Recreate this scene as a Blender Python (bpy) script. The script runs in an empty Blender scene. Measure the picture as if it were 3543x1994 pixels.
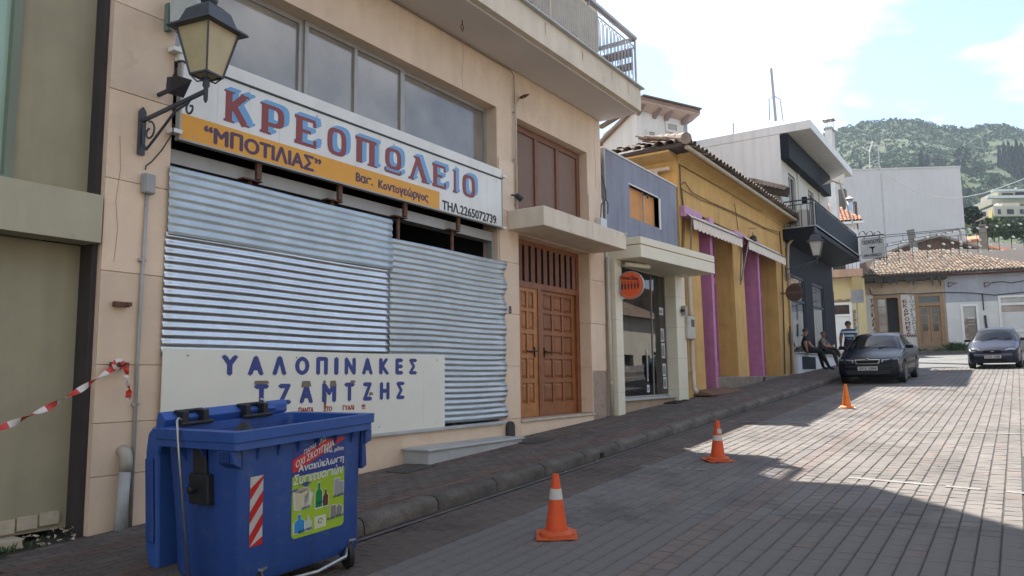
import bpy, bmesh, math, random
from mathutils import Vector, Matrix
random.seed(7)
sc = bpy.context.scene
COL = sc.collection
# ------------------------------------------------------------------ camera
FPX, CX, CY = 2629.7, 1771.5, 997.0          # lens in photograph pixels (3543 x 1994)
RW = ((0.55464418, 0.08998907, 0.82720723), (-0.83199503, 0.07480902, 0.54971619), (-0.01241411, -0.99312918, 0.11636285))
cam = bpy.data.cameras.new('camera'); camo = bpy.data.objects.new('camera', cam); COL.objects.link(camo)
cam.sensor_width = 36.0; cam.lens = FPX / 3543 * 36.0; cam.clip_start = 0.05; cam.clip_end = 6000
camo.matrix_world = Matrix(((RW[0][0], -RW[0][1], -RW[0][2], 0), (RW[1][0], -RW[1][1], -RW[1][2], 0), (RW[2][0], -RW[2][1], -RW[2][2], 0), (0, 0, 0, 1)))
sc.camera = camo
# ------------------------------------------------------------------ light and sky
SUN = Vector((0.50, 0.47, 1.0)).normalized()
elev = math.asin(SUN.z); az = math.atan2(SUN.x, SUN.y)
world = bpy.data.worlds.new('World'); sc.world = world; world.use_nodes = True
nt = world.node_tree; nt.nodes.clear()
sky = nt.nodes.new('ShaderNodeTexSky'); sky.sky_type = 'NISHITA'; sky.sun_disc = False
sky.sun_elevation = elev; sky.sun_rotation = az; sky.air_density = 1.0; sky.dust_density = 0.7; sky.ozone_density = 1.0
tc = nt.nodes.new('ShaderNodeTexCoord'); mp = nt.nodes.new('ShaderNodeMapping'); mp.inputs['Scale'].default_value = (1.6, 1.6, 4.2)
mp.inputs['Location'].default_value = (0.35, 0.1, 0.2)
nz = nt.nodes.new('ShaderNodeTexNoise'); nz.inputs['Scale'].default_value = 1.7; nz.inputs['Detail'].default_value = 7; nz.inputs['Roughness'].default_value = 0.52
rp = nt.nodes.new('ShaderNodeValToRGB'); rp.color_ramp.elements[0].position = 0.47; rp.color_ramp.elements[1].position = 0.70
mx = nt.nodes.new('ShaderNodeMixRGB'); mx.inputs[2].default_value = (10.5, 10.6, 10.8, 1)
bg = nt.nodes.new('ShaderNodeBackground'); bg.inputs['Strength'].default_value = 0.082
out = nt.nodes.new('ShaderNodeOutputWorld')
L = nt.links.new
L(tc.outputs['Generated'], mp.inputs['Vector']); L(mp.outputs[0], nz.inputs['Vector']); L(nz.outputs['Fac'], rp.inputs[0])
L(rp.outputs[0], mx.inputs[0]); L(sky.outputs[0], mx.inputs[1]); L(mx.outputs[0], bg.inputs['Color']); L(bg.outputs[0], out.inputs['Surface'])
sl = bpy.data.lights.new('sun', 'SUN'); sl.energy = 5.0; sl.angle = math.radians(0.53); sl.color = (1.0, 0.94, 0.85)
so = bpy.data.objects.new('sun', sl); COL.objects.link(so); so.rotation_euler = SUN.to_track_quat('Z', 'Y').to_euler()
sc.view_settings.view_transform = 'Standard'; sc.view_settings.look = 'None'; sc.view_settings.gamma = 1; sc.view_settings.use_curve_mapping = False
sc.view_settings.exposure = 1.5
sc.cycles.max_bounces = 8; sc.cycles.diffuse_bounces = 4; sc.cycles.glossy_bounces = 3; sc.cycles.transparent_max_bounces = 12
sc.cycles.caustics_reflective = False; sc.cycles.caustics_refractive = False; sc.cycles.volume_bounces = 0
try: sc.cycles.use_denoising = True
except Exception: pass
# ------------------------------------------------------------------ pixel -> place
HC, SL = 1.58, 0.0524                                  # camera height above the road, slope of the street
def ray(x, y):
    a, b, c = x - CX, y - CY, FPX
    return Vector([r[0] * a + r[1] * b + r[2] * c for r in RW])
def P(x, y, Y=6.6): r = ray(x, y); return r * (Y / r.y)   # point on a wall standing at y = Y
def PX(x, y, X): r = ray(x, y); return r * (X / r.x)
def G(x, y, off=0.0): r = ray(x, y); return r * ((-HC + off) / (r.z - SL * r.x))
def road(x): return -HC + SL * x
def V(*a): return Vector(a)
# ------------------------------------------------------------------ materials
MATS = {}
def M(name, rgb, rough=0.8, var=0.18, vs=2.5, bump=0.15, bs=45.0, metal=0.0, spec=0.4, streak=0.0, rv=0.0, tint=False, dirt=None, dirt_s=1.2, dirt_t=(0.55, 0.75), coat=0.0, grain=0.0):
    if name in MATS: return MATS[name]
    m = bpy.data.materials.new(name); m.use_nodes = True; t = m.node_tree; b = t.nodes['Principled BSDF']; n = t.nodes.new; k = t.links.new
    b.inputs['Roughness'].default_value = rough; b.inputs['Metallic'].default_value = metal
    if 'Specular IOR Level' in b.inputs: b.inputs['Specular IOR Level'].default_value = spec
    if coat and 'Coat Weight' in b.inputs: b.inputs['Coat Weight'].default_value = coat; b.inputs['Coat Roughness'].default_value = 0.05
    col = n('ShaderNodeRGB'); col.outputs[0].default_value = (*rgb, 1); cur = col.outputs[0]
    tcn = n('ShaderNodeTexCoord'); vec = tcn.outputs['Object']
    def mul(cur, fac_out, lo, hi):
        mr = n('ShaderNodeMapRange'); mr.inputs[3].default_value = lo; mr.inputs[4].default_value = hi; k(fac_out, mr.inputs[0])
        mm = n('ShaderNodeMixRGB'); mm.blend_type = 'MULTIPLY'; mm.inputs[0].default_value = 1; k(cur, mm.inputs[1]); k(mr.outputs[0], mm.inputs[2]); return mm.outputs[0]
    if var:
        a = n('ShaderNodeTexNoise'); a.inputs['Scale'].default_value = vs; a.inputs['Detail'].default_value = 8; a.inputs['Roughness'].default_value = 0.65; k(vec, a.inputs['Vector'])
        mr = n('ShaderNodeMapRange'); mr.inputs[1].default_value = 0.3; mr.inputs[2].default_value = 0.7; k(a.outputs['Fac'], mr.inputs[0])
        cur = mul(cur, mr.outputs[0], 1 - var, 1 + var * 0.6)
    if grain:
        a = n('ShaderNodeTexNoise'); a.inputs['Scale'].default_value = 170; a.inputs['Detail'].default_value = 3; k(vec, a.inputs['Vector'])
        mr = n('ShaderNodeMapRange'); mr.inputs[1].default_value = 0.3; mr.inputs[2].default_value = 0.7; k(a.outputs['Fac'], mr.inputs[0]); cur = mul(cur, mr.outputs[0], 1 - grain, 1 + grain)
    if streak:
        mpn = n('ShaderNodeMapping'); mpn.inputs['Scale'].default_value = (2.2, 2.2, 0.22); k(vec, mpn.inputs['Vector'])
        a = n('ShaderNodeTexNoise'); a.inputs['Scale'].default_value = 2.2; a.inputs['Detail'].default_value = 6; k(mpn.outputs[0], a.inputs['Vector'])
        mr = n('ShaderNodeMapRange'); mr.inputs[1].default_value = 0.45; mr.inputs[2].default_value = 0.75; k(a.outputs['Fac'], mr.inputs[0]); cur = mul(cur, mr.outputs[0], 1.0, 1 - streak)
    if dirt:
        a = n('ShaderNodeTexNoise'); a.inputs['Scale'].default_value = dirt_s; a.inputs['Detail'].default_value = 9; a.inputs['Roughness'].default_value = 0.7; k(vec, a.inputs['Vector'])
        mr = n('ShaderNodeMapRange'); mr.inputs[1].default_value = dirt_t[0]; mr.inputs[2].default_value = dirt_t[1]; k(a.outputs['Fac'], mr.inputs[0])
        mm = n('ShaderNodeMixRGB'); mm.inputs[2].default_value = (*dirt, 1); k(mr.outputs[0], mm.inputs[0]); k(cur, mm.inputs[1]); cur = mm.outputs[0]
    if rv:
        oi = n('ShaderNodeObjectInfo'); cur = mul(cur, oi.outputs['Random'], 1 - rv, 1 + rv * 0.6)
    if tint:
        at = n('ShaderNodeAttribute'); at.attribute_name = 'tint'
        mm = n('ShaderNodeMixRGB'); mm.blend_type = 'MULTIPLY'; mm.inputs[0].default_value = 1; k(cur, mm.inputs[1]); k(at.outputs['Color'], mm.inputs[2]); cur = mm.outputs[0]
    k(cur, b.inputs['Base Color'])
    if bump:
        a = n('ShaderNodeTexNoise'); a.inputs['Scale'].default_value = bs; a.inputs['Detail'].default_value = 5; k(vec, a.inputs['Vector'])
        bp = n('ShaderNodeBump'); bp.inputs['Strength'].default_value = bump; bp.inputs['Distance'].default_value = 0.02; k(a.outputs['Fac'], bp.inputs['Height']); k(bp.outputs[0], b.inputs['Normal'])
    MATS[name] = m; return m
def glass_mat(name, film=(0.10, 0.10, 0.10), see=0.0, rough=0.03, refl=0.35):
    """window glass: a mirror reflection over either a dusty film or the room behind"""
    if name in MATS: return MATS[name]
    m = bpy.data.materials.new(name); m.use_nodes = True; t = m.node_tree; t.nodes.clear(); n = t.nodes.new; k = t.links.new
    o = n('ShaderNodeOutputMaterial'); g = n('ShaderNodeBsdfGlossy'); g.inputs['Roughness'].default_value = rough
    lw = n('ShaderNodeFresnel'); lw.inputs['IOR'].default_value = 1.52
    mr = n('ShaderNodeMapRange'); mr.inputs[1].default_value = 0.0; mr.inputs[2].default_value = 1.0; mr.inputs[3].default_value = refl * 0.4; mr.inputs[4].default_value = 1.0; k(lw.outputs[0], mr.inputs[0])
    d = n('ShaderNodeBsdfDiffuse'); tcn = n('ShaderNodeTexCoord'); a = n('ShaderNodeTexNoise'); a.inputs['Scale'].default_value = 1.5; a.inputs['Detail'].default_value = 8; k(tcn.outputs['Object'], a.inputs['Vector'])
    r = n('ShaderNodeMapRange'); r.inputs[1].default_value = 0.3; r.inputs[2].default_value = 0.7; r.inputs[3].default_value = 0.7; r.inputs[4].default_value = 1.25; k(a.outputs['Fac'], r.inputs[0])
    mm = n('ShaderNodeMixRGB'); mm.blend_type = 'MULTIPLY'; mm.inputs[0].default_value = 1; mm.inputs[1].default_value = (*film, 1); k(r.outputs[0], mm.inputs[2]); k(mm.outputs[0], d.inputs['Color'])
    base = d.outputs[0]
    if see > 0:
        tr = n('ShaderNodeBsdfTransparent'); tr.inputs['Color'].default_value = (0.9, 0.93, 0.92, 1); x = n('ShaderNodeMixShader'); x.inputs[0].default_value = see; k(d.outputs[0], x.inputs[1]); k(tr.outputs[0], x.inputs[2]); base = x.outputs[0]
    x = n('ShaderNodeMixShader'); k(mr.outputs[0], x.inputs[0]); k(base, x.inputs[1]); k(g.outputs[0], x.inputs[2]); k(x.outputs[0], o.inputs['Surface'])
    MATS[name] = m; return m
# ------------------------------------------------------------------ mesh builder
ORG = {}
class MB:
    def __init__(s, tf=None): s.v = []; s.f = []; s.mi = []; s.cur = 0; s.tf = tf; s.tints = None; s.tint = None
    def pts(s, ps):
        n = len(s.v); s.v.extend([Vector(p) for p in ps]); return n
    def face(s, *ids):
        s.f.append(tuple(ids)); s.mi.append(s.cur)
        if s.tints is not None: s.tints.append(s.tint)
    def poly(s, ps): n = s.pts(ps); s.face(*range(n, n + len(ps)))
    def hexa(s, p, skip=''):
        n = s.pts(p)    # p: 4 bottom ccw, 4 top ccw
        for key, q in (('b', (3, 2, 1, 0)), ('t', (4, 5, 6, 7)), ('0', (0, 1, 5, 4)), ('1', (1, 2, 6, 5)), ('2', (2, 3, 7, 6)), ('3', (3, 0, 4, 7))):
            if key not in skip: s.face(*[n + i for i in q])
    def box(s, x0, x1, y0, y1, z0, z1, skip=''):
        s.hexa([(x0, y0, z0), (x1, y0, z0), (x1, y1, z0), (x0, y1, z0), (x0, y0, z1), (x1, y0, z1), (x1, y1, z1), (x0, y1, z1)], skip)
    def prism(s, ps, vec):
        ps = [Vector(p) for p in ps]; vec = Vector(vec); k = len(ps); n = s.pts(ps + [p + vec for p in ps])
        s.face(*[n + k - 1 - i for i in range(k)]); s.face(*[n + k + i for i in range(k)])
        for i in range(k): j = (i + 1) % k; s.face(n + i, n + j, n + k + j, n + k + i)
    def tube(s, path, r, n=7, closed=False, caps=True):
        path = [Vector(p) for p in path]; k = len(path); rings = []; prev = None
        for i, p in enumerate(path):
            if closed: t = path[(i + 1) % k] - path[i - 1]
            else: t = path[min(i + 1, k - 1)] - path[max(i - 1, 0)]
            t.normalize()
            if prev is None: a = V(0, 0, 1) if abs(t.z) < 0.9 else V(1, 0, 0); u = t.cross(a).normalized()
            else: u = (prev - t * prev.dot(t)); u = u.normalized() if u.length > 1e-6 else t.orthogonal().normalized()
            prev = u; w = t.cross(u); rr = r[i] if isinstance(r, (list, tuple)) else r
            rings.append(s.pts([p + (u * math.cos(2 * math.pi * j / n) + w * math.sin(2 * math.pi * j / n)) * rr for j in range(n)]))
        for i in range(k - (0 if closed else 1)):
            a, b = rings[i], rings[(i + 1) % k]
            for j in range(n): q = (j + 1) % n; s.face(a + j, a + q, b + q, b + j)
        if caps and not closed: s.face(*[rings[0] + n - 1 - j for j in range(n)]); s.face(*[rings[-1] + j for j in range(n)])
    def bar(s, a, b, w, h, up=(0, 0, 1)):
        a, b = Vector(a), Vector(b); t = (b - a).normalized(); up = Vector(up)
        if abs(t.dot(up)) > 0.98: up = V(0, 1, 0)
        u = t.cross(up).normalized() * w / 2; q = u.cross(t).normalized() * h / 2
        s.hexa([a - u - q, a + u - q, b + u - q, b - u - q, a - u + q, a + u + q, b + u + q, b - u + q])
    def lathe(s, prof, n=16, c=(0, 0, 0), axis='z', caps=True, ph=0.0):
        c = Vector(c); rings = []
        for r, h in prof:
            ring = []
            for j in range(n):
                a = 2 * math.pi * j / n + ph; x, y = r * math.cos(a), r * math.sin(a)
                ring.append(c + (V(x, y, h) if axis == 'z' else V(h, x, y) if axis == 'x' else V(y, h, x)))
            rings.append(s.pts(ring))
        for i in range(len(prof) - 1):
            for j in range(n): q = (j + 1) % n; s.face(rings[i] + j, rings[i] + q, rings[i + 1] + q, rings[i + 1] + j)
        if caps: s.face(*[rings[0] + n - 1 - j for j in range(n)]); s.face(*[rings[-1] + j for j in range(n)])
    def grid(s, fn, nu, nv):
        n = s.pts([fn(i / nu, j / nv) for j in range(nv + 1) for i in range(nu + 1)])
        for j in range(nv):
            for i in range(nu): a = n + j * (nu + 1) + i; s.face(a, a + 1, a + nu + 2, a + nu + 1)
    def wall(s, s0, s1, z0, z1, d0, d1, holes=()):
        """slab in s (along), z (up), d (depth) with rectangular holes; only outer faces are made"""
        xs = sorted({s0, s1, *[min(max(h[0], s0), s1) for h in holes], *[min(max(h[1], s0), s1) for h in holes]})
        zs = sorted({z0, z1, *[min(max(h[2], z0), z1) for h in holes], *[min(max(h[3], z0), z1) for h in holes]})
        nx, nz_ = len(xs) - 1, len(zs) - 1
        def solid(i, j):
            if i < 0 or j < 0 or i >= nx or j >= nz_: return False
            cx, cz = (xs[i] + xs[i + 1]) / 2, (zs[j] + zs[j + 1]) / 2
            return not any(h[0] < cx < h[1] and h[2] < cz < h[3] for h in holes)
        for i in range(nx):
            for j in range(nz_):
                if not solid(i, j): continue
                a, b, c, d = xs[i], xs[i + 1], zs[j], zs[j + 1]
                s.poly([(a, d0, c), (b, d0, c), (b, d0, d), (a, d0, d)]); s.poly([(b, d1, c), (a, d1, c), (a, d1, d), (b, d1, d)])
                if not solid(i - 1, j): s.poly([(a, d1, c), (a, d0, c), (a, d0, d), (a, d1, d)])
                if not solid(i + 1, j): s.poly([(b, d0, c), (b, d1, c), (b, d1, d), (b, d0, d)])
                if not solid(i, j - 1): s.poly([(a, d1, c), (b, d1, c), (b, d0, c), (a, d0, c)])
                if not solid(i, j + 1): s.poly([(a, d0, d), (b, d0, d), (b, d1, d), (a, d1, d)])
    def frame(s, s0, s1, z0, z1, d0, d1, w, vm=(), hm=(), mw=None):
        """window frame: ring w wide plus vertical bars at vm and horizontal bars at hm"""
        mw = mw or w; holes = []
        vx = [s0 + w] + sum([[v - mw / 2, v + mw / 2] for v in sorted(vm)], []) + [s1 - w]; hz = [z0 + w] + sum([[h - mw / 2, h + mw / 2] for h in sorted(hm)], []) + [z1 - w]
        for i in range(0, len(vx), 2):
            for j in range(0, len(hz), 2): holes.append((vx[i], vx[i + 1], hz[j], hz[j + 1]))
        s.wall(s0, s1, z0, z1, d0, d1, holes); return holes
    def build(s, name, mat, parent=None, smooth=False, kind=None, bevel=0.0, sub=0, label=None, angle=None):
        me = bpy.data.meshes.new(name); org = ORG.get(parent.name, V(0, 0, 0)) if parent else V(0, 0, 0)
        vs = [s.tf(p) if s.tf else p for p in s.v]
        me.from_pydata([tuple(p - org) for p in vs], [], s.f)
        for m in (mat if isinstance(mat, (list, tuple)) else [mat]): me.materials.append(m)
        if isinstance(mat, (list, tuple)): me.polygons.foreach_set('material_index', s.mi)
        if smooth: me.polygons.foreach_set('use_smooth', [True] * len(me.polygons))
        if s.tints is not None:
            at = me.color_attributes.new('tint', 'FLOAT_COLOR', 'CORNER'); buf = []
            for p, c in zip(me.polygons, s.tints): buf.extend(list(c) * p.loop_total)
            at.data.foreach_set('color', buf)
        if smooth or bevel:
            bm = bmesh.new(); bm.from_mesh(me); bmesh.ops.remove_doubles(bm, verts=bm.verts, dist=1e-5)
            if angle:
                for e in bm.edges:
                    if len(e.link_faces) == 2 and e.calc_face_angle(0) > math.radians(angle): e.smooth = False
            bm.to_mesh(me); bm.free()
        me.update()
        o = bpy.data.objects.new(name, me); COL.objects.link(o)
        if parent: o.parent = parent; ORG[o.name] = org
        else: ORG[o.name] = V(0, 0, 0)
        if bevel:
            md = o.modifiers.new('bevel', 'BEVEL'); md.width = bevel; md.segments = 2; md.limit_method = 'ANGLE'; md.angle_limit = math.radians(35)
        if sub: md = o.modifiers.new('sub', 'SUBSURF'); md.levels = sub; md.render_levels = sub
        if kind: o['kind'] = kind
        if label: o['label'] = label
        return o
def thing(name, label, cat, loc=(0, 0, 0), rz=0.0, group=None, local=False):
    o = bpy.data.objects.new(name, None); COL.objects.link(o); o.location = loc; o.rotation_euler = (0, 0, rz); o.empty_display_size = 0.2
    o['label'] = label; o['category'] = cat
    if group: o['group'] = group
    ORG[o.name] = V(0, 0, 0) if local else Vector(loc)
    return o
def tag(o, label, cat, group=None):
    o['label'] = label; o['category'] = cat
    if group: o['group'] = group
    return o
def dup(o, parent=None, **kw):
    c = o.copy(); COL.objects.link(c)
    if parent: c.parent = parent
    ORG[c.name] = ORG.get(o.name, V(0, 0, 0))
    for ch in list(o.children): dup(ch, c)
    for k_, v_ in kw.items(): c[k_] = v_
    return c
def part(name, mat, parent, fn, **kw):
    b = MB(kw.pop('tf', None)); fn(b); return b.build(name, mat, parent, **kw)
# ------------------------------------------------------------------ lettering (flat print)
_TC = {}
_LAT = str.maketrans('ΑΒΕΖΗΙΚΜΝΟΡΤΥΧκο', 'ABEZHIKMNOPTYXko')
def glyph_mesh(s):
    s = s.translate(_LAT).replace('k', 'κ')
    if s in _TC: return _TC[s]
    c = bpy.data.curves.new('t', 'FONT'); c.body = s; c.size = 1; c.resolution_u = 3; o = bpy.data.objects.new('t', c); COL.objects.link(o)
    dg = bpy.context.evaluated_depsgraph_get(); me = o.evaluated_get(dg).to_mesh()
    vs = [v.co.copy() for v in me.vertices]; fs = [tuple(p.vertices) for p in me.polygons]; o.evaluated_get(dg).to_mesh_clear()
    bpy.data.objects.remove(o); bpy.data.curves.remove(c)
    _TC[s] = (vs, fs); return _TC[s]
def text_into(b, s, o, right, up, w, h, bold=0.0, slant=0.0, layer=0.0008):
    """print s on the plane (o, right, up), filling w x h; bold = extra stroke width"""
    vs, fs = glyph_mesh(s)
    if not vs: return
    x0 = min(v.x for v in vs); x1 = max(v.x for v in vs); y0 = min(v.y for v in vs); y1 = max(v.y for v in vs)
    right = Vector(right).normalized(); up = Vector(up).normalized(); nrm = right.cross(up); o = Vector(o)
    offs = [(0, 0)] if not bold else [(-bold / 2, 0), (bold / 2, 0), (0, bold / 3), (0, -bold / 3), (0, 0)]
    for i, (dx, dz) in enumerate(offs):
        n = b.pts([o + right * (((v.x - x0) / (x1 - x0)) * w + dx + slant * (v.y - y0) / (y1 - y0) * h) + up * (((v.y - y0) / (y1 - y0)) * h + dz) + nrm * (layer * (i * 0.25 + 1)) for v in vs])
        for f in fs: b.face(*[n + k_ for k_ in f])
def text(s, name, mat, parent, o, right, up, w, h, bold=0.0, slant=0.0, **kw):
    b = MB(); text_into(b, s, o, right, up, w, h, bold, slant); return b.build(name, mat, parent, **kw)
# ------------------------------------------------------------------ ground, road, pavement
m_joint = M('paver joint sand', (0.05, 0.048, 0.045), 0.95)
m_paver = M('concrete paver', (0.160, 0.147, 0.135), 0.88, var=0.22, vs=.7, bump=0.35, bs=90, tint=True, grain=0.18, dirt=(0.085, 0.078, 0.072), dirt_s=0.8, dirt_t=(0.5, 0.70), spec=0.3)
m_walk = M('pavement paver', (0.112, 0.093, 0.080), 0.9, var=0.25, vs=1.6, bump=0.35, bs=80, tint=True, grain=0.25, dirt=(0.05, 0.045, 0.04), dirt_s=2.2, dirt_t=(0.55, 0.8))
m_kerb = M('kerb stone', (0.125, 0.109, 0.095), 0.92, var=0.35, vs=6, bump=0.7, bs=38, rv=0.2, grain=0.3, dirt=(0.05, 0.043, 0.038), dirt_s=4, dirt_t=(0.5, 0.72))
m_gutter = M('gutter concrete', (0.055, 0.045, 0.04), 0.95, var=0.3, vs=3, bump=0.4, bs=60)
m_strip = M('gutter edge mortar', (0.14, 0.13, 0.12), 0.95, var=0.3, vs=5, bump=0.4, bs=60)
m_paint = M('worn white paint', (0.22, 0.215, 0.205), 0.85, var=0.3, vs=8, bump=0.2, bs=60)
m_far = M('far paving', (0.135, 0.133, 0.13), 0.9, var=0.15, vs=1.0, bump=0.1)
m_soil = M('valley soil', (0.11, 0.11, 0.06), 0.95, var=0.3, vs=0.05, bump=0)
def slab(b, x0, x1, y0, y1, dz):
    b.poly([(x0, y0, road(x0) + dz), (x1, y0, road(x1) + dz), (x1, y1, road(x1) + dz), (x0, y1, road(x0) + dz)])
rd = part('road', m_joint, None, lambda b: slab(b, -12, 33.0, -5.0, 4.80, -0.010), kind='structure')
part('far_road', m_far, None, lambda b: [slab(b, 33.0, 62, -30.0, 4.8, 0.0), slab(b, 36.4, 62, 4.8, 12, 0.0)], kind='structure')
part('ground', m_soil, None, lambda b: slab(b, -60, 95, -90, 90, -0.35), kind='structure')
K0 = 4.80                                                   # kerb face
walk = part('pavement', M('pavement bed', (0.05, 0.042, 0.036), 0.95), None, lambda b: [slab(b, -12, 36.6, K0 + 0.16, 8.5, 0.118)], kind='structure')
gut = part('gutter', [m_gutter, m_strip], None, lambda b: [slab(b, -12, 36.5, 4.70, K0 + 0.02, -0.004), setattr(b, 'cur', 1), slab(b, -12, 36.5, 4.655, 4.70, 0.006)], kind='structure')
# road pavers: 0.143 wide rows along the street, 0.172 long stones
WX, WY = 0.172, 0.1432
def in_view(p):
    x = p.dot(V(RW[0][0], RW[1][0], RW[2][0])); y = p.dot(V(RW[0][1], RW[1][1], RW[2][1])); z = p.dot(V(RW[0][2], RW[1][2], RW[2][2]))
    return z > 0.3 and abs(x / z * FPX) < 1790 and abs(y / z * FPX) < 1015
RED = [(1.72, 2.42)]
def paver_tint(x, y, rnd):
    g = 0.93 + 0.14 * rnd.random(); r = (g, g, g * 1.02)
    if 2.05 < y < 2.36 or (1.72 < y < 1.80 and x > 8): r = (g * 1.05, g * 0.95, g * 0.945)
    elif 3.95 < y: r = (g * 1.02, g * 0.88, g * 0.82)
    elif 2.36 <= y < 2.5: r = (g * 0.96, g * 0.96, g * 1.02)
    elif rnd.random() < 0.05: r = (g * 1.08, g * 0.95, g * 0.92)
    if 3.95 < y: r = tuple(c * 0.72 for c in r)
    if x > 8.5 and 0.6 < y < 1.5 and rnd.random() < 0.5: r = tuple(c * 0.96 for c in r)
    return (*r, 1)
def paver(b, x, y, lx, ly, z, tn, h=0.010, c=0.006, tz=(0, 0, 0, 0)):
    a, d = lx / 2, ly / 2; zz = [z(x - a), z(x + a), z(x + a), z(x - a)]
    top = [(x - a + c, y - d + c, zz[0] + tz[0]), (x + a - c, y - d + c, zz[1] + tz[1]), (x + a - c, y + d - c, zz[2] + tz[2]), (x - a + c, y + d - c, zz[3] + tz[3])]
    bot = [(x - a, y - d, zz[0] - h), (x + a, y - d, zz[1] - h), (x + a, y + d, zz[2] - h), (x - a, y + d, zz[3] - h)]
    b.tint = tn; n = b.pts(bot + top); b.face(n + 4, n + 5, n + 6, n + 7)
    for i in range(4): j = (i + 1) % 4; b.face(n + i, n + j, n + 4 + j, n + 4 + i)
rnd = random.Random(3); cells = []
ny = int((4.65 + 4.8) / WY)
for j in range(ny):
    y = 4.655 - WY * (j + 0.5)
    off = 0.5 * WX * (j % 2) + rnd.uniform(-0.02, 0.02)
    for i in range(int(30.5 / WX)):
        x = 2.6 + off + i * WX
        if x > 33.0 - WX / 2: continue
        p = V(x, y, road(x))
        if p.x > 2.6 and (in_view(p) or p.length < 4): cells.append((p.length if in_view(p) else 99, x, y))
cells.sort()
def tzj(s=0.0026): return [rnd.uniform(-s, s) for _ in range(4)]
variants = {}
for k_, (d, x, y) in enumerate(cells[:300]):
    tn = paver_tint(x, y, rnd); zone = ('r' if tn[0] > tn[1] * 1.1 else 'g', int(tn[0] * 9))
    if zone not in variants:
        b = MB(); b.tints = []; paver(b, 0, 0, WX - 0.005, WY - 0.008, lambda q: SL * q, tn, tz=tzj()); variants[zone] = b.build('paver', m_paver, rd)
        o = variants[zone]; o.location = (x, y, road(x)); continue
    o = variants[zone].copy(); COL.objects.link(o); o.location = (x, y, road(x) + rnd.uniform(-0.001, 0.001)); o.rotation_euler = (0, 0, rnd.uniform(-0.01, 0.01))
b = MB(); b.tints = []
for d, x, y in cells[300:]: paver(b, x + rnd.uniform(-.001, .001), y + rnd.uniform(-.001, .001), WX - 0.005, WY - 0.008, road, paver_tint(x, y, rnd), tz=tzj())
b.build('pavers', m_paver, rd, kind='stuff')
# pavement blocks
cells = []; wy = 0.105; wx = 0.205
for j in range(int((6.62 - K0 - 0.16) / wy)):
    y = K0 + 0.165 + wy * (j + 0.5)
    for i in range(int(33.5 / wx)):
        x = 1.9 + i * wx + 0.5 * wx * (j % 2); p = V(x, y, road(x) + 0.13)
        if in_view(p): cells.append((p.length, x, y, j))
cells.sort(); wtop = lambda x: road(x) + 0.13
def wt(j):
    g = 0.8 + 0.4 * rnd.random(); return (g * 1.08, g * 0.88, g * 0.84, 1) if j in (0, 1, 2, 9, 10) else (g, g, g, 1)
variants = {}
for d, x, y, j in cells[:300]:
    tn = wt(j); zone = (j in (0, 1, 2, 9, 10), int(tn[0] * 8))
    if zone not in variants:
        b = MB(); b.tints = []; paver(b, 0, 0, wx - 0.006, wy - 0.005, lambda q: SL * q, tn, tz=tzj(.002)); variants[zone] = b.build('paving_block', m_walk, walk)
        variants[zone].location = (x, y, wtop(x)); continue
    o = variants[zone].copy(); COL.objects.link(o); o.location = (x, y, wtop(x) + rnd.uniform(-.0015, .0015))
b = MB(); b.tints = []
for d, x, y, j in cells[300:]: paver(b, x, y, wx - 0.006, wy - 0.005, wtop, wt(j), tz=tzj(.002))
b.build('paving_blocks', m_walk, walk, kind='stuff')
# kerb stones: rounded nose
kerb = thing('kerb', 'low row of worn rounded stone kerbs along the left pavement edge', 'kerb', (0, 0, 0)); del kerb['label']; del kerb['category']; kerb['kind'] = 'structure'
def kerb_prof():
    pr = [(K0 + 0.17, -0.05), (K0 + 0.0, -0.05), (K0 - 0.005, 0.05)]
    for a in range(0, 7): t = math.radians(10 + a * 14); pr.append((K0 + 0.085 - 0.088 * math.cos(t), 0.062 + 0.078 * math.sin(t)))
    pr += [(K0 + 0.165, 0.134)]; return pr
pr = kerb_prof(); x = 1.0; x_edges = []
while x < 36.4: x_edges.append(x); x += 1.0 if x < 30 else 1.5
proto = []
for v_ in range(4):
    b = MB(); ln = 0.985; secs = 7; rings = []
    for i in range(secs):
        t = i / (secs - 1); xx = (t - 0.5) * ln
        rings.append(b.pts([(xx, y + (0.0 if q in (0, 1) else rnd.uniform(-.005, .005)), z + SL * xx + (rnd.uniform(-.005, .005) if 2 < q < 9 else 0) - (0.006 if i in (0, secs - 1) else 0)) for q, (y, z) in enumerate(pr)]))
    n_ = len(pr)
    for i in range(secs - 1):
        for q in range(n_ - 1): b.face(rings[i] + q, rings[i] + q + 1, rings[i + 1] + q + 1, rings[i + 1] + q)
    b.face(*[rings[0] + n_ - 1 - q for q in range(n_)]); b.face(*[rings[-1] + q for q in range(n_)])
    proto.append(b)
ks = [pb.build('kerb_stone', m_kerb, kerb, smooth=True, angle=50) for pb in proto]
for i, xe in enumerate(x_edges):
    o = ks[i] if i < 4 else ks[rnd.randrange(4)].copy()
    if i >= 4: COL.objects.link(o)
    o.location = (xe + 0.38, 0, road(xe + 0.38)); o.rotation_euler = (0, 0, 0)
part('drain_hole', M('drain black', (0.01, 0.01, 0.01)), kerb, lambda b: b.box(9.30, 9.40, K0 - 0.012, K0 + 0.02, road(9.35) + 0.0, road(9.35) + 0.065))
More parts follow.
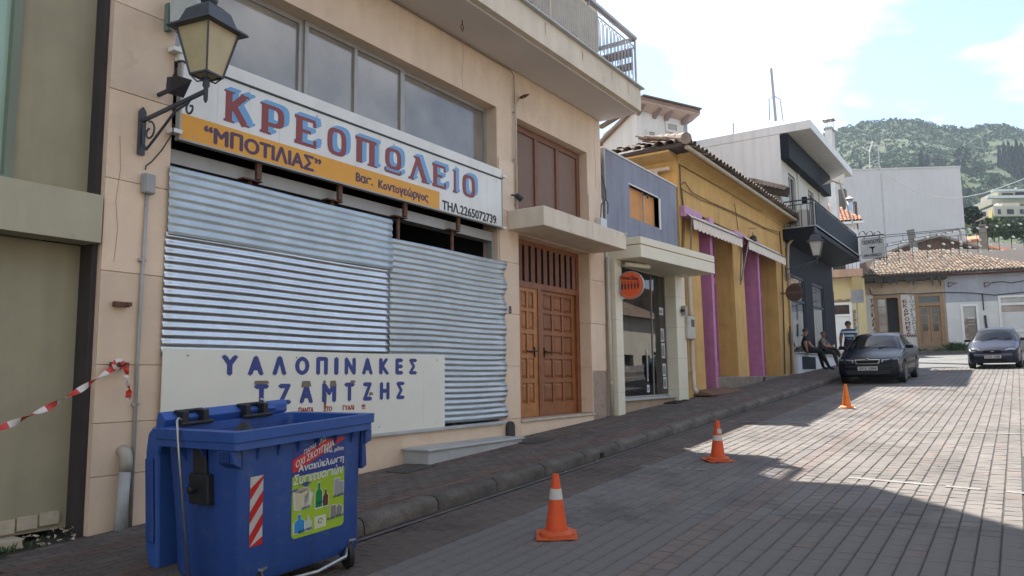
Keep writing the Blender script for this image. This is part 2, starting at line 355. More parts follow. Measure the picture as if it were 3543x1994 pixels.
# painted parking lines (thin worn strips)
def line(b, x0, y0, x1, y1, w=0.09):
    n = 16; d = V(x1 - x0, y1 - y0, 0); L_ = d.length; d.normalize(); q = V(-d.y, d.x, 0) * w / 2
    for i in range(n):
        if rnd.random() < 0.22: continue
        a, c = i / n, (i + 1) / n; p0 = V(x0, y0, 0) + d * L_ * a; p1 = V(x0, y0, 0) + d * L_ * c; pts = [p0 - q * rnd.uniform(.6, 1), p1 - q * rnd.uniform(.6, 1), p1 + q * rnd.uniform(.6, 1), p0 + q * rnd.uniform(.6, 1)]
        b.poly([(p.x, p.y, road(p.x) + 0.005) for p in pts])
b = MB()
for args in ((8.86, 4.0, 8.86, 3.15), (8.9, 1.62, 8.6, 0.0, 0.10), (8.6, 0.0, 8.5, -1.6, 0.1), (13.85, 4.5, 13.9, 2.45, .1), (13.05, 2.5, 13.1, -0.1, .09), (13.1, -0.1, 13.15, -1.4, .09), (19.5, 4.4, 19.5, 2.4, .1), (19.2, 0.9, 19.0, -2.0, .1), (30.4, 2.6, 30.2, -2.4, .1)): line(b, *args)
b.build('parking_lines', m_paint, None, kind='structure')
# manhole covers and pit lids on the pavement
m_lid = M('pit lid concrete', (0.07, 0.062, 0.055), 0.9, var=0.3, vs=9, bump=0.8, bs=25)
m_iron = M('rusty brown iron', (0.06, 0.032, 0.022), 0.7, var=0.3, vs=7, bump=0.4, bs=40)
def lid(name, fx, fy, lx, ly, mat, label, h=0.012, rz=0):
    p = G(fx, fy, 0.13); r = thing(name, label, 'cover', p, rz, local=True)
    part('frame', m_iron, r, lambda b: b.frame(-lx / 2, lx / 2, -ly / 2, ly / 2, 0.002, h + .003, 0.02)).rotation_euler = (math.radians(-90), 0, 0)
    part('lid', mat, r, lambda b: b.hexa([(-lx / 2 + .024, -ly / 2 + .024, 0), (lx / 2 - .024, -ly / 2 + .024, 0), (lx / 2 - .024, ly / 2 - .024, 0), (-lx / 2 + .024, ly / 2 - .024, 0)] + [(-lx / 2 + .024, -ly / 2 + .024, h), (lx / 2 - .024, -ly / 2 + .024, h), (lx / 2 - .024, ly / 2 - .024, h), (-lx / 2 + .024, ly / 2 - .024, h)]))
    r.rotation_euler = (0, -math.atan(SL), rz); return r
lid('pit_cover', 1425, 1624, 0.62, 0.36, m_lid, 'square dark pit cover in the pavement beside the marble step')
lid('pit_cover', 1858, 1527, 0.62, 0.34, m_lid, 'small dark pit cover in the pavement below the wooden door')
r = thing('doormat', 'brown doormat on the pavement in front of the fitness shop', 'mat', G(2330, 1391, 0.135), local=True)
part('mat', M('brown coir mat', (0.045, 0.028, 0.02), 1.0, bump=0.9, bs=200), r, lambda b: b.box(-0.45, 0.45, -0.22, 0.22, 0, 0.018), bevel=0.004); r.rotation_euler = (0, -math.atan(SL), 0.05)
p = G(2475, 1363, 0.13)
r = thing('doorstep_ramp', 'low red brown cement ramp with broken edge by the first purple pier', 'ramp', p, local=True)
part('slab', M('red cement', (0.16, 0.085, 0.055), 0.9, var=0.3, vs=4, bump=0.5, bs=30), r, lambda b: b.hexa([(-1.0, -0.24, -.02), (1.3, -0.28, .03), (1.45, 0.36, .04), (-.95, .36, -.02), (-.93, -0.20, .03), (1.15, -0.22, .10), (1.3, .36, .19), (-.9, .36, .12)]), bevel=0.012)
# ------------------------------------------------------------------ beige corner-less shop building with the butcher sign
m_slabst = M('beige stone cladding', (0.70, 0.535, 0.395), 0.5, var=0.08, vs=3.5, bump=0.05, bs=30, rv=0.10, streak=0.05, grain=0.04, dirt=(0.30, 0.22, 0.15), dirt_s=2.0, dirt_t=(0.62, 0.85))
m_render = M('beige painted render', (0.70, 0.54, 0.41), 0.8, var=0.10, vs=1.2, bump=0.12, bs=70, streak=0.10, dirt=(0.42, 0.31, 0.22), dirt_s=0.8, dirt_t=(0.5, 0.8))
m_soffit = M('soffit paint', (0.58, 0.53, 0.50), 0.85, var=0.07, vs=1.0, bump=0.1, bs=60)
m_conc = M('pale balcony render', (0.66, 0.57, 0.46), 0.85, var=0.10, vs=1.5, bump=0.15, bs=60, streak=0.12, dirt=(0.34, 0.27, 0.21), dirt_s=1.4, dirt_t=(0.6, 0.85))
m_dark = M('dark interior plaster', (0.045, 0.045, 0.05), 0.9)
m_alu = M('weathered grey aluminium', (0.36, 0.345, 0.33), 0.5, var=0.1, vs=5, bump=0.0, metal=0.3)
m_glassA = glass_mat('dusty glass with painted reflection', (0.25, 0.225, 0.20), 0, 0.10, 0.22)  # film colour holds dust plus the warm grey reflection of clouds and haze
m_marble = M('grey marble', (0.42, 0.43, 0.43), 0.4, var=0.18, vs=6, bump=0.05, bs=40, dirt=(0.26, 0.26, 0.26), dirt_s=3, dirt_t=(0.5, 0.75))
m_rust = M('rusted steel', (0.14, 0.07, 0.045), 0.75, var=0.35, vs=12, bump=0.4, bs=50)
m_wood = M('orange brown varnished wood', (0.27, 0.098, 0.036), 0.45, var=0.25, vs=7, bump=0.12, bs=35, streak=0.25, rv=0.1)
m_woodL = M('lighter orange varnished wood', (0.38, 0.155, 0.052), 0.42, var=0.25, vs=7, bump=0.12, bs=35, streak=0.25, rv=0.08)
m_wood2 = M('dull brown window wood', (0.20, 0.085, 0.055), 0.6, var=0.2, vs=7, bump=0.1, bs=40)
m_glassB = M('matte brown panels', (0.21, 0.135, 0.105), .6, var=.1, vs=2, bump=0, spec=.2)
m_brass = M('dark brass', (0.06, 0.045, 0.03), 0.35, metal=0.9, bump=0)
bldg = thing('shop_building', 'beige two tone stone clad building with the butcher sign, corrugated sheets and brown wooden door', 'building', (3.45, 6.6, -1.4))
X0, X1, X2, X3, X4, X5 = 3.47, 4.08, 9.58, 10.14, 12.60, 13.18
ZB, ZS, ZW, ZSF = -2.4, -0.66, 4.26, 5.02
part('wall', [m_render], bldg, lambda b: b.wall(X0, X5, ZB, ZSF, 6.62, 6.90, [(X1, X2, ZS - 0.02, ZW), (X3, X4, -0.72, 2.30), (X3, X4, 2.62, 4.25)]))
part('upper_wall', m_render, bldg, lambda b: b.wall(X0, X5, ZSF, 15.5, 6.62, 6.90, [(4.6, 6.4, 5.6, 7.9), (8.4, 10.6, 5.6, 7.9)]))
part('side_wall', m_render, bldg, lambda b: [b.box(X5 - 0.25, X5, 6.9, 17, ZB, 15.5), b.box(X0, X0 + 0.25, 6.9, 17, ZB, 15.5), b.box(X0 + .25, X5 - .25, 16.75, 17, ZB, 15.5)])
part('roof', m_conc, bldg, lambda b: b.box(X0 + .25, X5 - .25, 6.9, 16.75, 15.2, 15.45))
part('interior', m_dark, bldg, lambda b: [b.box(X0 + .26, X5 - .26, 6.92, 16.7, 5.02, 5.2), b.box(X0 + .26, X5 - .26, 6.92, 16.7, -0.95, -0.76), b.box(X0 + .26, X5 - .26, 11.0, 11.2, -.76, 5.02), b.box(9.8, 9.95, 6.92, 11.0, -.76, 5.02)])
# cladding slabs on the piers, each with its own joint
LV = [3.44, 2.62, 1.80, 0.97, 0.15, -0.35, -0.80, -1.60]
def slabs(x0, x1, levels, ztop, mats=None):
    zt = ztop
    for z in levels + [None]:
        zb = z if z is not None else zt - 0.8
        if z is None: break
        o = part('cladding_slab', m_slabst, bldg, lambda b: b.box(x0 + 0.003, x1 - 0.003, 6.598 + random.uniform(0, .003), 6.62, zb + 0.003, zt - 0.003), bevel=0.002)
        zt = z
slabs(X0, X1, LV, 4.26)
part('cladding_slab', m_slabst, bldg, lambda b: b.box(X0 + .003, X1 - .003, 6.6, 6.62, 4.263, 5.017))
slabs(X2 + 0.02, X3, [2.62, 1.80, 0.985, 0.17, -0.64, -1.6], 3.44)
slabs(X4, X5, [2.62, 1.80, 0.98], 3.44)
part('cladding_slab', m_slabst, bldg, lambda b: b.box(X4 + .003, X5 - .003, 6.606, 6.62, 0.10, 0.975))
# lower right pier: slabs have fallen off, bare mortar shows, one slab bulges loose
m_mortar = M('bare pinkish mortar', (0.36, 0.27, 0.215), 0.95, var=0.3, vs=5, bump=1.0, bs=14, dirt=(0.16, 0.11, 0.09), dirt_s=5, dirt_t=(0.56, 0.7))
part('bare_mortar', m_mortar, bldg, lambda b: b.box(X4 + .02, X5 - .03, 6.608, 6.62, -1.45, 0.10))
def reveal(b):
    b.box(X4 - 0.022, X4 + 0.0, 6.605, 6.84, 0.985, 2.29); b.box(X4 - 0.022, X4, 6.605, 6.84, 0.17, 0.975); b.box(X4 - 0.022, X4, 6.60, 6.84, -0.66, 0.16)
part('door_reveal', m_slabst, bldg, reveal)
part('base_wall', m_slabst, bldg, lambda b: [b.box(X1, X2, 6.585, 6.62, ZB, -0.705)])
part('door_base', m_slabst, bldg, lambda b: [b.box(X3, X4, 6.60, 6.84, ZB, -0.715)])
part('window_sill', m_marble, bldg, lambda b: b.box(X1 + 0.0, X2 + 0.07, 6.535, 6.95, -0.70, -0.655), bevel=0.008)
part('threshold', M('cream marble', (0.50, 0.43, 0.35), 0.5, var=0.2, vs=5, bump=0.05), bldg, lambda b: b.box(X3 + .0, X4 + 0.02, 6.57, 6.95, -0.71, -0.672), bevel=0.006)
# soffit / balcony slab
YB = 5.72
part('balcony_slab', [m_conc, m_soffit], bldg, lambda b: [b.box(X0, X5, YB, 6.60, 5.05, 5.48), setattr(b, 'cur', 1), b.box(X0 + .0, X5 - 0.0, YB + 0.10, 6.60, 5.02, 5.048)])
part('balcony_edge', m_marble, bldg, lambda b: b.box(X0, X5 + 0.05, YB - 0.07, YB + 0.16, 5.482, 5.515), bevel=.005)
part('upper_balcony_shadow_fin', m_conc, bldg, lambda b: [b.box(X0, X5, YB, 6.60, 8.15, 8.55), b.box(X0, X5, YB, YB + .08, 8.551, 9.4), b.box(X5 - .2, X5, YB + .09, 6.6, 8.551, 15.4), b.box(X5 - .2, X5, YB, YB + .089, 9.41, 15.4)])  # unseen tall end fin added to shape the shadow edge on the road
m_rail = M('pale grey painted iron', (0.40, 0.42, 0.46), 0.5, var=0.1, vs=6, bump=0)
rail = part('railing', m_rail, bldg, lambda b: [b.bar((X0, YB + .06, 6.50), (X5 - .06, YB + .06, 6.50), 0.10, 0.05), b.bar((X5 - .06, YB + .06, 6.50), (X5 - .06, 6.6, 6.50), 0.10, 0.05), b.bar((X0, YB + .06, 5.60), (X5 - .06, YB + .06, 5.60), .012, .03), b.bar((X0, YB + .06, 6.33), (X5 - .06, YB + .06, 6.33), .012, .03), b.bar((X5 - .06, YB + .06, 5.60), (X5 - .06, 6.6, 5.60), .012, .03), b.bar((X5 - .06, YB + .06, 6.33), (X5 - .06, 6.6, 6.33), .012, .03)] + [b.bar((x, YB + .06, 5.515), (x, YB + .06, 6.5), .03, .03) for x in (X5 - .06, 11.2, 9.3, 7.4, 5.5, 3.6)])
def hair(b, x):
    pts = [(x, YB + .06, 5.60)] + [(x + 0.05 - 0.05 * math.cos(t), YB + .06, 6.24 + 0.05 * math.sin(t)) for t in [math.pi * q / 6 for q in range(7)]] + [(x + 0.1, YB + .06, 5.72)]
    b.tube(pts, 0.0085, 5)
hp = part('baluster', m_rail, rail, lambda b: hair(b, 0), smooth=True)
hp.location = V(12.98, 0, 0)
for i in range(1, 17): o = hp.copy(); COL.objects.link(o); o.location = V(12.98 - 0.15 * i, 0, 0)
for i in range(5):
    o = hp.copy(); COL.objects.link(o); o.rotation_euler = (0, 0, math.pi / 2); o.location = V(X5 - .06 + ORG[bldg.name].x * 0, 0, 0)
    # turned about the thing's origin: place so the bar stands on the return rail
    me_x = (hp.data.vertices[0].co.x); q = YB + 0.12 + i * 0.16
    c_ = hp.data.vertices[0].co; o.location = V((X5 - .06 - 3.45) + c_.y, (q - 6.6) - c_.x, 0)
for x in (12.1, 11.6):
    part('scroll', m_rail, rail, lambda b: [b.tube([(x + .05 * math.cos(t) * (1 - t / 9) + s_ * .06, YB + .06, 6.41 + .05 * math.sin(t) * (1 - t / 9)) for t in [q * .6 for q in range(10)]], .007, 5) for s_ in (-1, 1)])
m_reed = M('pale ribbed privacy screen', (0.42, 0.385, 0.34), 0.8, var=0.15, vs=4, bump=0.1, rv=0.08)
def ribbed(b, x0, x1, n, y=YB + .03, z0=5.62, z1=6.34, a=.014):
    st = n * 4; b.grid(lambda u, v: V(x0 + (x1 - x0) * u, y + a * math.cos(u * n * 2 * math.pi), z0 + (z1 - z0) * v), st, 1)
for x0_, x1_ in ((9.9, 10.7), (10.7, 11.5)): part('privacy_screen', m_reed, rail, lambda b: ribbed(b, x0_, x1_, 12), smooth=True)
part('privacy_screen', m_reed, rail, lambda b: ribbed(b, 8.6, 9.85, 14, a=.02), smooth=True)
m_slat = M('dull mauve board', (0.22, 0.19, 0.20), 0.8)
for z in (5.98, 6.25): part('screen_board', m_slat, rail, lambda b: b.box(X5 - .10, X5 - .085, YB + .1, 7.3, z - .10, z + .05))
# shop upper window row
m_frameW = m_alu
def wunit(name, s0, s1, z0, z1, y, w, vm, mat, gl, parent, d=0.05, hm=(), mw=None):
    b = MB(); holes = b.frame(s0, s1, z0, z1, y, y + d, w, vm, hm, mw); f = b.build(name, mat, parent)
    for h in holes: part('pane', gl, f, lambda b: b.poly([(h[0], y + d * .5, h[2]), (h[1], y + d * .5, h[2]), (h[1], y + d * .5, h[3]), (h[0], y + d * .5, h[3])]))
    return f
wunit('window', X1, 5.84, 2.98, ZW, 6.82, 0.06, (), m_frameW, m_glassA, bldg, .06)
wunit('window', 5.842, 7.58, 2.98, ZW, 6.79, 0.055, (6.68,), m_frameW, m_glassA, bldg, .06)
wunit('window', 7.582, X2, 2.98, ZW, 6.82, 0.06, (), m_frameW, m_glassA, bldg, .06)
part('transom_beam', m_frameW, bldg, lambda b: [b.box(X1, X2, 6.70, 6.88, 2.10, 2.24), b.box(X1, X2, 6.72, 6.88, 2.80, 2.979), b.box(X2 - 0.05, X2, 6.70, 6.80, 0.9, 2.099)])
# brown window over the canopy
wunit('window', X3 + .02, X4 - 0.02, 2.62, 4.23, 6.78, 0.10, (11.02, 11.75), m_wood2, m_glassB, bldg, .07)
# canopy
part('canopy', m_conc, bldg, lambda b: b.box(9.82, 12.76, 5.92, 6.598, 2.31, 2.62), bevel=0.012)
part('canopy_downpipe', m_conc, bldg, lambda b: b.tube([(12.66, 6.0, 2.60), (12.7, 5.88, 2.60)], .02, 6))
# wooden double door with panels
door = part('door', m_wood, bldg, lambda b: [b.wall(X3 + .02, X4 - .022, -0.67, 2.30, 6.84, 6.90, [(X3 + .1, 11.10, -0.66, 1.50), (11.20, X4 - .14, -0.66, 1.50), (X3 + .10, X4 - .12, 1.60, 2.22)])])
part('transom_glass', m_dark, door, lambda b: b.box(X3 + .1, X4 - .12, 6.90, 6.92, 1.6, 2.22))
for i in range(11):
    x = X3 + .16 + i * 0.205; part('slat', m_wood2, door, lambda b: b.prism([(x, 6.86, 1.6), (x + .13, 6.86, 1.6), (x + .065, 6.825, 1.6)], (0, 0, 0.62)))
def leaf(x0, x1, mat, cols, lab=None, open_=0.0, yy=6.86):
    rows = [(-0.42, -0.06), (0.02, 0.37), (0.45, 0.79), (0.87, 1.2 - .01)]; rows = [(-0.48, -0.13), (-0.06, 0.29), (0.36, 0.70), (0.77, 1.09), (1.15, 1.45)]
    rows = [(-0.44, -0.10), (-0.03, 0.31), (0.38, 0.72), (0.79, 1.10), (1.15, 1.43)]
    cw = (x1 - x0 - 0.2) / cols; holes = [(x0 + .10 + i * cw + .025, x0 + .10 + (i + 1) * cw - .025, a, c) for i in range(cols) for a, c in rows]
    o = part('leaf', mat, door, lambda b: b.wall(x0, x1, -0.66, 1.50, yy, yy + .045, holes), label=lab)
    for h in holes: part('door_panel', mat, o, lambda b: [b.box(h[0] + .001, h[1] - .001, yy + .025, yy + .04, h[2] + .001, h[3] - .001), b.hexa([(h[0] + .02, yy + .024, h[2] + .02), (h[1] - .02, yy + .024, h[2] + .02), (h[1] - .02, yy + .024, h[3] - .02), (h[0] + .02, yy + .024, h[3] - .02)][:2] + [(h[1] - .05, yy + .004, h[2] + .06), (h[0] + .05, yy + .004, h[2] + .06)] + [(h[0] + .02, yy + .024, h[3] - .02), (h[1] - .02, yy + .024, h[3] - .02), (h[1] - .05, yy + .004, h[3] - .06), (h[0] + .05, yy + .004, h[3] - .06)])])
    return o
lA = leaf(X3 + .1, 11.10, m_woodL, 3, 'lighter orange door leaf'); lB = leaf(11.20, X4 - .14, m_wood, 3, None, yy=6.885)
for lf, x, y in ((lA, 10.98, 6.84), (lB, 11.34, 6.865)): part('handle', m_brass, lf, lambda b: [b.tube([(x, y + .02, .43), (x, y - .035, .43), (x + (-.30 if lf == lA else .24), y - .04, .425)], .014, 6), b.box(x - .012, x + .012, y, y + .02, .33, .5)])
text('8', 'house_number', M('dark blue print', (0.02, 0.025, 0.05), 0.7, var=0), bldg, (9.83, 6.596, 0.99), (1, 0, 0), (0, 0, 1), .07, .115, .012)
# step, vent and small fittings
st = thing('marble_step', 'grey marble step block on the pavement below the right end of the shop window', 'step', (7.35, 6.2, -1.2))
part('riser', m_marble, st, lambda b: [b.box(7.37, 9.50, 6.17, 6.583, -1.35, -0.905)])
part('tread', m_marble, st, lambda b: b.box(7.34, 9.54, 6.14, 6.584, -0.904, -0.872), bevel=0.01)
pv = thing('floor_vent', 'small dark arched vent hood at the foot of the pier by the marble step', 'vent', (9.78, 6.58, -1.1))
part('hood', M('dark grey plastic', (0.05, 0.045, 0.045), 0.6), pv, lambda b: b.prism([(9.70, 6.597, -1.06), (9.88, 6.597, -1.06)] + [(9.79 + .09 * math.cos(t), 6.597, -0.76 + .09 * math.sin(t)) for t in [math.pi * q / 8 for q in range(9)]], (0, -0.06, 0)), bevel=.006)
# butcher's sign
m_signw = M('white painted sign panel', (0.74, 0.73, 0.70), 0.45, var=0.06, vs=2, bump=0.0, streak=0.08, dirt=(0.45, 0.42, 0.38), dirt_s=2.5, dirt_t=(0.66, 0.85))
m_orange = M('orange sign band', (0.72, 0.33, 0.035), 0.45, var=0.06, vs=2, bump=0, dirt=(0.5, 0.24, 0.05), dirt_s=3, dirt_t=(.6, .85))
m_maroon = M('maroon sign paint', (0.25, 0.055, 0.055), 0.5, var=0.06, bump=0); m_sblue = M('light blue sign paint', (0.16, 0.36, 0.62), 0.5, var=0.06, bump=0)
m_purp = M('dark purple sign paint', (0.085, 0.045, 0.085), 0.5, var=0, bump=0); m_blk = M('black sign paint', (0.03, 0.03, 0.035), 0.5, var=0, bump=0)
sg = thing('shop_sign', 'long white and orange painted butcher shop sign above the corrugated sheets', 'sign', (4.08, 6.5, 2.3))
SY = 6.52
sx0, sx1, sz0, sz1 = 4.10, 9.57, 2.29, 3.19
def sboard(b):
    n = 14
    for i in range(n): a = sx0 + (sx1 - sx0) * i / n; c = sx0 + (sx1 - sx0) * (i + 1) / n; b.box(a + .0012, c - .0012, SY, SY + .05, sz0 + .02, 3.06)
pn = None
for i in range(14):
    a = sx0 + .02 + (sx1 - sx0 - .04) * i / 14; c = sx0 + .02 + (sx1 - sx0 - .04) * (i + 1) / 14
    part('panel', m_signw, sg, lambda b: b.box(a + .001, c - .001, SY, SY + .045, sz0 + .02, 3.055))
part('frame', m_alu, sg, lambda b: [b.box(sx0, sx1, SY - .008, SY + .06, sz0, sz0 + .019), b.box(sx0, sx0 + .019, SY - .008, SY + .06, sz0 + .02, 3.056), b.box(sx1 - .019, sx1, SY - .008, SY + .06, sz0 + .02, 3.056)])
part('top_rail', m_blk, sg, lambda b: b.box(sx0, sx1, SY - .012, SY + .06, 3.057, 3.077))
part('top_board', m_signw, sg, lambda b: b.box(sx0 - .02, sx1, SY + .01, SY + .2, 3.078, sz1 + .03))
part('band', m_orange, sg, lambda b: b.box(sx0 + .02, P(1520, 705, SY).x, SY - .004, SY - .0005, 2.31, 2.555))
for x, z in ((sx0 - .03, 2.36), (sx0 - .05, 3.16), (sx1 + .03, 2.30), (sx1 + .04, 3.12)): part('bracket', m_signw, sg, lambda b: b.box(x - .05, x + .05, SY - .03, SY + .07, z - .02, z + .02))
# hand painted slab-serif capitals built from strokes (x, y in 0..1)
def stroke(x0, y0, x1, y1, w):
    d = Vector((x1 - x0, y1 - y0)); d.normalize(); q = Vector((-d.y, d.x)) * w / 2; a = Vector((x0, y0)); c = Vector((x1, y1)); return [a - q, c - q, c + q, a + q]
def rect(x0, y0, x1, y1): return [Vector((x0, y0)), Vector((x1, y0)), Vector((x1, y1)), Vector((x0, y1))]
def ring(cx, cy, rx, ry, t, n=20, p=3.2, a0=0, a1=2 * math.pi, tx=None):
    out = []; tx = tx or t
    def pt(a, rx, ry): c, s_ = math.cos(a), math.sin(a); return Vector((cx + rx * math.copysign(abs(c) ** (2 / p), c), cy + ry * math.copysign(abs(s_) ** (2 / p), s_)))
    for i in range(n): a, c = a0 + (a1 - a0) * i / n, a0 + (a1 - a0) * (i + 1) / n; out.append([pt(a, rx, ry), pt(c, rx, ry), pt(c, rx - tx, ry - t), pt(a, rx - tx, ry - t)])
    return out
W_ = .26
GL = {
 'K': [rect(.06, 0, .06 + W_, 1), rect(0, .94, .40, 1), rect(0, 0, .40, .07), stroke(.22, .42, .80, .97, .22), stroke(.42, .50, .82, .03, .25), rect(.62, .93, .98, 1), rect(.66, 0, 1.0, .07)],
 'P': [rect(.06, 0, .06 + W_, 1), rect(0, .93, .3, 1), rect(0, 0, .42, .08)] + ring(.50, .64, .44, .36, .13, a0=-math.pi / 2, a1=math.pi / 2, n=12, tx=.24) + [rect(.30, .87, .52, 1), rect(.30, .28, .52, .41)],
 'E': [rect(.06, 0, .06 + W_, 1), rect(0, .88, .85, 1), rect(0, 0, .88, .12), rect(.3, .45, .66, .57), rect(.74, .74, .88, .9), rect(.76, .1, .9, .28)],
 'O': ring(.5, .5, .46, .5, .14, tx=.24),
 'Π': [rect(.05, .02, .05 + W_, .9), rect(0, .87, .96, 1), rect(.62, .02, .62 + W_, .9), rect(.55, 0, .98, .07)],
 'Ω': ring(.5, .58, .44, .42, .13, tx=.23) + [rect(.08, -.02, .86, .08), rect(.02, .02, .12, .16), rect(.84, .02, .94, .16)],
 'Λ': [stroke(.14, .0, .50, 1.0, .15), stroke(.44, 1.0, .86, .02, .24), rect(.26, .93, .56, 1), rect(.0, 0, .30, .07), rect(.66, 0, 1.05, .07)],
 'I': [rect(.3, 0, .3 + W_, 1), rect(.18, .93, .5, 1), rect(.18, 0, .68, .08)]}
word = 'KPEOΠΩΛEIO'
FL = [(765, 897, 852, 466), (897, 1000, 0, 0)]
# letter boxes: left/right photograph x of the maroon faces, mapped on the board
lx = [(768, 858), (895, 985), (1016, 1102), (1128, 1200), (1228, 1305), (1328, 1392), (1412, 1480), (1495, 1548), (1560, 1590), (1597, 1645)]
for ch, (a, c) in zip(word, lx):
    xa = P(a, 560, SY).x; xc = P(c, 560, SY).x
    bl, mr_ = MB(), MB(); w = xc - xa; z0, h = 2.612, 0.33
    if ch == 'Ω': z0 -= .0
    def cv(v, dx=0, dz=0, y=SY): return V(xa + v.x * w + dx, y, z0 + v.y * h + dz)
    for si, s_ in enumerate(GL[ch]):
        for q in range(1, 9):  # extruded shadow to the upper right
            pass
        ps = s_; dx, dz = 0.075, 0.045; yb = SY - .0006 - si * .00004
        bl.poly([cv(v, dx, dz, yb) for v in ps])
        for i in range(len(ps)):
            j = (i + 1) % len(ps); bl.poly([cv(ps[i], 0, 0, yb - .0001 * (i + 1)), cv(ps[j], 0, 0, yb - .0001 * (i + 1)), cv(ps[j], dx, dz, yb - .0001 * (i + 1)), cv(ps[i], dx, dz, yb - .0001 * (i + 1))])
        mr_.poly([cv(v, 0, 0, SY - .0026 - si * .00006) for v in ps])
    bl.build('letter_shadow', m_sblue, sg); mr_.build('letter', m_maroon, sg)
def sx(fx, fy=600): return P(fx, fy, SY).x
text('“ΜΠΟΤΙΛΙΑΣ”', 'lettering', m_purp, sg, (sx(707, 470), SY - .005, 2.345), (1, 0, 0), (0, 0, 1), sx(1108, 580) - sx(707, 470), .165, .022)
text('Βασ.', 'lettering', m_purp, sg, (sx(1231, 640), SY - .005, 2.375), (1, 0, 0), (0, 0, 1), sx(1288, 650) - sx(1231, 640), .105, .014)
text('Κοντογεώργος', 'lettering', m_purp, sg, (sx(1309, 650), SY - .005, 2.34), (1, 0, 0), (0, 0, 1), sx(1480, 700) - sx(1309, 650), .145, .014)
text('ΤΗΛ.2265072739', 'lettering', m_blk, sg, (sx(1530, 710), SY - .002, 2.325), (1, 0, 0), (0, 0, 1), sx(1716, 760) - sx(1530, 710), .135, .015)
# steel props in the open gap
for fx in (862, 1149, 1378, 1564):
    x = P(fx, 700, 6.66).x; r = thing('steel_prop', {862: 'leftmost rusty steel prop in the dark gap under the shop sign', 1149: 'second rusty steel prop from the left in the gap under the sign', 1378: 'rusty steel prop just right of the tall left sheet', 1564: 'rightmost rusty prop with yellow collar under the shop sign'}[fx], 'prop', (x, 6.66, -.65), group='steel props behind the corrugated sheets')
    part('tube', m_rust, r, lambda b: b.tube([(x, 6.665, -.65), (x, 6.665, 2.10)], .026, 8), smooth=True)
    part('head_plate', m_rust, r, lambda b: b.box(x - .12, x + .12, 6.60, 6.72, 2.095, 2.11)); part('clamp', m_rust, r, lambda b: b.box(x + .03, x + .09, 6.58, 6.62, 2.115, 2.29))
    if fx > 1300: part('collar', M('yellow collar', (.5, .28, .02), .6) if fx == 1564 else m_rust, r, lambda b: [b.lathe([(.036, 1.62), (.036, 1.70)], 10, (x, 6.665, 0)), b.bar((x - .09, 6.665, 1.66), (x + .09, 6.665, 1.69), .012, .012)])
# corrugated sheets
def galv(name, rough, col, met, blot):
    if name in MATS: return MATS[name]
    m = M(name, col, rough, var=0.12, vs=3, bump=0.0, metal=met, spec=.5)
    t = m.node_tree; b = t.nodes['Principled BSDF']; n = t.nodes.new; k = t.links.new
    a = n('ShaderNodeTexNoise'); a.inputs['Scale'].default_value = 2.4; a.inputs['Detail'].default_value = 5; tcn = n('ShaderNodeTexCoord'); mpn = n('ShaderNodeMapping'); mpn.inputs['Scale'].default_value = (1, 1, 3); k(tcn.outputs['Object'], mpn.inputs['Vector']); k(mpn.outputs[0], a.inputs['Vector'])
    r = n('ShaderNodeMapRange'); r.inputs[1].default_value = .35; r.inputs[2].default_value = .7; r.inputs[3].default_value = rough; r.inputs[4].default_value = rough + blot; k(a.outputs['Fac'], r.inputs[0]); k(r.outputs[0], b.inputs['Roughness'])
    v = n('ShaderNodeTexVoronoi'); v.inputs['Scale'].default_value = 55; k(tcn.outputs['Object'], v.inputs['Vector']); bp = n('ShaderNodeBump'); bp.inputs['Strength'].default_value = .06; bp.inputs['Distance'].default_value = .01; k(v.outputs['Distance'], bp.inputs['Height']); k(bp.outputs[0], b.inputs['Normal'])
    return m
m_g1 = galv('dull galvanised sheet', .5, (.48, .54, .58), .82, .15); m_g2 = galv('bright galvanised sheet', .30, (.60, .64, .68), .95, .12); m_g3 = galv('grey galvanised sheet', .45, (.47, .50, .51), .85, .15)
def sheet(name, label, x0, x1, z0, z1, y, mat, amp=.010, ztl=0, warp=.004, seed=1, edge=0.0):
    rr = random.Random(seed); pitch = .076; n = max(2, int((z1 - z0) / pitch)); nv = n * 8; nu = 26
    ph = [rr.uniform(0, 6) for _ in range(4)]
    def fn(u, v):
        x = x0 + (x1 - x0) * u; z = z0 + (z1 - z0) * v; e = max(0, (u - .93) / .07) if edge else 0
        wob = warp * (math.sin(u * 5 + v * 3 + ph[0]) + .6 * math.sin(v * 9 + ph[1]) * math.sin(u * 11 + ph[2]))
        dz = 0.004 * math.sin(u * 8 + ph[3]) + ztl * (1 - u)
        return V(x + edge * e * .02 * math.sin(v * 40), y + amp * math.cos(v * n * 2 * math.pi) + wob - e * edge * abs(math.sin(v * 23 + 1)) * .05, z + dz)
    b = MB(); b.grid(fn, nu, nv)
    o = b.build(name, mat, None, smooth=True); tag(o, label, 'metal sheet', 'corrugated metal sheets boarding up the shop front')
    md = o.modifiers.new('s', 'SOLIDIFY'); md.thickness = .0015
    return o
sheet('corrugated_sheet', 'upper left dull galvanised corrugated sheet, tallest, below the orange sign band', 4.055, 7.13, 1.36, 2.02, 6.560, m_g1, ztl=0.01, seed=2, warp=.007, amp=.007)
sheet('corrugated_sheet', 'lower left shiny bluish corrugated sheet above the white glazier board', 4.05, 7.13, 0.22, 1.385, 6.580, m_g2, ztl=0.02, seed=5, amp=.0095)
sheet('corrugated_sheet', 'right hand grey corrugated sheet with dented right edge beside the pier', 7.10, 9.67, -0.62, 1.79, 6.578, m_g3, seed=9, edge=1.0, amp=.008)
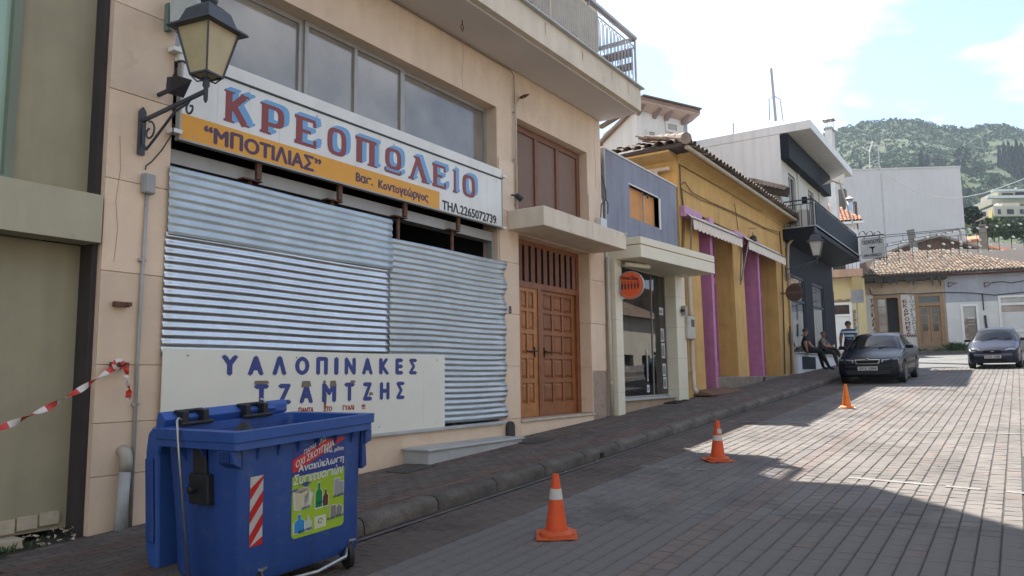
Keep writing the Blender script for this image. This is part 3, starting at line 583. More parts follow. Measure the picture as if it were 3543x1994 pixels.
# glazier board
m_board = M('cream painted sheet board', (0.72, 0.70, 0.62), 0.5, var=0.05, vs=2, bump=0.03, bs=20, dirt=(0.33, 0.17, 0.07), dirt_s=3.2, dirt_t=(0.74, 0.82))
m_bblue = M('dark blue lettering vinyl', (0.035, 0.055, 0.22), 0.45, var=.05, bump=0); m_peel = M('brown glue of peeled vinyl', (0.20, 0.16, 0.12), 0.8); m_bred = M('red lettering', (0.36, 0.05, 0.035), 0.6, var=0, bump=0)
bd = thing('glazier_board', 'long cream board with blue Greek lettering leaning low over the corrugated sheets', 'board', (4.1, 6.54, -.65))
BY = 6.548
part('panel', m_board, bd, lambda b: b.box(4.05, 8.17, BY, BY + .012, -0.655, 0.305), bevel=.002)
part('edge_strip', m_board, bd, lambda b: b.box(7.72, 8.165, BY - .003, BY, -0.60, 0.10))
def bx(fx, fy): return P(fx, fy, BY).x
def row(s, xs, fy0, z0, h, mat, bold, yy=BY - .002):
    for ch, (a, c) in zip(s, xs): b = MB(); text_into(b, ch, (bx(a, fy0), yy, z0), (1, 0, 0), (0, 0, 1), max(.03, bx(c, fy0) - bx(a, fy0)), h, bold); b.build('letter', mat, bd)
r1 = [(766, 823), (858, 912), (943, 991), (1021, 1070), (1094, 1134), (1156, 1171), (1192, 1231), (1252, 1290), (1311, 1347), (1367, 1395), (1414, 1443)]
q0, q1 = P(790, 1296, BY).z, P(790, 1233, BY).z; row('ΥΑΛΟΠΙΝΑΚΕΣ', [(a + 4, c - 4) for a, c in r1], 1260, q0, q1 - q0, m_bblue, .036)
r2 = [(880, 928), (962, 1006), (1036, 1083), (1114, 1163), (1191, 1226), (1254, 1287), (1313, 1348), (1370, 1400)]
q0, q1 = P(1030, 1394, BY).z, P(1030, 1331, BY).z; row('ΤΖΑΜΤΖΗΣ', [(a + 4, c - 4) for a, c in r2], 1360, q0, q1 - q0, m_bblue, .034)
for a, c, z, h in ((878, 930, -.045, .04), (1042, 1076, -.085, .07), (1116, 1128, -.045, .035), (1140, 1164, -.085, .07), (1210, 1230, -.05, .035), (1276, 1291, -.20, .04)): part('peeled_patch', m_peel, bd, lambda b: b.prism([(bx(a, 1350), BY - .006, z), (bx(c, 1350), BY - .006, z + .01), (bx(c, 1350) - .02, BY - .006, z + h), (bx(a, 1350) + .01, BY - .006, z + h)], (0, .0015, 0)))
for s_, a, c in (('ΜΙΑ', 935, 985), ('ΠΑΝΤΑ', 1033, 1084), ('ΣΤΟ', 1120, 1148), ('ΓΥΑΛΙ', 1186, 1224), ('!!!', 1252, 1263)): text(s_, 'small_lettering', m_bred, bd, (bx(a, 1415), BY - .002, P(1200, 1419, BY).z), (1, 0, 0), (0, 0, 1), bx(c, 1415) - bx(a, 1415), .055, .008)
m_rst = M('rust stain', (0.26, 0.10, 0.03), 0.9, var=.4, vs=30, bump=0)
part('rust_run', m_rst, bd, lambda b: b.poly([(bx(1121, 1400), BY - .0012, -.34), (bx(1128, 1400), BY - .0012, -.33), (bx(1130, 1400), BY - .0012, -.17), (bx(1119, 1400), BY - .0012, -.17)]))
# pipes, boxes and hooks on the left pier
m_pvc = M('grey white pvc', (0.36, 0.36, 0.35), 0.5, var=.15, vs=6, bump=0, streak=.2); m_box = M('grey plastic box', (0.32, 0.32, 0.32), 0.55, bump=0)
cp = thing('conduit_pipe', 'thin grey conduit pipe running down the left pier from a junction box', 'pipe', (3.83, 6.58, -1.3))
part('tube', m_pvc, cp, lambda b: b.tube([(3.85, 6.58, 1.72), (3.83, 6.58, 0.5), (3.83, 6.58, -1.28)], .015, 8), smooth=True)
for z in (1.1, -.2): part('clip', m_pvc, cp, lambda b: b.box(3.795, 3.865, 6.572, 6.598, z - .012, z + .012))
jb = thing('junction_box', 'small grey junction box below the street lantern bracket', 'box', (3.85, 6.58, 1.75)); part('casing', m_box, jb, lambda b: b.box(3.79, 3.90, 6.53, 6.597, 1.715, 1.90), bevel=.008); part('cover', m_box, jb, lambda b: b.box(3.80, 3.89, 6.522, 6.529, 1.725, 1.89), bevel=.004)
vp = thing('vent_pipe', 'short capped grey drain pipe with curved top at the foot of the left pier', 'pipe', (3.73, 6.52, -1.3))
part('tube', m_pvc, vp, lambda b: b.tube([(3.70, 6.53, -1.38), (3.735, 6.53, -0.75)], .048, 12), smooth=True); part('elbow', M('cream pvc', (.40, .36, .30), .5), vp, lambda b: b.tube([(3.737, 6.53, -0.77), (3.74, 6.53, -0.68), (3.74, 6.545, -.62), (3.73, 6.60, -.59)], .052, 12), smooth=True)
for x, z, l_ in ((3.66, .68, 'rusty stub bracket on the left pier, upper one'), (3.66, .15, 'rusty stub bracket on the left pier with barrier tape tied to it')):
    h = thing('wall_bracket', l_, 'bracket', (x, 6.6, z)); part('stub', m_rust, h, lambda b: [b.box(x - .075, x + .055, 6.545, 6.597, z - .022, z + .022)]); part('rod', m_rust, h, lambda b: b.box(x + .02, x + .05, 6.50, 6.544, z - .018, z + .018))
# striped barrier tape
m_tape = bpy.data.materials.new('red white tape'); m_tape.use_nodes = True
t_ = m_tape.node_tree; bsd = t_.nodes['Principled BSDF']; bsd.inputs['Roughness'].default_value = .4
at = t_.nodes.new('ShaderNodeAttribute'); at.attribute_name = 'tint'; t_.links.new(at.outputs['Color'], bsd.inputs['Base Color'])
tp = thing('barrier_tape', 'twisted red and white barrier tape strung from the left pier', 'tape', (3.63, 6.5, .15))
def tape(b, path, w, tw, period):
    b.tints = []; path = [Vector(p) for p in path]; acc = 0; prev = None
    for i in range(len(path) - 1):
        a, c = path[i], path[i + 1]; d = (c - a); acc += d.length; t = d.normalized(); u = V(0, 0, 1) - t * t.z; u.normalize(); v = t.cross(u)
        q = (u * math.cos(tw(acc)) + v * math.sin(tw(acc))) * w / 2
        if prev is None: prev = q
        b.tint = (.50, .04, .03, 1) if (acc / period) % 1 < .5 else (.62, .56, .52, 1); b.poly([a - prev, c - q, c + q, a + prev]); prev = q
A_, B_ = P(398, 1270, 6.53), P(-60, 1505, 6.15)
tpath = [A_.lerp(B_, i / 60) + V(0, 0, -.05 * math.sin(math.pi * i / 60)) for i in range(61)]
part('strip', m_tape, tp, lambda b: tape(b, tpath, .05, lambda s_: 9 * s_, .22))
tl = [V(3.67, 6.50, .14) + V(.03 * i / 12 + .01 * math.sin(i), -.004 * i, -.30 * i / 12) for i in range(13)]
part('tail', m_tape, tp, lambda b: tape(b, tl, .05, lambda s_: 6 * s_, .2)); part('knot', m_tape, tp, lambda b: tape(b, [V(3.61 + .04 * math.cos(t), 6.49, .15 + .04 * math.sin(t)) for t in [q * .8 for q in range(9)]], .04, lambda s_: 4 * s_, .1))
# pipe and meter at the right edge, cables
rp_ = thing('downpipe', 'cream pipe between the beige building and the fitness shop', 'pipe', (13.22, 6.55, -.8))
part('tube', M('cream pipe', (.50, .45, .37), .5, streak=.1), rp_, lambda b: b.tube([(13.22, 6.54, 2.3), (13.22, 6.54, .9), (13.23, 6.535, -.86)], .036, 10), smooth=True)
for z in (.9, -.15): part('collar', MATS['cream pipe'], rp_, lambda b: b.lathe([(.043, z), (.043, z + .04)], 10, (13.225, 6.538, 0)))
wp = thing('wall_cable_pipe', 'thin pale conduit beside the brown upper window over the canopy', 'pipe', (10.02, 6.58, 3.3)); part('tube', MATS['cream pipe'], wp, lambda b: b.tube([(10.10, 6.54, 4.52), (10.06, 6.57, 4.42), (10.05, 6.57, 2.66)], .02, 8), smooth=True)
for z in (2.75, 3.5, 4.3): part('clip', m_pvc, wp, lambda b: b.box(10.02, 10.08, 6.57, 6.6, z - .01, z + .01))
mt = thing('electric_meter', 'white meter box on the wall above the right end of the door canopy', 'meter box', (12.9, 6.5, 2.8)); part('casing', M('white plastic', (.6, .6, .58), .4, bump=0), mt, lambda b: b.box(12.86, 13.12, 6.48, 6.597, 2.63, 3.02), bevel=.015); part('label_strip', m_blk, mt, lambda b: b.box(12.95, 13.03, 6.476, 6.479, 2.72, 2.80))
cb = thing('loose_cable', 'loose black cables sagging beside the meter box', 'cable', (13.15, 6.5, 3.3)); part('wire', m_blk, cb, lambda b: [b.tube([V(12.98, 6.55, 3.02), V(12.99, 6.53, 3.3), V(13.13, 6.5, 3.42), V(13.17, 6.52, 3.6), V(13.12, 6.56, 3.9)], .012, 5), b.tube([V(13.13, 6.5, 3.42), V(13.22, 6.5, 3.35), V(13.2, 6.5, 3.15)], .010, 5)])
sc_ = thing('security_camera', 'small dark bullet camera fixed to the wall by the door canopy', 'camera', (9.95, 6.5, 2.9)); part('body', m_blk, sc_, lambda b: b.tube([(9.93, 6.50, 2.88), (9.98, 6.42, 2.80)], .045, 8)); part('arm', m_blk, sc_, lambda b: b.tube([(9.95, 6.597, 2.9), (9.94, 6.5, 2.88)], .015, 6))
hk = thing('ceiling_hook', 'bent rusty wire hook hanging from the balcony underside', 'hook', P(1598, 90, 6.2)); q = P(1600, 75, 6.2); q.z = 5.02
part('wire', m_rust, hk, lambda b: b.tube([q, q + V(0, 0, -.06), q + V(.03, 0, -.12), q + V(0, 0, -.17), q + V(-.04, 0, -.12), q + V(-.02, 0, -.07)], .008, 5))
hs = thing('wall_spike', 'rusty spike fixed high on the beige wall left of the brown window', 'bracket', P(1815, 335)); part('rod', m_rust, hs, lambda b: b.tube([P(1803, 338, 6.6), P(1815, 333, 6.45), P(1832, 326, 6.35)], [.025, .03, .006], 6))
wl = thing('facade_cable', 'thin dark cable along the underside edge of the balcony', 'cable', (7, 6.58, 5)); part('wire', M('cable brown', (.14, .10, .08), .8), wl, lambda b: b.tube([(4.5, 6.59, 4.99), (9.95, 6.59, 4.985), (10.05, 6.59, 4.93), (10.06, 6.59, 4.45)], .007, 4))
# ------------------------------------------------------------------ olive green building at the left edge
m_olive = M('olive grey panel render', (0.33, 0.295, 0.20), 0.75, var=0.14, vs=1.4, bump=0.12, bs=50, streak=0.14)
m_olive2 = M('olive beam render', (0.42, 0.385, 0.28), 0.8, var=0.10, vs=1.6, bump=0.12, bs=50, streak=0.12, dirt=(0.22, 0.18, 0.12), dirt_s=1.4, dirt_t=(.6, .85))
m_gfr = M('dark green frame paint', (0.055, 0.085, 0.05), 0.45, var=.1, bump=0)
m_gfr2 = M('grey green frame paint', (0.17, 0.20, 0.15), 0.5, var=.1, bump=0)
m_teal = M('pale teal curtain glass', (0.36, 0.50, 0.42), 0.25, var=.10, vs=1.2, bump=0)
m_cmarb = M('chipped cream marble', (0.47, 0.40, 0.30), 0.7, var=.25, vs=6, bump=.3, bs=30)
gb = thing('olive_building', 'olive grey building at the left edge with pale green window', 'building', (0, 6.6, -1.6))
part('upper_wall', m_olive, gb, lambda b: b.wall(-6, 3.42, 1.45, 9, 6.80, 7.05, [(-5.9, 2.80, 1.62, 9.1)]))
wf = part('window', m_gfr2, gb, lambda b: b.frame(-5.9, 2.80, 1.62, 9.0, 6.76, 6.86, 0.065, (-1.5, 0.6)))
part('pane', m_teal, wf, lambda b: b.poly([(0.6, 6.83, 1.68), (2.74, 6.83, 1.68), (2.74, 6.83, 8.9), (.6, 6.83, 8.9)]))
part('beam', m_olive2, gb, lambda b: b.box(-6, 3.44, 6.56, 6.80, 1.20, 1.62))
part('wall', m_olive, gb, lambda b: b.wall(-6, 3.42, -1.22, 1.20, 6.86, 7.05, [(1.2, 2.75, -1.22, 1.10)]))
dr = part('door', m_gfr, gb, lambda b: b.frame(1.2, 2.75, -1.22, 1.10, 6.83, 6.90, .09)); part('pane', m_glassA, dr, lambda b: b.poly([(1.2, 6.87, -1.2), (2.7, 6.87, -1.2), (2.7, 6.87, 1.05), (1.2, 6.87, 1.05)]))
part('joint_gap', m_dark, gb, lambda b: b.box(3.30, 3.465, 6.90, 7.3, -2.4, 9))
part('corner_strip', M('purple brown gap filler', (.05, .04, .04), .9), gb, lambda b: b.box(3.42, 3.466, 6.66, 6.9, -2.4, 9))
part('base', M('dark earthy foundation', (.05, .042, .035), .95, bump=1, bs=20), gb, lambda b: b.box(-6, 3.4, 6.80, 7.0, -2.4, -1.30))
part('sill', m_cmarb, gb, lambda b: b.box(-6, 3.02, 6.68, 6.98, -1.30, -1.221), bevel=.006)
part('body', m_olive, gb, lambda b: b.box(-6, 3.29, 7.3, 16, -2.4, 9.0))
for i, x in enumerate((2.86, 3.03, 3.20)): part('skirting_tile', m_cmarb, gb, lambda b: b.box(x, x + .155, 6.835, 6.858, -1.20 + i * .012, -1.09 + i * .01), bevel=.003)
rb = thing('rubble_pile', 'small heap of broken plaster at the corner of the olive building', 'rubble', (3.2, 6.75, -1.35)); b = MB(); rr = random.Random(4)
for i in range(34):
    c = V(3.08 + rr.random() * .36, 6.55 + rr.random() * .32, -1.30 - .0 + rr.random() * .05 * 1); s_ = rr.uniform(.012, .04)
    c.z = road(c.x) + .13 + s_ * .4 + (0.06 if c.y > 6.7 else 0) * rr.random(); q = [V(rr.uniform(-1, 1), rr.uniform(-1, 1), rr.uniform(-.6, .6)) * s_ for _ in range(4)]
    n = b.pts([c + d for d in q]); b.face(n, n + 1, n + 2); b.face(n, n + 3, n + 1); b.face(n + 1, n + 3, n + 2); b.face(n, n + 2, n + 3)
b.build('chips', m_cmarb, rb, kind='stuff')
m_leaf = M('weed green', (0.05, 0.085, 0.025), .8, var=.3, vs=20, bump=0)
def weeds(name, label, c, rx, ry, h, n, seed, mat=None):
    rr = random.Random(seed); b = MB()
    for i in range(n):
        x, y = c.x + rr.gauss(0, rx), c.y + rr.gauss(0, ry); a = rr.uniform(0, 6.3); hh = h * rr.uniform(.4, 1.1); w = hh * .12; l_ = hh * rr.uniform(.3, .9); z = c.z
        d = V(math.cos(a), math.sin(a), 0); q = V(-d.y, d.x, 0) * w
        b.poly([V(x, y, z) - q * .4, V(x, y, z) + q * .4, V(x, y, z) + d * l_ * .5 + q + V(0, 0, hh * .7), V(x, y, z) + d * l_ + V(0, 0, hh)])
    return tag(b.build(name, mat or m_leaf, None, kind='stuff'), label, 'weeds')
weeds('weeds', 'dark weeds under the cream marble ledge of the olive building', V(2.75, 6.62, road(2.75) + .13), .22, .05, .09, 120, 5)

# ------------------------------------------------------------------ fitness shop
m_grey = M('blue grey render', (0.25, 0.26, 0.32), 0.85, var=0.14, vs=1.1, bump=0.2, bs=50, streak=0.25, dirt=(0.13, 0.135, 0.16), dirt_s=.9, dirt_t=(.55, .8))
m_cream = M('cream shopfront paint', (0.68, 0.63, 0.50), 0.6, var=0.06, vs=1.5, bump=0.08, bs=60)
m_gap = M('ochre joint', (0.34, 0.20, 0.07), .8, bump=0)
m_oran = M('bare orange board', (0.62, 0.29, 0.11), .8, var=.15, vs=3, bump=.1)
m_wht = M('white trim', (.66, .65, .62), .6, var=.06, bump=0)
m_tan = M('tan plinth render', (0.36, 0.27, 0.19), .85, var=.2, vs=2, bump=.3, bs=50)
m_gl = glass_mat('shop glass', (.05, .05, .05), 0.85, 0.01, 0.12)
fs = thing('fitness_shop', 'low cream shopfront with blue grey parapet wall between the beige and yellow buildings', 'shop', (13.2, 6.6, -.9))
FX0, FX1 = 13.28, 17.18; zt = lambda x: 4.49
part('parapet_wall', m_grey, fs, lambda b: b.wall(FX0, FX1, 2.55, 4.52, 6.62, 6.85, [(14.50, 16.05, 3.32, 4.02)]))
part('orange_board', m_oran, fs, lambda b: [b.box(14.50, 15.26, 6.72, 6.76, 3.32, 4.02), b.box(15.27, 16.05, 6.73, 6.77, 3.32, 4.02)])
part('window_trim', m_wht, fs, lambda b: [b.box(16.05, 16.13, 6.60, 6.74, 3.30, 4.02), b.box(14.45, 16.05, 6.612, 6.70, 4.02, 4.05)])
part('coping', m_wht, fs, lambda b: b.box(FX0, FX1 + .03, 6.60, 6.88, 4.521, 4.55))
part('upright', m_alu, fs, lambda b: [b.box(13.285, 13.33, 6.59, 6.62, 2.7, 4.52), b.tube([(15.28, 6.66, 3.32), (15.28, 6.66, 4.0)], .018, 6)])
part('lamp_holder', m_brass, fs, lambda b: b.tube([(15.28, 6.66, 3.97), (15.28, 6.56, 3.94), (15.28, 6.54, 3.86)], .02, 6))
part('body', m_grey, fs, lambda b: [b.box(FX0, FX1, 6.85, 12, 4.30, 4.45), b.box(FX0, FX0 + .1, 6.86, 12, -2, 4.29), b.box(FX1 - .1, FX1, 6.86, 12, -2, 4.29), b.box(FX0 + .1, FX1 - .1, 11.8, 12, -2, 4.29)])
part('interior', M('dim shop interior', (.075, .072, .07), .8), fs, lambda b: [b.box(FX0 + .1, FX1 - .1, 6.97, 11.7, -.62, -.5), b.box(FX0 + .1, FX1 - .1, 9.6, 9.7, -.5, 2.6), b.box(FX0 + .1, FX1 - .1, 6.97, 9.6, 2.5, 2.6)])
def canopy(b):
    a, c, d, e = V(13.34, 6.60, 0), V(13.36, 5.90, 0), V(16.72, 5.60, 0), V(16.9, 6.60, 0)
    for z0, z1 in ((2.26, 2.50), (2.52, 2.66)): b.hexa([p + V(0, 0, z0) for p in (c, d, e, a)] + [p + V(0, 0, z1) for p in (c, d, e, a)])
part('canopy', m_cream, fs, canopy, bevel=.006)
part('canopy_joint', m_gap, fs, lambda b: b.hexa([V(13.37, 5.915, 2.501), V(16.71, 5.615, 2.501), V(16.88, 6.6, 2.501), V(13.36, 6.6, 2.501), V(13.37, 5.915, 2.519), V(16.71, 5.615, 2.519), V(16.88, 6.6, 2.519), V(13.36, 6.6, 2.519)]))
PY = 6.43; zb = lambda x: road(x) + .10
def pier(name, x0, x1):
    p = part(name, m_cream, fs, lambda b: [b.box(x0, x1, PY + .004, 6.85, z0, z1 - .004) for z0, z1 in zip([-1.2, -.32, .38, 1.08, 1.78], [-.32, .38, 1.08, 1.78, 2.26])])
    part('joint', m_gap, p, lambda b: [b.box(x0 + .003, x1 - .003, PY + .008, 6.84, z - .004, z + .0) for z in (-.32, .38, 1.08, 1.78)])
pier('pier', 13.30, 13.60); pier('pier', 16.42, 17.0)
part('plinth', m_tan, fs, lambda b: b.box(13.60, 16.42, 6.56, 6.85, -1.3, -.50))
part('sill', m_marble, fs, lambda b: b.box(13.60, 16.55, 6.50, 6.95, -.50, -.455), bevel=.006)
part('lintel', m_cream, fs, lambda b: b.box(13.28, 17.0, 6.60, 6.85, 2.262, 2.545))
sw = part('shop_window', m_alu, fs, lambda b: b.frame(13.61, 16.41, -.45, 2.255, 6.68, 6.71, .03, (15.62,), mw=.012))
for a, c in ((13.64, 15.61), (15.63, 16.38)): part('pane', m_gl, sw, lambda b: b.poly([(a, 6.70, -.42), (c, 6.70, -.42), (c, 6.70, 2.22), (a, 6.70, 2.22)]))
m_stk = M('white stickers', (.55, .55, .53), .6, var=.1, bump=0)
for i, (x, z0, z1, w) in enumerate(((16.16, 1.35, 1.52, .22), (16.18, .75, 1.05, .2), (16.2, .38, .72, .2), (16.22, -.02, .26, .2), (16.24, -.3, -.04, .2), (15.3, -.12, .55, .07), (15.3, -.36, -.2, .14))):
    part('sticker', m_stk, sw, lambda b: b.poly([(x - w / 2, 6.690, z0), (x + w / 2, 6.690, z0), (x + w / 2, 6.690, z1), (x - w / 2, 6.690, z1)]))
    part('sticker_print', m_blk, sw, lambda b: [b.poly([(x - w / 2 + .02 + q * .05, 6.688, z0 + .04), (x - w / 2 + .05 + q * .05, 6.688, z0 + .04), (x - w / 2 + .045 + q * .05, 6.688, z1 - .05), (x - w / 2 + .025 + q * .05, 6.688, z1 - .05)]) for q in range(max(1, int(w / .06)))])
part('red_sticker', M('orange red vinyl', (.55, .09, .03), .5, bump=0), sw, lambda b: [b.box(13.84, 14.10 - .05 * (i % 2), 6.686, 6.689, 1.30 - i * .085, 1.345 - i * .085) for i in range(3)])
# things kept inside the window
m_plank = M('stored planks', (.24, .13, .07), .7, var=.25, bump=.1); m_plankw = M('white battens', (.42, .40, .36), .7)
sp = thing('stored_boards', 'stack of brown boards and pale battens behind the fitness shop window', 'boards', (14.2, 7.4, -.5))
for i in range(3): part('batten', m_plankw, sp, lambda b: b.bar((13.95 + i * .12, 7.05 + .05 * i, -.5), (13.9 + i * .1, 7.4, 1.3 - i * .18), .05, .03))
part('cabinet', m_plank, sp, lambda b: [b.box(14.3, 15.7, 7.5, 7.55, .12, .60), b.box(14.15, 15.8, 7.2, 7.6, -.05, .10), b.box(14.3, 14.36, 7.2, 7.5, .1, .6)]); part('rolled_sheet', M('dusty grey cloth', (.22, .20, .18), .9), sp, lambda b: b.tube([(14.0, 7.15, .06), (15.3, 7.2, .16)], .10, 10))
tm = thing('treadmill', 'white curved exercise machine frame inside the fitness shop window', 'exercise machine', (14.4, 7.1, -.5))
part('upright', M('machine white', (.50, .55, .56), .35, bump=0), tm, lambda b: b.tube([(14.35, 7.1, -.45), (14.52, 7.1, -.25), (14.52, 7.1, -.02), (14.38, 7.1, .18), (14.2, 7.1, .26)], [.07, .055, .05, .05, .03], 8), smooth=True); part('deck', M('machine black', (.03, .03, .035), .5), tm, lambda b: b.box(13.85, 14.9, 6.95, 7.35, -.48, -.40)); part('seat', MATS['dusty grey cloth'], tm, lambda b: b.box(13.85, 14.4, 6.98, 7.3, -.12, -.02), bevel=.03)
# round shop sign hung square to the wall
m_sred = M('orange red sign', (0.66, 0.105, 0.035), .4, var=.04, bump=0)
rs = thing('oval_sign', 'orange red oval fitness shop sign with small dark figures, hung beside the window', 'sign', P(2180, 987, 6.12))
sxx = 13.50; cc = PX(2180, 987, sxx); e1 = PX(2224, 987, sxx); e2 = PX(2180, 940, sxx); ry = abs(e1.y - cc.y) * 1.06; rz = abs(e2.z - cc.z) * 1.04
def disc(b, ry, rz, x0, x1): 
    n = 28; a = [V(x0, cc.y + ry * math.cos(2 * math.pi * i / n), cc.z + rz * math.sin(2 * math.pi * i / n)) for i in range(n)]; b.prism(a, (x1 - x0, 0, 0))
part('rim', m_alu, rs, lambda b: disc(b, ry, rz, sxx, sxx + .06)); part('face', m_sred, rs, lambda b: disc(b, ry * .95, rz * .95, sxx - .004, sxx - .001))
part('inner_line', M('pale red line', (.7, .3, .2), .5), rs, lambda b: [b.poly([V(sxx - .005, cc.y + ry * .84 * math.cos(t) * q1, cc.z + rz * .84 * math.sin(t) * q1) for t, q1 in ((t0, 1), (t0 + .2, 1), (t0 + .2, .97), (t0, .97))]) for t0 in [2 * math.pi * i / 31.4 for i in range(32)]])
part('bracket', m_alu, rs, lambda b: b.box(sxx, sxx + .05, cc.y + ry * .9, PY + .0, cc.z - .03, cc.z + .03)); part('wall_plate', m_alu, rs, lambda b: b.box(sxx - .05, sxx + .06, PY - .03, PY, cc.z - .14, cc.z + .12))
text('Fitness Shop', 'lettering', m_blk, rs, (sxx - .006, cc.y + ry * .66, cc.z + rz * .38), (0, -1, -.12), (0, 0, 1), ry * 1.3, rz * .34, .006)
for i in range(6):
    y = cc.y + ry * (.6 - i * .24); z = cc.z - rz * .30
    part('figure', m_blk, rs, lambda b: [b.poly([(sxx - .006, y + .012, z), (sxx - .006, y - .012, z), (sxx - .006, y - .02, z + rz * .38), (sxx - .006, y + .02, z + rz * .38)]), b.poly([(sxx - .0065, y + .05 - .02 * (i % 3), z + rz * .5), (sxx - .0065, y + .01, z + rz * .30), (sxx - .0065, y - .05 + .02 * (i % 2), z + rz * .46), (sxx - .0065, y, z + rz * .25)]), b.poly([(sxx - .006, y + .014 * math.cos(t), z + rz * .5 + .014 * math.sin(t)) for t in [i_ * 1.05 for i_ in range(6)]])])
wl2 = thing('wall_light', 'small metal wall light on the right cream pier of the fitness shop', 'lamp', (16.6, PY, 1.5)); part('casing', m_alu, wl2, lambda b: b.box(16.72, 16.84, PY - .10, PY, 1.36, 1.58)); part('knob', m_blk, wl2, lambda b: b.box(16.64, 16.72, PY - .08, PY - .02, 1.44, 1.50))
ab = thing('awning_tube', 'cream awning roller end under the left of the shop canopy', 'awning roller', (13.5, 6.2, 2.2)); part('tube', m_cream, ab, lambda b: b.tube([(13.55, 6.30, 2.17), (14.35, 6.18, 2.20)], .045, 8)); part('arm', m_alu, ab, lambda b: b.bar((13.5, 6.40, 2.14), (14.2, 6.15, 2.23), .02, .02))

# ------------------------------------------------------------------ mustard yellow house
m_yel = M('mustard render', (0.58, 0.355, 0.125), 0.85, var=0.16, vs=1.3, bump=0.3, bs=50, streak=0.18, dirt=(0.30, 0.17, 0.07), dirt_s=1.1, dirt_t=(.58, .82))
m_cove = M('pale mustard cornice', (0.50, 0.33, 0.13), 0.85, var=0.12, vs=2, bump=0.15, bs=50, streak=.15)
m_gable = M('faded orange gable render', (0.50, 0.29, 0.17), .85, var=.1, bump=.2)
m_pink = M('purple pink paint', (0.47, 0.18, 0.33), 0.65, var=0.16, vs=3, bump=0.15, bs=30, streak=.2, dirt=(.30, .13, .20), dirt_s=2, dirt_t=(.56, .75))
m_lil = M('lilac paint', (0.50, 0.27, 0.42), 0.7, var=0.15, vs=5, bump=0.1)
m_tile = M('weathered clay roof tile', (0.27, 0.22, 0.185), 0.9, var=0.35, vs=5, bump=0.4, bs=40, rv=0.35, dirt=(0.09, 0.08, 0.072), dirt_s=5, dirt_t=(.5, .7))
m_ledge = M('rough concrete ledge', (0.22, 0.18, 0.14), .95, var=.3, vs=4, bump=.9, bs=18)
m_curt = M('dusty curtain behind glass', (.24, .20, .18), .5, var=.15, vs=2, bump=0)
m_gldk = glass_mat('dark old glass', (.03, .025, .03), 0, .05, .08)
yh = thing('yellow_house', 'old mustard yellow tiled house with purple piers and doors', 'house', (17.3, 6.6, -.6))
YX0, YX1, ZO, ZC = 17.25, 27.35, 4.08, 5.12
def yl(fx, fy=1100): return P(fx, fy).x
piers = [(YX0, 18.55), (21.30, 22.25), (25.95, YX1)]
part('wall', m_yel, yh, lambda b: b.wall(YX0, YX1, ZO, ZC, 6.60, 7.2))
for a, c in piers: part('pier', m_yel, yh, lambda b: b.hexa([(a - .04, 6.56, -1.1), (c + .03, 6.56, -1.1), (c, 7.2, -1.1), (a, 7.2, -1.1), (a, 6.602, ZO - .001), (c, 6.602, ZO - .001), (c, 7.2, ZO - .001), (a, 7.2, ZO - .001)]))
for a, c in ((19.12, 19.30), (23.42, 23.60)): part('pier', m_pink, yh, lambda b: b.box(a, c, 6.50, 7.2, -1.0, 4.0), label='purple painted pier')
for a, c in ((17.3, 18.5), (19.05, 19.4), (21.15, 22.25), (23.35, 23.7)): part('capital', m_lil, yh, lambda b: b.box(a, c, 6.46, 6.598, 3.80, 4.07), bevel=.02)
part('ledge', m_ledge, yh, lambda b: b.box(19.32, YX1 + .02, 6.50, 7.3, -1.1, -.06), bevel=.03)
part('threshold', m_ledge, yh, lambda b: b.box(18.5, 19.1, 6.60, 7.3, -1.1, -.48))
for a, c in ((18.56, 19.11), (19.31, 21.29), (22.26, 23.41), (23.61, 25.94)):
    f = part('shopfront', m_pink, yh, lambda b: b.wall(a, c, -.45 if a < 19 else -.055, 4.0, 7.10, 7.16, [(a + .07, c - .07, .35, 2.55), (a + .07, c - .07, 2.75, 3.85)]), label='purple framed shopfront')
    part('pane', m_curt, f, lambda b: b.poly([(a, 7.14, .30), (c, 7.14, .30), (c, 7.14, 2.6), (a, 7.14, 2.6)])); part('upper_pane', m_gldk, f, lambda b: b.poly([(a, 7.14, 2.7), (c, 7.14, 2.7), (c, 7.14, 3.9), (a, 7.14, 3.9)]))
part('hanging_board', M('grey purple board', (.22, .18, .21), .7), yh, lambda b: b.box(18.56, 18.75, 6.95, 7.08, .9, 3.0))
def cove(b):
    pf = [(6.60, ZC), (6.585, ZC), (6.58, 5.16), (6.54, 5.20), (6.46, 5.25), (6.36, 5.28), (6.25, 5.30), (6.25, 5.34), (6.6, 5.34)]; b.prism([V(YX0 - .0, y, z) for y, z in pf], (YX1 - YX0 + .1, 0, 0))
part('cornice', m_cove, yh, cove)
m_gut = M('pale gutter', (.42, .34, .24), .6, var=.15, vs=5, bump=0)
part('gutter', m_gut, yh, lambda b: b.tube([(YX0 - .45, 6.18, 5.34), (YX1 + .15, 6.18, 5.32)], .055, 8)); part('hopper', m_gut, yh, lambda b: [b.lathe([(.05, 4.75), (.13, 4.98), (.14, 5.28)], 8, (YX1 + .12, 6.3, 0)), b.tube([(YX1 + .12, 6.3, 4.78), (YX1 + .02, 6.50, 4.5), (YX1 - .05, 6.53, 3.9), (YX1 - .05, 6.53, -.1)], .045, 8)])
part('gable_wall', m_gable, yh, lambda b: b.prism([(YX0, 7.2, 5.33), (YX0, 7.2, -1.1), (YX0, 12.5, -1.1), (YX0, 12.5, 5.33)], (.3, 0, 0)))
part('gable_cove', m_cove, yh, lambda b: b.prism([(YX0 - .0, 6.602, 5.10), (YX0 - .05, 6.602, 5.18), (YX0 - .3, 6.602, 5.25), (YX0 - .5, 6.602, 5.29), (YX0 - .5, 6.602, 5.34), (YX0, 6.602, 5.34)], (0, 6, 0)))
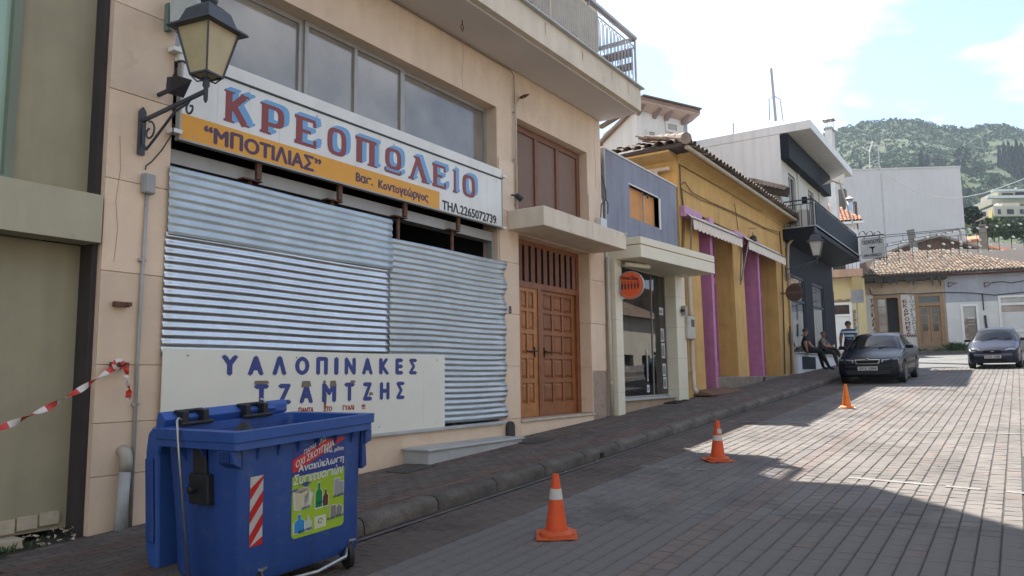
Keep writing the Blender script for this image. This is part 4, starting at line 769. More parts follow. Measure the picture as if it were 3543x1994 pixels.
part('side_pipe', M('cream drain pipe', (.55, .47, .38), .5, bump=0), yh, lambda b: [b.tube([(YX0 - .12, 11, 5.05), (YX0 - .12, 7.1, 4.99), (YX0 - .14, 6.75, 4.98)], .055, 8), b.tube([(YX0 - .12, 7.1, 4.96), (YX0 - .12, 7.1, 4.75), (YX0 - .10, 6.85, 4.6), (YX0 - .09, 6.74, 4.5), (YX0 - .09, 6.74, 4.3)], .05, 8)])
part('roof', M('roof underlay', (.06, .05, .045), .9), yh, lambda b: [b.hexa([(YX0 - .55, 6.24, 5.35), (YX1 + .05, 6.24, 5.35), (YX1 + .05, 9.6, 5.35), (YX0 - .55, 9.6, 5.35), (YX0 - .55, 6.24, 5.44), (YX1 + .05, 6.24, 5.44), (YX1 + .05, 9.6, 6.80), (YX0 + 3.4, 9.6, 6.80)]), b.hexa([(YX0 - .55, 9.6, 5.35), (YX1 + .05, 9.6, 5.35), (YX1 + .05, 13, 5.35), (YX0 - .55, 13, 5.35), (YX0 + 3.4, 9.6, 6.80), (YX1 + .05, 9.6, 6.80), (YX1 + .05, 13, 5.37), (YX0 - .55, 13, 5.37)])])
def tile_mesh(name, mat, L_=.42, r0=.085, r1=.07, n=6, th=.012):
    b = MB(); A = [math.pi * i / n for i in range(n + 1)]
    for r, o_ in ((0, 0),):
        f = b.pts([(r0 * math.cos(a), 0, r0 * math.sin(a) * .8) for a in A]); g = b.pts([(r1 * math.cos(a), L_, r1 * math.sin(a) * .8) for a in A]); h = b.pts([((r0 - th) * math.cos(a), 0, (r0 - th) * math.sin(a) * .8) for a in A])
        for i in range(n): b.face(f + i, f + i + 1, g + i + 1, g + i)
        for i in range(n): b.face(h + i, h + i + 1, f + i + 1, f + i)
    return b
def tile_roof(parent, mat, o, u, v, nu, nv, su=.185, sv=.34, r0=.085, r1=.07, jit=.012, limit=999, seed=1, rows_keep=None, proto=None, clip=None, upside=True):
    """clay cover tiles laid in courses on the plane o + u*i + v*j; first `limit` are single parts, the rest one joined part"""
    rr = random.Random(seed); u, v = Vector(u).normalized(), Vector(v).normalized(); nrm = u.cross(v); rest = MB(); cnt = 0
    tb = tile_mesh('roof_tile', mat, sv * 1.2, r0, r1); first = None
    for j in range(nv):
        for i in range(nu):
            p = Vector(o) + u * (su * (i + .5)) + v * (sv * j) + nrm * (.02 + rr.uniform(-jit, jit) * .5)
            if clip and not clip(p): continue
            rot = Matrix((u, v, nrm)).transposed() @ Matrix.Rotation(rr.uniform(-.05, .05), 3, 'Z') @ Matrix.Rotation(-.045 + rr.uniform(-.02, .02), 3, 'X')
            if cnt < limit:
                if first is None: first = tb.build('roof_tile', mat, parent); ob = first; 
                else: ob = first.copy(); COL.objects.link(ob)
                # mesh was shifted by the parent's origin when built: undo it
                org = ORG[parent.name]; m4 = rot.to_4x4(); m4.translation = p - org + rot @ org; ob.matrix_local = m4; cnt += 1
            else:
                n = rest.pts([p + rot @ q for q in tb.v])
                for f in tb.f: rest.face(*[n + k_ for k_ in f])
    if rest.f: rest.build('roof_tiles', mat, parent, kind='stuff')
s_ = math.hypot(3.36, 1.4)
tile_roof(yh, m_tile, (YX0 - .55, 6.10, 5.42), (1, 0, 0), (0, 3.36, 1.4), 39, 5, su=.27, sv=.38, r0=.13, r1=.10, jit=.03, limit=150, seed=3, clip=lambda p: p.x - YX0 + .6 > (p.y - 6.2) * .9)
tile_roof(yh, m_tile, (YX0 - .62, 12.6, 5.42), (0, -1, 0), (3.6, 0, 1.4), 23, 3, su=.27, sv=.38, r0=.13, r1=.10, jit=.03, limit=75, seed=4, clip=lambda p: p.y > 6.3 + (p.x - YX0 + .6) * .9)
for i in range(4): 
    q = V(YX0 - .60 + i * .34, 6.12 + i * .31, 5.50 + i * .135); part('ridge_tile', m_tile, yh, lambda b: b.tube([q, q + V(.38, .35, .155)], [.14, .12], 10), smooth=False)
# awnings
m_awn = M('off white awning cloth', (.66, .58, .50), .85, var=.12, vs=3, bump=.1, dirt=(.45, .33, .26), dirt_s=3, dirt_t=(.6, .85)); m_arm = M('grey steel arm', (.20, .19, .20), .5, metal=.4, bump=0)
def awning(label, fa, fb, fya, fyb, Y, drop):
    A, B = P(fa, fya, Y), P(fb, fyb, Y); r = thing('awning', label, 'awning', A, group='folded awnings on the yellow house'); n = 14
    def cl(b):
        prev = None
        for i in range(n * 4 + 1):
            t = i / (n * 4); x = A.x + (B.x - A.x) * t; z = A.z + (B.z - A.z) * t; w = .5 - .5 * math.cos(t * n * 2 * math.pi); yy = Y + .02 * math.sin(t * n * 2 * math.pi)
            q = b.pts([(x, Y + .22, z + .20), (x, Y, z), (x, yy, z - drop * .45), (x, yy - .01, z - drop - .06 * w)])
            if prev is not None:
                for k_ in range(3): b.face(prev + k_, q + k_, q + k_ + 1, prev + k_ + 1)
            prev = q
    part('cloth', m_awn, r, cl, smooth=True, angle=40); part('front_bar', m_arm, r, lambda b: b.tube([A + V(0, -.01, 0), B + V(0, -.01, 0)], .018, 6))
    return r, A, B
a1, A1, B1 = awning('longer folded off white scalloped awning on the left of the yellow house', 2398, 2568, 756, 826, 6.3, .21)
a2, A2, B2 = awning('shorter folded off white scalloped awning at the right end of the yellow house', 2589, 2718, 832, 892, 6.3, .21)
for r, a, c in ((a1, B1 + V(-.05, 0, -.1), P(2561, 973, 6.5)), (a2, A2 + V(.02, 0, -.05), P(2562, 985, 6.5)), (a1, A1 + V(-.1, .0, 0), P(2388, 930, 6.55))): part('arm', m_arm, r, lambda b: b.bar(a, c, .03, .03))
# wires, meters and small items on the yellow wall
m_wire = M('dusty cable', (.13, .08, .045), .9, bump=0)
wi = thing('wall_cables', 'brown cables sagging across the mustard wall above the awnings', 'cable', P(2400, 700)); 
def sag(b, pts, r=.012, s=0): b.tube([P(x, y, 6.57) for x, y in pts], r, 4)
part('wire', m_wire, wi, lambda b: [sag(b, [(2352, 569), (2440, 620), (2520, 665), (2600, 715), (2698, 765)], .012), sag(b, [(2356, 640), (2370, 630), (2385, 655), (2400, 670), (2470, 705), (2540, 735), (2600, 765), (2650, 790), (2690, 802)]), sag(b, [(2360, 655), (2420, 690), (2500, 722), (2560, 750), (2640, 790), (2695, 812)], .010), sag(b, [(2352, 569), (2354, 640), (2364, 720), (2362, 800), (2360, 860)], .016), sag(b, [(2358, 650), (2368, 740), (2366, 855)], .012), sag(b, [(2541, 705), (2547, 740), (2554, 798)], .010)])
w2 = thing('rusty_wall_pipes', 'rusty pipes and cables running down the yellow wall beside the lantern', 'pipe', P(2715, 1100)); part('wire', m_wire, w2, lambda b: [b.tube([P(2697, 800, 6.5), P(2706, 900, 6.52), P(2708, 1000, 6.52), P(2714, 1200, 6.52), P(2716, 1295, 6.52)], .028, 6), b.tube([P(2733, 1130, 6.5), P(2738, 1295, 6.5)], .03, 6)]); part('meter', m_box, w2, lambda b: b.box(27.0, 27.2, 6.42, 6.5, 1.05, 1.45))
em = thing('electric_meter', 'white upright meter cabinet on the drain pipe between shop and yellow house', 'meter box', P(2380, 1130, 6.45)); q0, q1 = P(2366, 1094, 6.45), P(2396, 1176, 6.45)
part('cabinet', M('aged white plastic', (.46, .42, .38), .5), em, lambda b: b.box(q0.x, q1.x, 6.36, 6.58, q1.z, q0.z), bevel=.02); part('window', m_gldk, em, lambda b: b.box(q1.x - .28, q1.x - .08, 6.355, 6.359, q0.z - .24, q0.z - .07))
dp = thing('drain_pipe', 'cream drain pipe down the yellow wall ending in an elbow on the pavement', 'pipe', P(2395, 1300, 6.45)); cp_ = MATS['cream drain pipe']
part('tube', cp_, dp, lambda b: b.tube([P(2383, 950, 6.5), P(2390, 1100, 6.48), P(2396, 1270, 6.45), P(2402, 1345, 6.43), P(2410, 1357, 6.30)], .055, 8), smooth=True)
for y_ in (1090, 1295): part('collar', cp_, dp, lambda b: b.lathe([(.07, P(2390, y_, 6.47).z), (.07, P(2390, y_, 6.47).z + .05)], 10, (P(2390 + (y_ - 1090) * .035, y_, 6.47).x, 6.47, 0)))
al = thing('alarm_bell', 'round dark bulb fixture on the mustard wall between the awnings', 'lamp', P(2607, 827, 6.5)); part('bulb', m_blk, al, lambda b: b.lathe([(.02, -.12), (.10, -.05), (.10, .05), (.02, .12)], 10, P(2607, 827, 6.5), axis='z')); part('hook', m_gut, al, lambda b: b.tube([P(2604, 815, 6.5), P(2604, 805, 6.45), P(2617, 790, 6.40)], .015, 5)); part('rod', m_wire, al, lambda b: b.tube([P(2592, 790, 6.5), P(2612, 790, 6.4)], .012, 5))
bw = thing('brown_disc_sign', 'round brown disc sign on a short bracket beside the black shop front', 'sign', P(2748, 1013, 6.15)); c_ = P(2748, 1013, 6.15)
part('disc', M('brown disc paint', (.07, .038, .025), .6, var=.15, bump=.1), bw, lambda b: b.lathe([(.28, -.03), (.29, 0), (.28, .03)], 20, c_, axis='x')); part('band', m_rust, bw, lambda b: b.box(c_.x - .035, c_.x - .031, c_.y - .27, c_.y + .27, c_.z - .04, c_.z + .04)); part('bracket', m_blk, bw, lambda b: b.bar(c_ + V(0, .28, 0), (c_.x, 6.6, c_.z), .04, .04))
def Z(x, y, z): r = ray(x, y); return r * (z / r.z)
def D(x, y, d): return ray(x, y) * (d / FPX)
# ------------------------------------------------------------------ white and black building
m_white = M('white render', (0.70, 0.70, 0.70), 0.8, var=0.06, vs=.8, bump=0.1, bs=50, streak=0.14, dirt=(.46, .46, .46), dirt_s=.7, dirt_t=(.62, .9))
m_offw = M('off white front render', (0.56, 0.54, 0.49), 0.8, var=0.06, vs=1, bump=0.1, bs=50, streak=.12)
m_navy = M('charcoal blue paint', (0.012, 0.014, 0.022), 0.6, var=0.15, vs=3, bump=0.05, spec=.12)
m_steel = M('blue grey steel mullion', (0.05, 0.062, 0.085), 0.5, var=.1, bump=0, spec=.2)
m_glS = glass_mat('storefront glass', (.10, .11, .11), .4, .01, 1.1)
wb = thing('white_building', 'white two storey building with charcoal ground floor, balcony and wide flat roof', 'building', (27.4, 6.6, 0))
WX0_, WX1_ = 27.42, 35.3
part('wall', m_offw, wb, lambda b: b.wall(WX0_ + .01, WX1_, 4.75, 8.55, 6.6, 6.85, [(28.35, 29.45, 4.95, 7.35), (31.5, 32.5, 4.95, 7.35)]))
part('side_wall', m_white, wb, lambda b: [b.box(WX0_, WX0_ + .25, 6.86, 18, -1, 8.55), b.box(WX0_ - .005, WX0_ + .1, 6.602, 6.859, 4.4, 8.55), b.box(WX0_ - .012, WX0_ + .25, 5.53, 18, 8.56, 8.87)])
part('rear_walls', m_white, wb, lambda b: [b.box(WX1_ - .25, WX1_, 6.86, 18, -1, 8.55), b.box(WX0_ + .25, WX1_ - .25, 17.8, 18, -1, 8.55)])
part('roof', m_white, wb, lambda b: b.box(WX0_ + .251, 35.45, 5.53, 18, 8.56, 8.868))
part('pelmet', m_navy, wb, lambda b: b.box(WX0_ - .02, 34.6, 6.30, 6.598, 7.62, 8.50))
part('floor', m_dark, wb, lambda b: [b.box(WX0_ + .26, WX1_ - .26, 6.87, 17.7, 4.3, 4.5)])
for a in (28.35, 31.5):
    f = part('balcony_door', m_alu, wb, lambda b: b.frame(a, a + 1.1 - (.1 if a > 30 else 0), 4.95, 7.34, 6.66, 6.74, .08, (a + .5,))); part('pane', m_gldk, f, lambda b: b.poly([(a, 6.71, 5), (a + 1, 6.71, 5), (a + 1, 6.71, 7.3), (a, 6.71, 7.3)]))
part('pilaster_strip', m_offw, wb, lambda b: [b.box(x, x + .25, 6.55, 6.598, 4.75, 7.6) for x in (29.7, 33.4)])
part('wall_lamp', m_navy, wb, lambda b: b.box(30.3, 30.5, 6.42, 6.597, 6.55, 6.80), bevel=.02)
part('balcony_slab', m_navy, wb, lambda b: [b.hexa([(27.1, 5.50, 4.80), (35.6, 5.50, 4.80), (35.6, 6.60, 4.62), (27.1, 6.60, 4.62), (27.1, 5.50, 5.02), (35.6, 5.50, 5.02), (35.6, 6.6, 5.02), (27.1, 6.6, 5.02)])])
part('balcony_edge', m_marble, wb, lambda b: b.box(27.08, 35.64, 5.47, 6.6, 5.021, 5.05))
br = part('balcony_rail', m_blk, wb, lambda b: [b.bar((27.15, 5.56, 5.98), (35.5, 5.56, 5.98), .05, .04), b.bar((27.15, 5.56, 5.98), (27.15, 6.6, 5.98), .05, .04), b.bar((27.15, 5.56, 5.84), (27.15, 6.6, 5.84), .03, .03)] + [b.bar((x, 5.56, 5.05), (x, 5.56, 5.98), .04, .04) for x in (27.15, 29.2, 31.3, 33.4, 35.5)])
for y in (5.75, 5.95, 6.15, 6.35): part('baluster', m_blk, br, lambda b: b.bar((27.15, y, 5.05), (27.15, y, 5.84), .025, .025))
part('balcony_panel', m_navy, br, lambda b: b.box(27.3, 35.5, 5.50, 5.53, 4.95, 5.86))
part('upper_beam', m_navy, wb, lambda b: b.wall(WX0_, WX1_, 3.55, 4.74, 6.60, 6.88))
cols = [(27.42, 27.72), (29.85, 31.15), (33.2, 35.3)]
for a, c in cols: part('column', m_navy, wb, lambda b: b.box(a, c, 6.58, 6.95, -.6, 3.549))
for a, c in ((27.72, 29.85), (31.15, 33.2)):
    f = part('storefront', m_steel, wb, lambda b: b.frame(a, c, .76, 3.54, 6.60, 6.68, .09, (), (2.62,), .08)); part('pane', m_glS, f, lambda b: b.poly([(a + .05, 6.64, .8), (c - .05, 6.64, .8), (c - .05, 6.64, 3.5), (a + .05, 6.64, 3.5)]))
part('curtain', M('white vertical blinds', (.5, .52, .5), .8, var=.15, vs=2), wb, lambda b: [b.box(a, c, 7.2, 7.22, .7, 2.9) for a, c in ((27.9, 28.8), (31.3, 32.2))])
part('bench_wall', m_white, wb, lambda b: b.box(27.5, 35.2, 6.42, 6.72, -.6, .70), bevel=.01); part('bench_top', m_marble, wb, lambda b: b.box(27.45, 35.25, 6.34, 6.71, .701, .74))
part('vent_grille', m_blk, wb, lambda b: [b.box(28.1, 30.2, 6.405, 6.419, .15, .60)]); part('grille_bars', m_steel, wb, lambda b: [b.box(28.1 + i * .13, 28.14 + i * .13, 6.39, 6.404, .15, .6) for i in range(16)])
def acunit(label, x, y, z, s=1.0):
    r = thing('air_conditioner', label, 'air conditioner', (x, y, z)); part('casing', M('ac beige', (.5, .49, .45), .5, bump=0), r, lambda b: b.box(x, x + .32 * s, y, y + .78 * s, z, z + .62 * s), bevel=.015)
    part('grille', M('ac grille', (.14, .135, .12), .6, bump=0), r, lambda b: [b.box(x - .012, x - .002, y + .26 * s, y + .72 * s, z + .06 + i * .05 * s, z + .085 + i * .05 * s) for i in range(int(10))]); part('fan_guard', m_blk, r, lambda b: b.lathe([(.0, -.004), (.2 * s, -.004), (.2 * s, -.001)], 16, (x - .0, y + .48 * s, z + .31 * s), axis='x')); return r
acunit('larger beige air conditioner at the near end of the black balcony', 27.28, 5.78, 5.06, 1.0); acunit('smaller air conditioner further along the black balcony floor', 30.6, 5.9, 5.06, .62)
# roof chimney and aerials
m_ch = M('chimney white', (.58, .57, .55), .8)
def zr(b0, b1): return [P(x, y, 7.6) for x, y in (b0, b1)]
ch = thing('chimney', 'slim white chimney with open metal cap on the flat white roof', 'chimney', (36, 7.6, 8.9)); a, c = P(2856, 440, 7.6), P(2882, 440, 7.6); zt_ = a.z
part('stack', m_ch, ch, lambda b: b.box(a.x, a.x + .7, 7.3, 7.65, 7.5, zt_)); part('cap_posts', m_rail, ch, lambda b: [b.bar((x, y, zt_), (x, y, zt_ + .42), .03, .03) for x in (a.x + .05, a.x + .65) for y in (7.33, 7.62)]); part('cap', M('cap metal', (.3, .29, .27), .5, metal=.5), ch, lambda b: [b.lathe([(.42, 0), (.05, .16)], 4, (a.x + .35, 7.48, zt_ + .42), ph=math.pi / 4), b.box(a.x - .05, a.x + .75, 7.25, 7.7, zt_ - .16, zt_ - .06)])
def aerial(name, label, base, top, elems, rad=.03, tilt=0):
    r = thing(name, label, 'aerial', base); part('mast', m_rail, r, lambda b: b.tube([base, top], rad, 6)); d = (top - base)
    if elems: part('elements', m_rail, r, lambda b: [b.bar(top + V(.3 * k_, -.3 * k_, .12 * k_) * 1 + V(-.3 + .0, -.3, 0) * (.9 + .2 * k_), top + V(.3 * k_, -.3 * k_, .12 * k_) + V(.3, .3, 0) * (.9 + .2 * k_), .012, .012) for k_ in range(elems)] + [b.bar(top, top + V(.3, -.3, .12) * elems, .02, .02)])
    return r
def on_roof(fx, fy): return Z(fx, fy, 8.87)
bp_ = on_roof(2684, 418); t_ = ray(2668, 238); tp_ = V(bp_.x, bp_.y, 0); k_ = math.hypot(bp_.x, bp_.y) / math.hypot(t_.x, t_.y)
ae = aerial('tv_aerial', 'tall television aerial mast on the roof of the white building', bp_, V(t_.x * k_, t_.y * k_, t_.z * k_), 0, .05)
tt = V(t_.x * k_, t_.y * k_, t_.z * k_); part('boom', m_rail, ae, lambda b: b.bar(tt + V(0, 0, -.2), D(2660, 205, tt.length * .99), .03, .03)); part('elements', m_rail, ae, lambda b: [b.bar(D(2650 - 4, 212 + i * 5, tt.length * .98), D(2662 + 8 * i, 206 + i * 5.5, tt.length * .98), .014, .014) for i in range(6)])
part('lower_cables', m_rail, ae, lambda b: [b.tube([bp_ + V(0, .0, .9), bp_ + V(.15, -.15, .8), bp_ + V(.22, -.2, 0)], .02, 5), b.tube([bp_ + V(0, .0, .9), bp_ + V(-.15, .15, .8), bp_ + V(-.17, .17, 0)], .02, 5)])
bb = on_roof(2537, 466); t2 = ray(2537, 427); k_ = math.hypot(bb.x, bb.y) / math.hypot(t2.x, t2.y); aerial('roof_rod', 'short thin rod standing on the long side roof edge of the white building', bb, t2 * k_, 0, .03)
aw = thing('balcony_awning', 'beige folded awning at the far end of the flat white roof with a pale pole', 'awning', (35.6, 5.6, 7.6))
part('cloth', m_awn, aw, lambda b: b.prism([P(2852, 640, 5.9), P(2876, 622, 5.6), P(2922, 600, 5.6), P(2920, 638, 5.6), P(2905, 634, 5.6), P(2890, 628, 5.6)], (.05, .1, 0))); part('pole', m_wht, aw, lambda b: b.tube([P(2902, 622, 5.6), P(2957, 792, 5.55)], .035, 6))

# ------------------------------------------------------------------ far row across the top of the street
QO, QR = V(49.9, 5.2, 0), V(0.25, -0.97, 0).normalized(); QN = V(-QR.y * -1, QR.x, 0); QN = V(-0.97, -0.25, 0).normalized()
def Qp(fx, fy, off=0.0):
    r = ray(fx, fy); t = (QO.dot(QN) + off) / r.dot(QN); p = r * t; return V((p - QO).dot(QR), off, p.z)
def qtf(p): return QO + QR * p[0] + QN * (-p[1]) + V(0, 0, p[2])      # y grows away from the camera
def qpart(name, mat, parent, fn, **kw): return part(name, mat, parent, fn, tf=qtf, **kw)
def qs(fx, fy=1100): return Qp(fx, fy).x
def qz(fx, fy): return Qp(fx, fy).z
m_tanw = M('stained tan render', (0.42, 0.33, 0.24), .9, var=.25, vs=.8, bump=.4, bs=20, dirt=(.20, .14, .095), dirt_s=.8, dirt_t=(.45, .72))
m_whw = M('flaking white limewash', (0.52, 0.50, 0.46), .85, var=.12, vs=1.5, bump=.3, bs=25, dirt=(.28, .22, .17), dirt_s=1.5, dirt_t=(.6, .72))
m_blgr = M('pale blue grey render', (0.33, 0.345, 0.39), .85, var=.12, vs=.8, bump=.2, streak=.1, dirt=(.24, .24, .27), dirt_s=1, dirt_t=(.55, .8))
m_whb = M('white lower wall paint', (0.58, 0.58, 0.56), .85, var=.1, vs=.8, bump=.2, dirt=(.33, .31, .29), dirt_s=1.4, dirt_t=(.62, .78))
m_pine = M('bare orange pine', (0.27, 0.175, 0.10), .7, var=.2, vs=3, bump=.1, streak=.15)
ta = thing('travel_agency', 'old tan plastered shop with wooden door, dark open window and sagging tiled roof', 'building', qtf(V(0, 0, 1.0)))
s0, s1, s2, s3 = qs(2998), qs(3276), qs(3272, 1100), 18.0
ZE = qz(3150, 958)
win = (qs(3026), qs(3121), qz(3070, 1160), qz(3070, 1023)); dor = (qs(3169), qs(3268), qz(3215, 1199), qz(3215, 1015))
zb_ = .2
qpart('wall', m_tanw, ta, lambda b: b.wall(s0, s1, zb_, ZE + .02, 0, .45, [win, dor]))
qpart('limewash', m_whw, ta, lambda b: [b.wall(s0, win[0], zb_ + .9, qz(3000, 1022), -.012, -.002), b.wall(win[1], dor[0], zb_ + .9, qz(3150, 1018), -.012, -.002), b.wall(win[0], win[1], zb_ + .9, win[2], -.012, -.002)])
def qframe(name, mat, par, h, d0, d1, w, **k): return qpart(name, mat, par, lambda b: b.frame(h[0], h[1], h[2], h[3], d0, d1, w, **k))
f = qframe('window_frame', m_pine, ta, win, -.05, .12, .16); 
qpart('dark_opening', m_dark, f, lambda b: b.box(win[0] + .1, win[1] - .1, .44, .46, win[2], win[3])); sw_ = (win[0] + .17, win[0] + .17 + (win[1] - win[0]) * .36, win[2] + .16, win[3] - .16)
sh = (sw_[3] - sw_[2]) / 4; qpart('sash', m_pine, f, lambda b: b.frame(*sw_, .02, .07, .06, hm=[sw_[2] + sh * i for i in (1, 2, 3)], mw=.04)); qpart('pane', m_glassA, f, lambda b: b.box(sw_[0] + .05, sw_[1] - .05, .045, .05, sw_[2] + .05, sw_[3] - .05))
f = qframe('door_frame', m_pine, ta, dor, -.06, .15, .20, hm=(qz(3215, 1053),), mw=.2)
dw = (dor[1] - dor[0] - .4) / 2; zt2 = qz(3215, 1058) - .02
for i in range(2):
    a = dor[0] + .2 + dw * i + (.01 if i else 0); c = a + dw - .01; zb2 = dor[2] + .02; zz = [zb2 + (zt2 - zb2) * t for t in (0, .36, .58, .78, .97)]
    l_ = qpart('leaf', m_pine, f, lambda b: b.wall(a, c, zb2, zt2, .05, .10, [(a + .12, c - .12, zz[j] + .03, zz[j + 1] - .03) for j in (1, 2, 3)] + [(a + .12, c - .12, zz[0] + .12, zz[1] - .08)])); qpart('pane', m_gldk, l_, lambda b: b.box(a + .1, c - .1, .08, .085, zz[1], zz[4])); qpart('door_panel', m_pine, l_, lambda b: b.box(a + .11, c - .11, .065, .079, zz[0] + .11, zz[1] - .07))
qpart('dark_backing', m_dark, f, lambda b: b.box(dor[0] + .05, dor[1] - .05, .16, .18, dor[2], dor[3])); qpart('transom_pane', m_gldk, f, lambda b: b.box(dor[0] + .15, dor[1] - .15, .06, .07, zt2, dor[3] - .1))
qpart('doorstep', m_ledge, ta, lambda b: [b.box(dor[0] - .1, dor[1] + .1, -.45, -.013, zb_, dor[2] - .28), b.box(dor[0], dor[1], -.22, -.014, dor[2] - .279, dor[2] - .05)], bevel=.02)
m_letr = M('faded brown lettering', (.13, .055, .04), .8, var=.2, bump=0); m_letg = M('faded grey lettering', (.22, .215, .21), .8, var=.2, bump=0)
def vword(w, fx0, fx1, fy0, fy1, mat):
    n = len(w)
    for i, ch_ in enumerate(w):
        z1 = qz(fx0, fy0 + (fy1 - fy0) * i / n); z0 = qz(fx0, fy0 + (fy1 - fy0) * (i + .78) / n); sh_ = (fx1 - fx0) * .0 + i * .9; b = MB(); p = qtf(V(qs(fx0 + sh_), -.014, z0)); text_into(b, ch_, p, QR, (0, 0, 1), (qs(fx1) - qs(fx0)) * (.4 if ch_ == 'Ι' else 1.15), z1 - z0, .028); b.build('letter', mat, ta)
vword('ΤΑΞΙΔΙΑ', 3013, 3025, 1036, 1150, m_letr); vword('ΕΚΔΡΟΜΕΣ', 3127, 3140, 1038, 1159, m_letr); vword('ΤΟΥΡΙΣΜΟΣ', 3150, 3163, 1023, 1159, m_letg)
text('ΠΟΥΛΜΑΝ', 'lettering', m_letr, ta, qtf(V(qs(3106), -.014, qz(3106, 1168))), QR, (0, 0, 1), qs(3166) - qs(3106), .17, .03)
# tiled roof
m_tileO = M('sun bleached clay tile', (0.26, 0.185, 0.13), 0.9, var=0.4, vs=2.5, bump=0.3, bs=30, rv=0.6, dirt=(0.055, 0.042, 0.035), dirt_s=2.2, dirt_t=(.47, .62))
m_tileR = M('orange clay tile', (0.46, 0.175, 0.085), 0.85, var=0.2, vs=2.5, bump=0.2, bs=30, rv=0.3)
RI, RN = 2.15, 5.2
er = s3; qpart('roof_deck', M('roof boards', (.05, .04, .035), .9), ta, lambda b: b.hexa([(s0 - .1, -.75, ZE + .0), (er, -.75, ZE + .0), (qs(3399), RN, ZE + RI), (s0 + 1.5, RN, ZE + RI), (s0 - .1, -.75, ZE + .08), (er, -.75, ZE + .08), (qs(3399), RN, ZE + RI + .08), (s0 + 1.5, RN, ZE + RI + .08)]))
ln = math.hypot(RN + .75, RI); vv = (QN * -(RN + .75) + V(0, 0, RI)).normalized()
tile_roof(ta, m_tileO, qtf(V(s0 - .15, -.82, ZE + .10)), QR, vv, int((er - s0 + .2) / .19), int(ln / .36), su=.19, sv=.36, r0=.074, r1=.06, jit=.035, limit=300, seed=8, clip=lambda p: (p - QO).dot(QR) > s0 - .1 + max(0, (-(p - QO).dot(QN) + .8) * .42) and (p - QO).dot(QR) < qs(3560) - (-(p - QO).dot(QN)) * .62)
# widen the proto tile to the larger pitch
ent = thing('eave_debris', 'dark ragged boards and torn felt hanging under the sagging tiled eave', 'boards', qtf(V(s0 + 2, -.4, ZE - .1))); rr = random.Random(11)
qpart('fascia', M('charred boards', (.045, .038, .032), .9, bump=.6, bs=20), ent, lambda b: [b.box(s0 - .1 + i * .55, s0 + .42 + i * .55, -.70, -.02, ZE - .20 - rr.random() * .12, ZE - .03) for i in range(int((s1 - s0) / .55) + 1)])
qpart('scraps', MATS['charred boards'], ent, lambda b: [b.prism([(x, -.72, ZE - .15), (x + w, -.72, ZE - .15), (x + w * .6, -.74, ZE - .3 - rr.random() * .45)], (0, .03, 0)) for x, w in [(s0 + .3 + i * .38 + rr.random() * .2, .12 + rr.random() * .35) for i in range(10)]])
qpart('eave_board', M('dark red eave', (.16, .05, .045), .8), ta, lambda b: b.box(s1 + .02, er, -.62, -.01, ZE - .06, ZE - .005))
# pale blue grey neighbour
nb = thing('blue_grey_house', 'long low house, blue grey above and white below, with white framed windows', 'house', qtf(V(s2, 0, 1.0)))
w1 = (qs(3325), qs(3388), qz(3355, 1192), qz(3355, 1053)); w2_ = (qs(3458), qs(3566), qz(3500, 1150), qz(3500, 1022)); zsp = qz(3350, 1045)
qpart('wall', m_blgr, nb, lambda b: b.wall(s1 + .01, s3, zsp, ZE + .02, 0, .4, [w2_])); qpart('lower_wall', m_whb, nb, lambda b: b.wall(s1 + .01, s3, zb_, zsp, .01, .4, [w1, w2_]))
f = qframe('window', m_wht, nb, w1, -.04, .14, .13); qpart('pane', m_glassA, f, lambda b: b.box(w1[0], w1[1], .1, .11, w1[2], w1[3])); qpart('paper', m_stk, f, lambda b: b.box(w1[0] + .35, w1[1] - .2, .085, .099, w1[2] + 1.0, w1[3] - .75))
qpart('stone_pile', m_ledge, f, lambda b: [b.box(w1[0] + .15 + .1 * (i % 3), w1[0] + .8 + .07 * (i % 4), .06, .09, w1[2] + .14 + i * .17, w1[2] + .28 + i * .17) for i in range(8)])
f = qframe('window', m_wht, nb, w2_, -.04, .14, .12, hm=(qz(3500, 1052),), mw=.14); qpart('pane', m_glassA, f, lambda b: b.box(w2_[0], w2_[1], .1, .11, w2_[2], w2_[3])); qpart('paper', m_stk, f, lambda b: [b.box(w2_[0] + .12, w2_[1] - .12, .085, .098, w2_[2] + .12, w2_[2] + 1.15)])
qpart('window_sill', m_ledge, nb, lambda b: b.box(w1[0] - .2, w1[1] + .2, -.14, -.0, w1[2] - .14, w1[2] - .0)); 
for fx in (3280, 3405):
    c_ = Qp(fx, 978); k2 = thing('lamp_bracket', 'empty iron wall bracket, %s of the two on the blue grey house' % ('left' if fx < 3300 else 'right'), 'bracket', qtf(V(c_.x, -.05, c_.z))); qpart('arm', m_rust, k2, lambda b: [b.bar((c_.x, -.03, c_.z), (c_.x, -.03, c_.z - .28), .04, .04), b.bar((c_.x, -.05, c_.z), (c_.x + .42, -.35, c_.z - .10), .035, .035), b.bar((c_.x + .03, -.05, c_.z - .27), (c_.x + .3, -.3, c_.z - .07), .03, .03)])
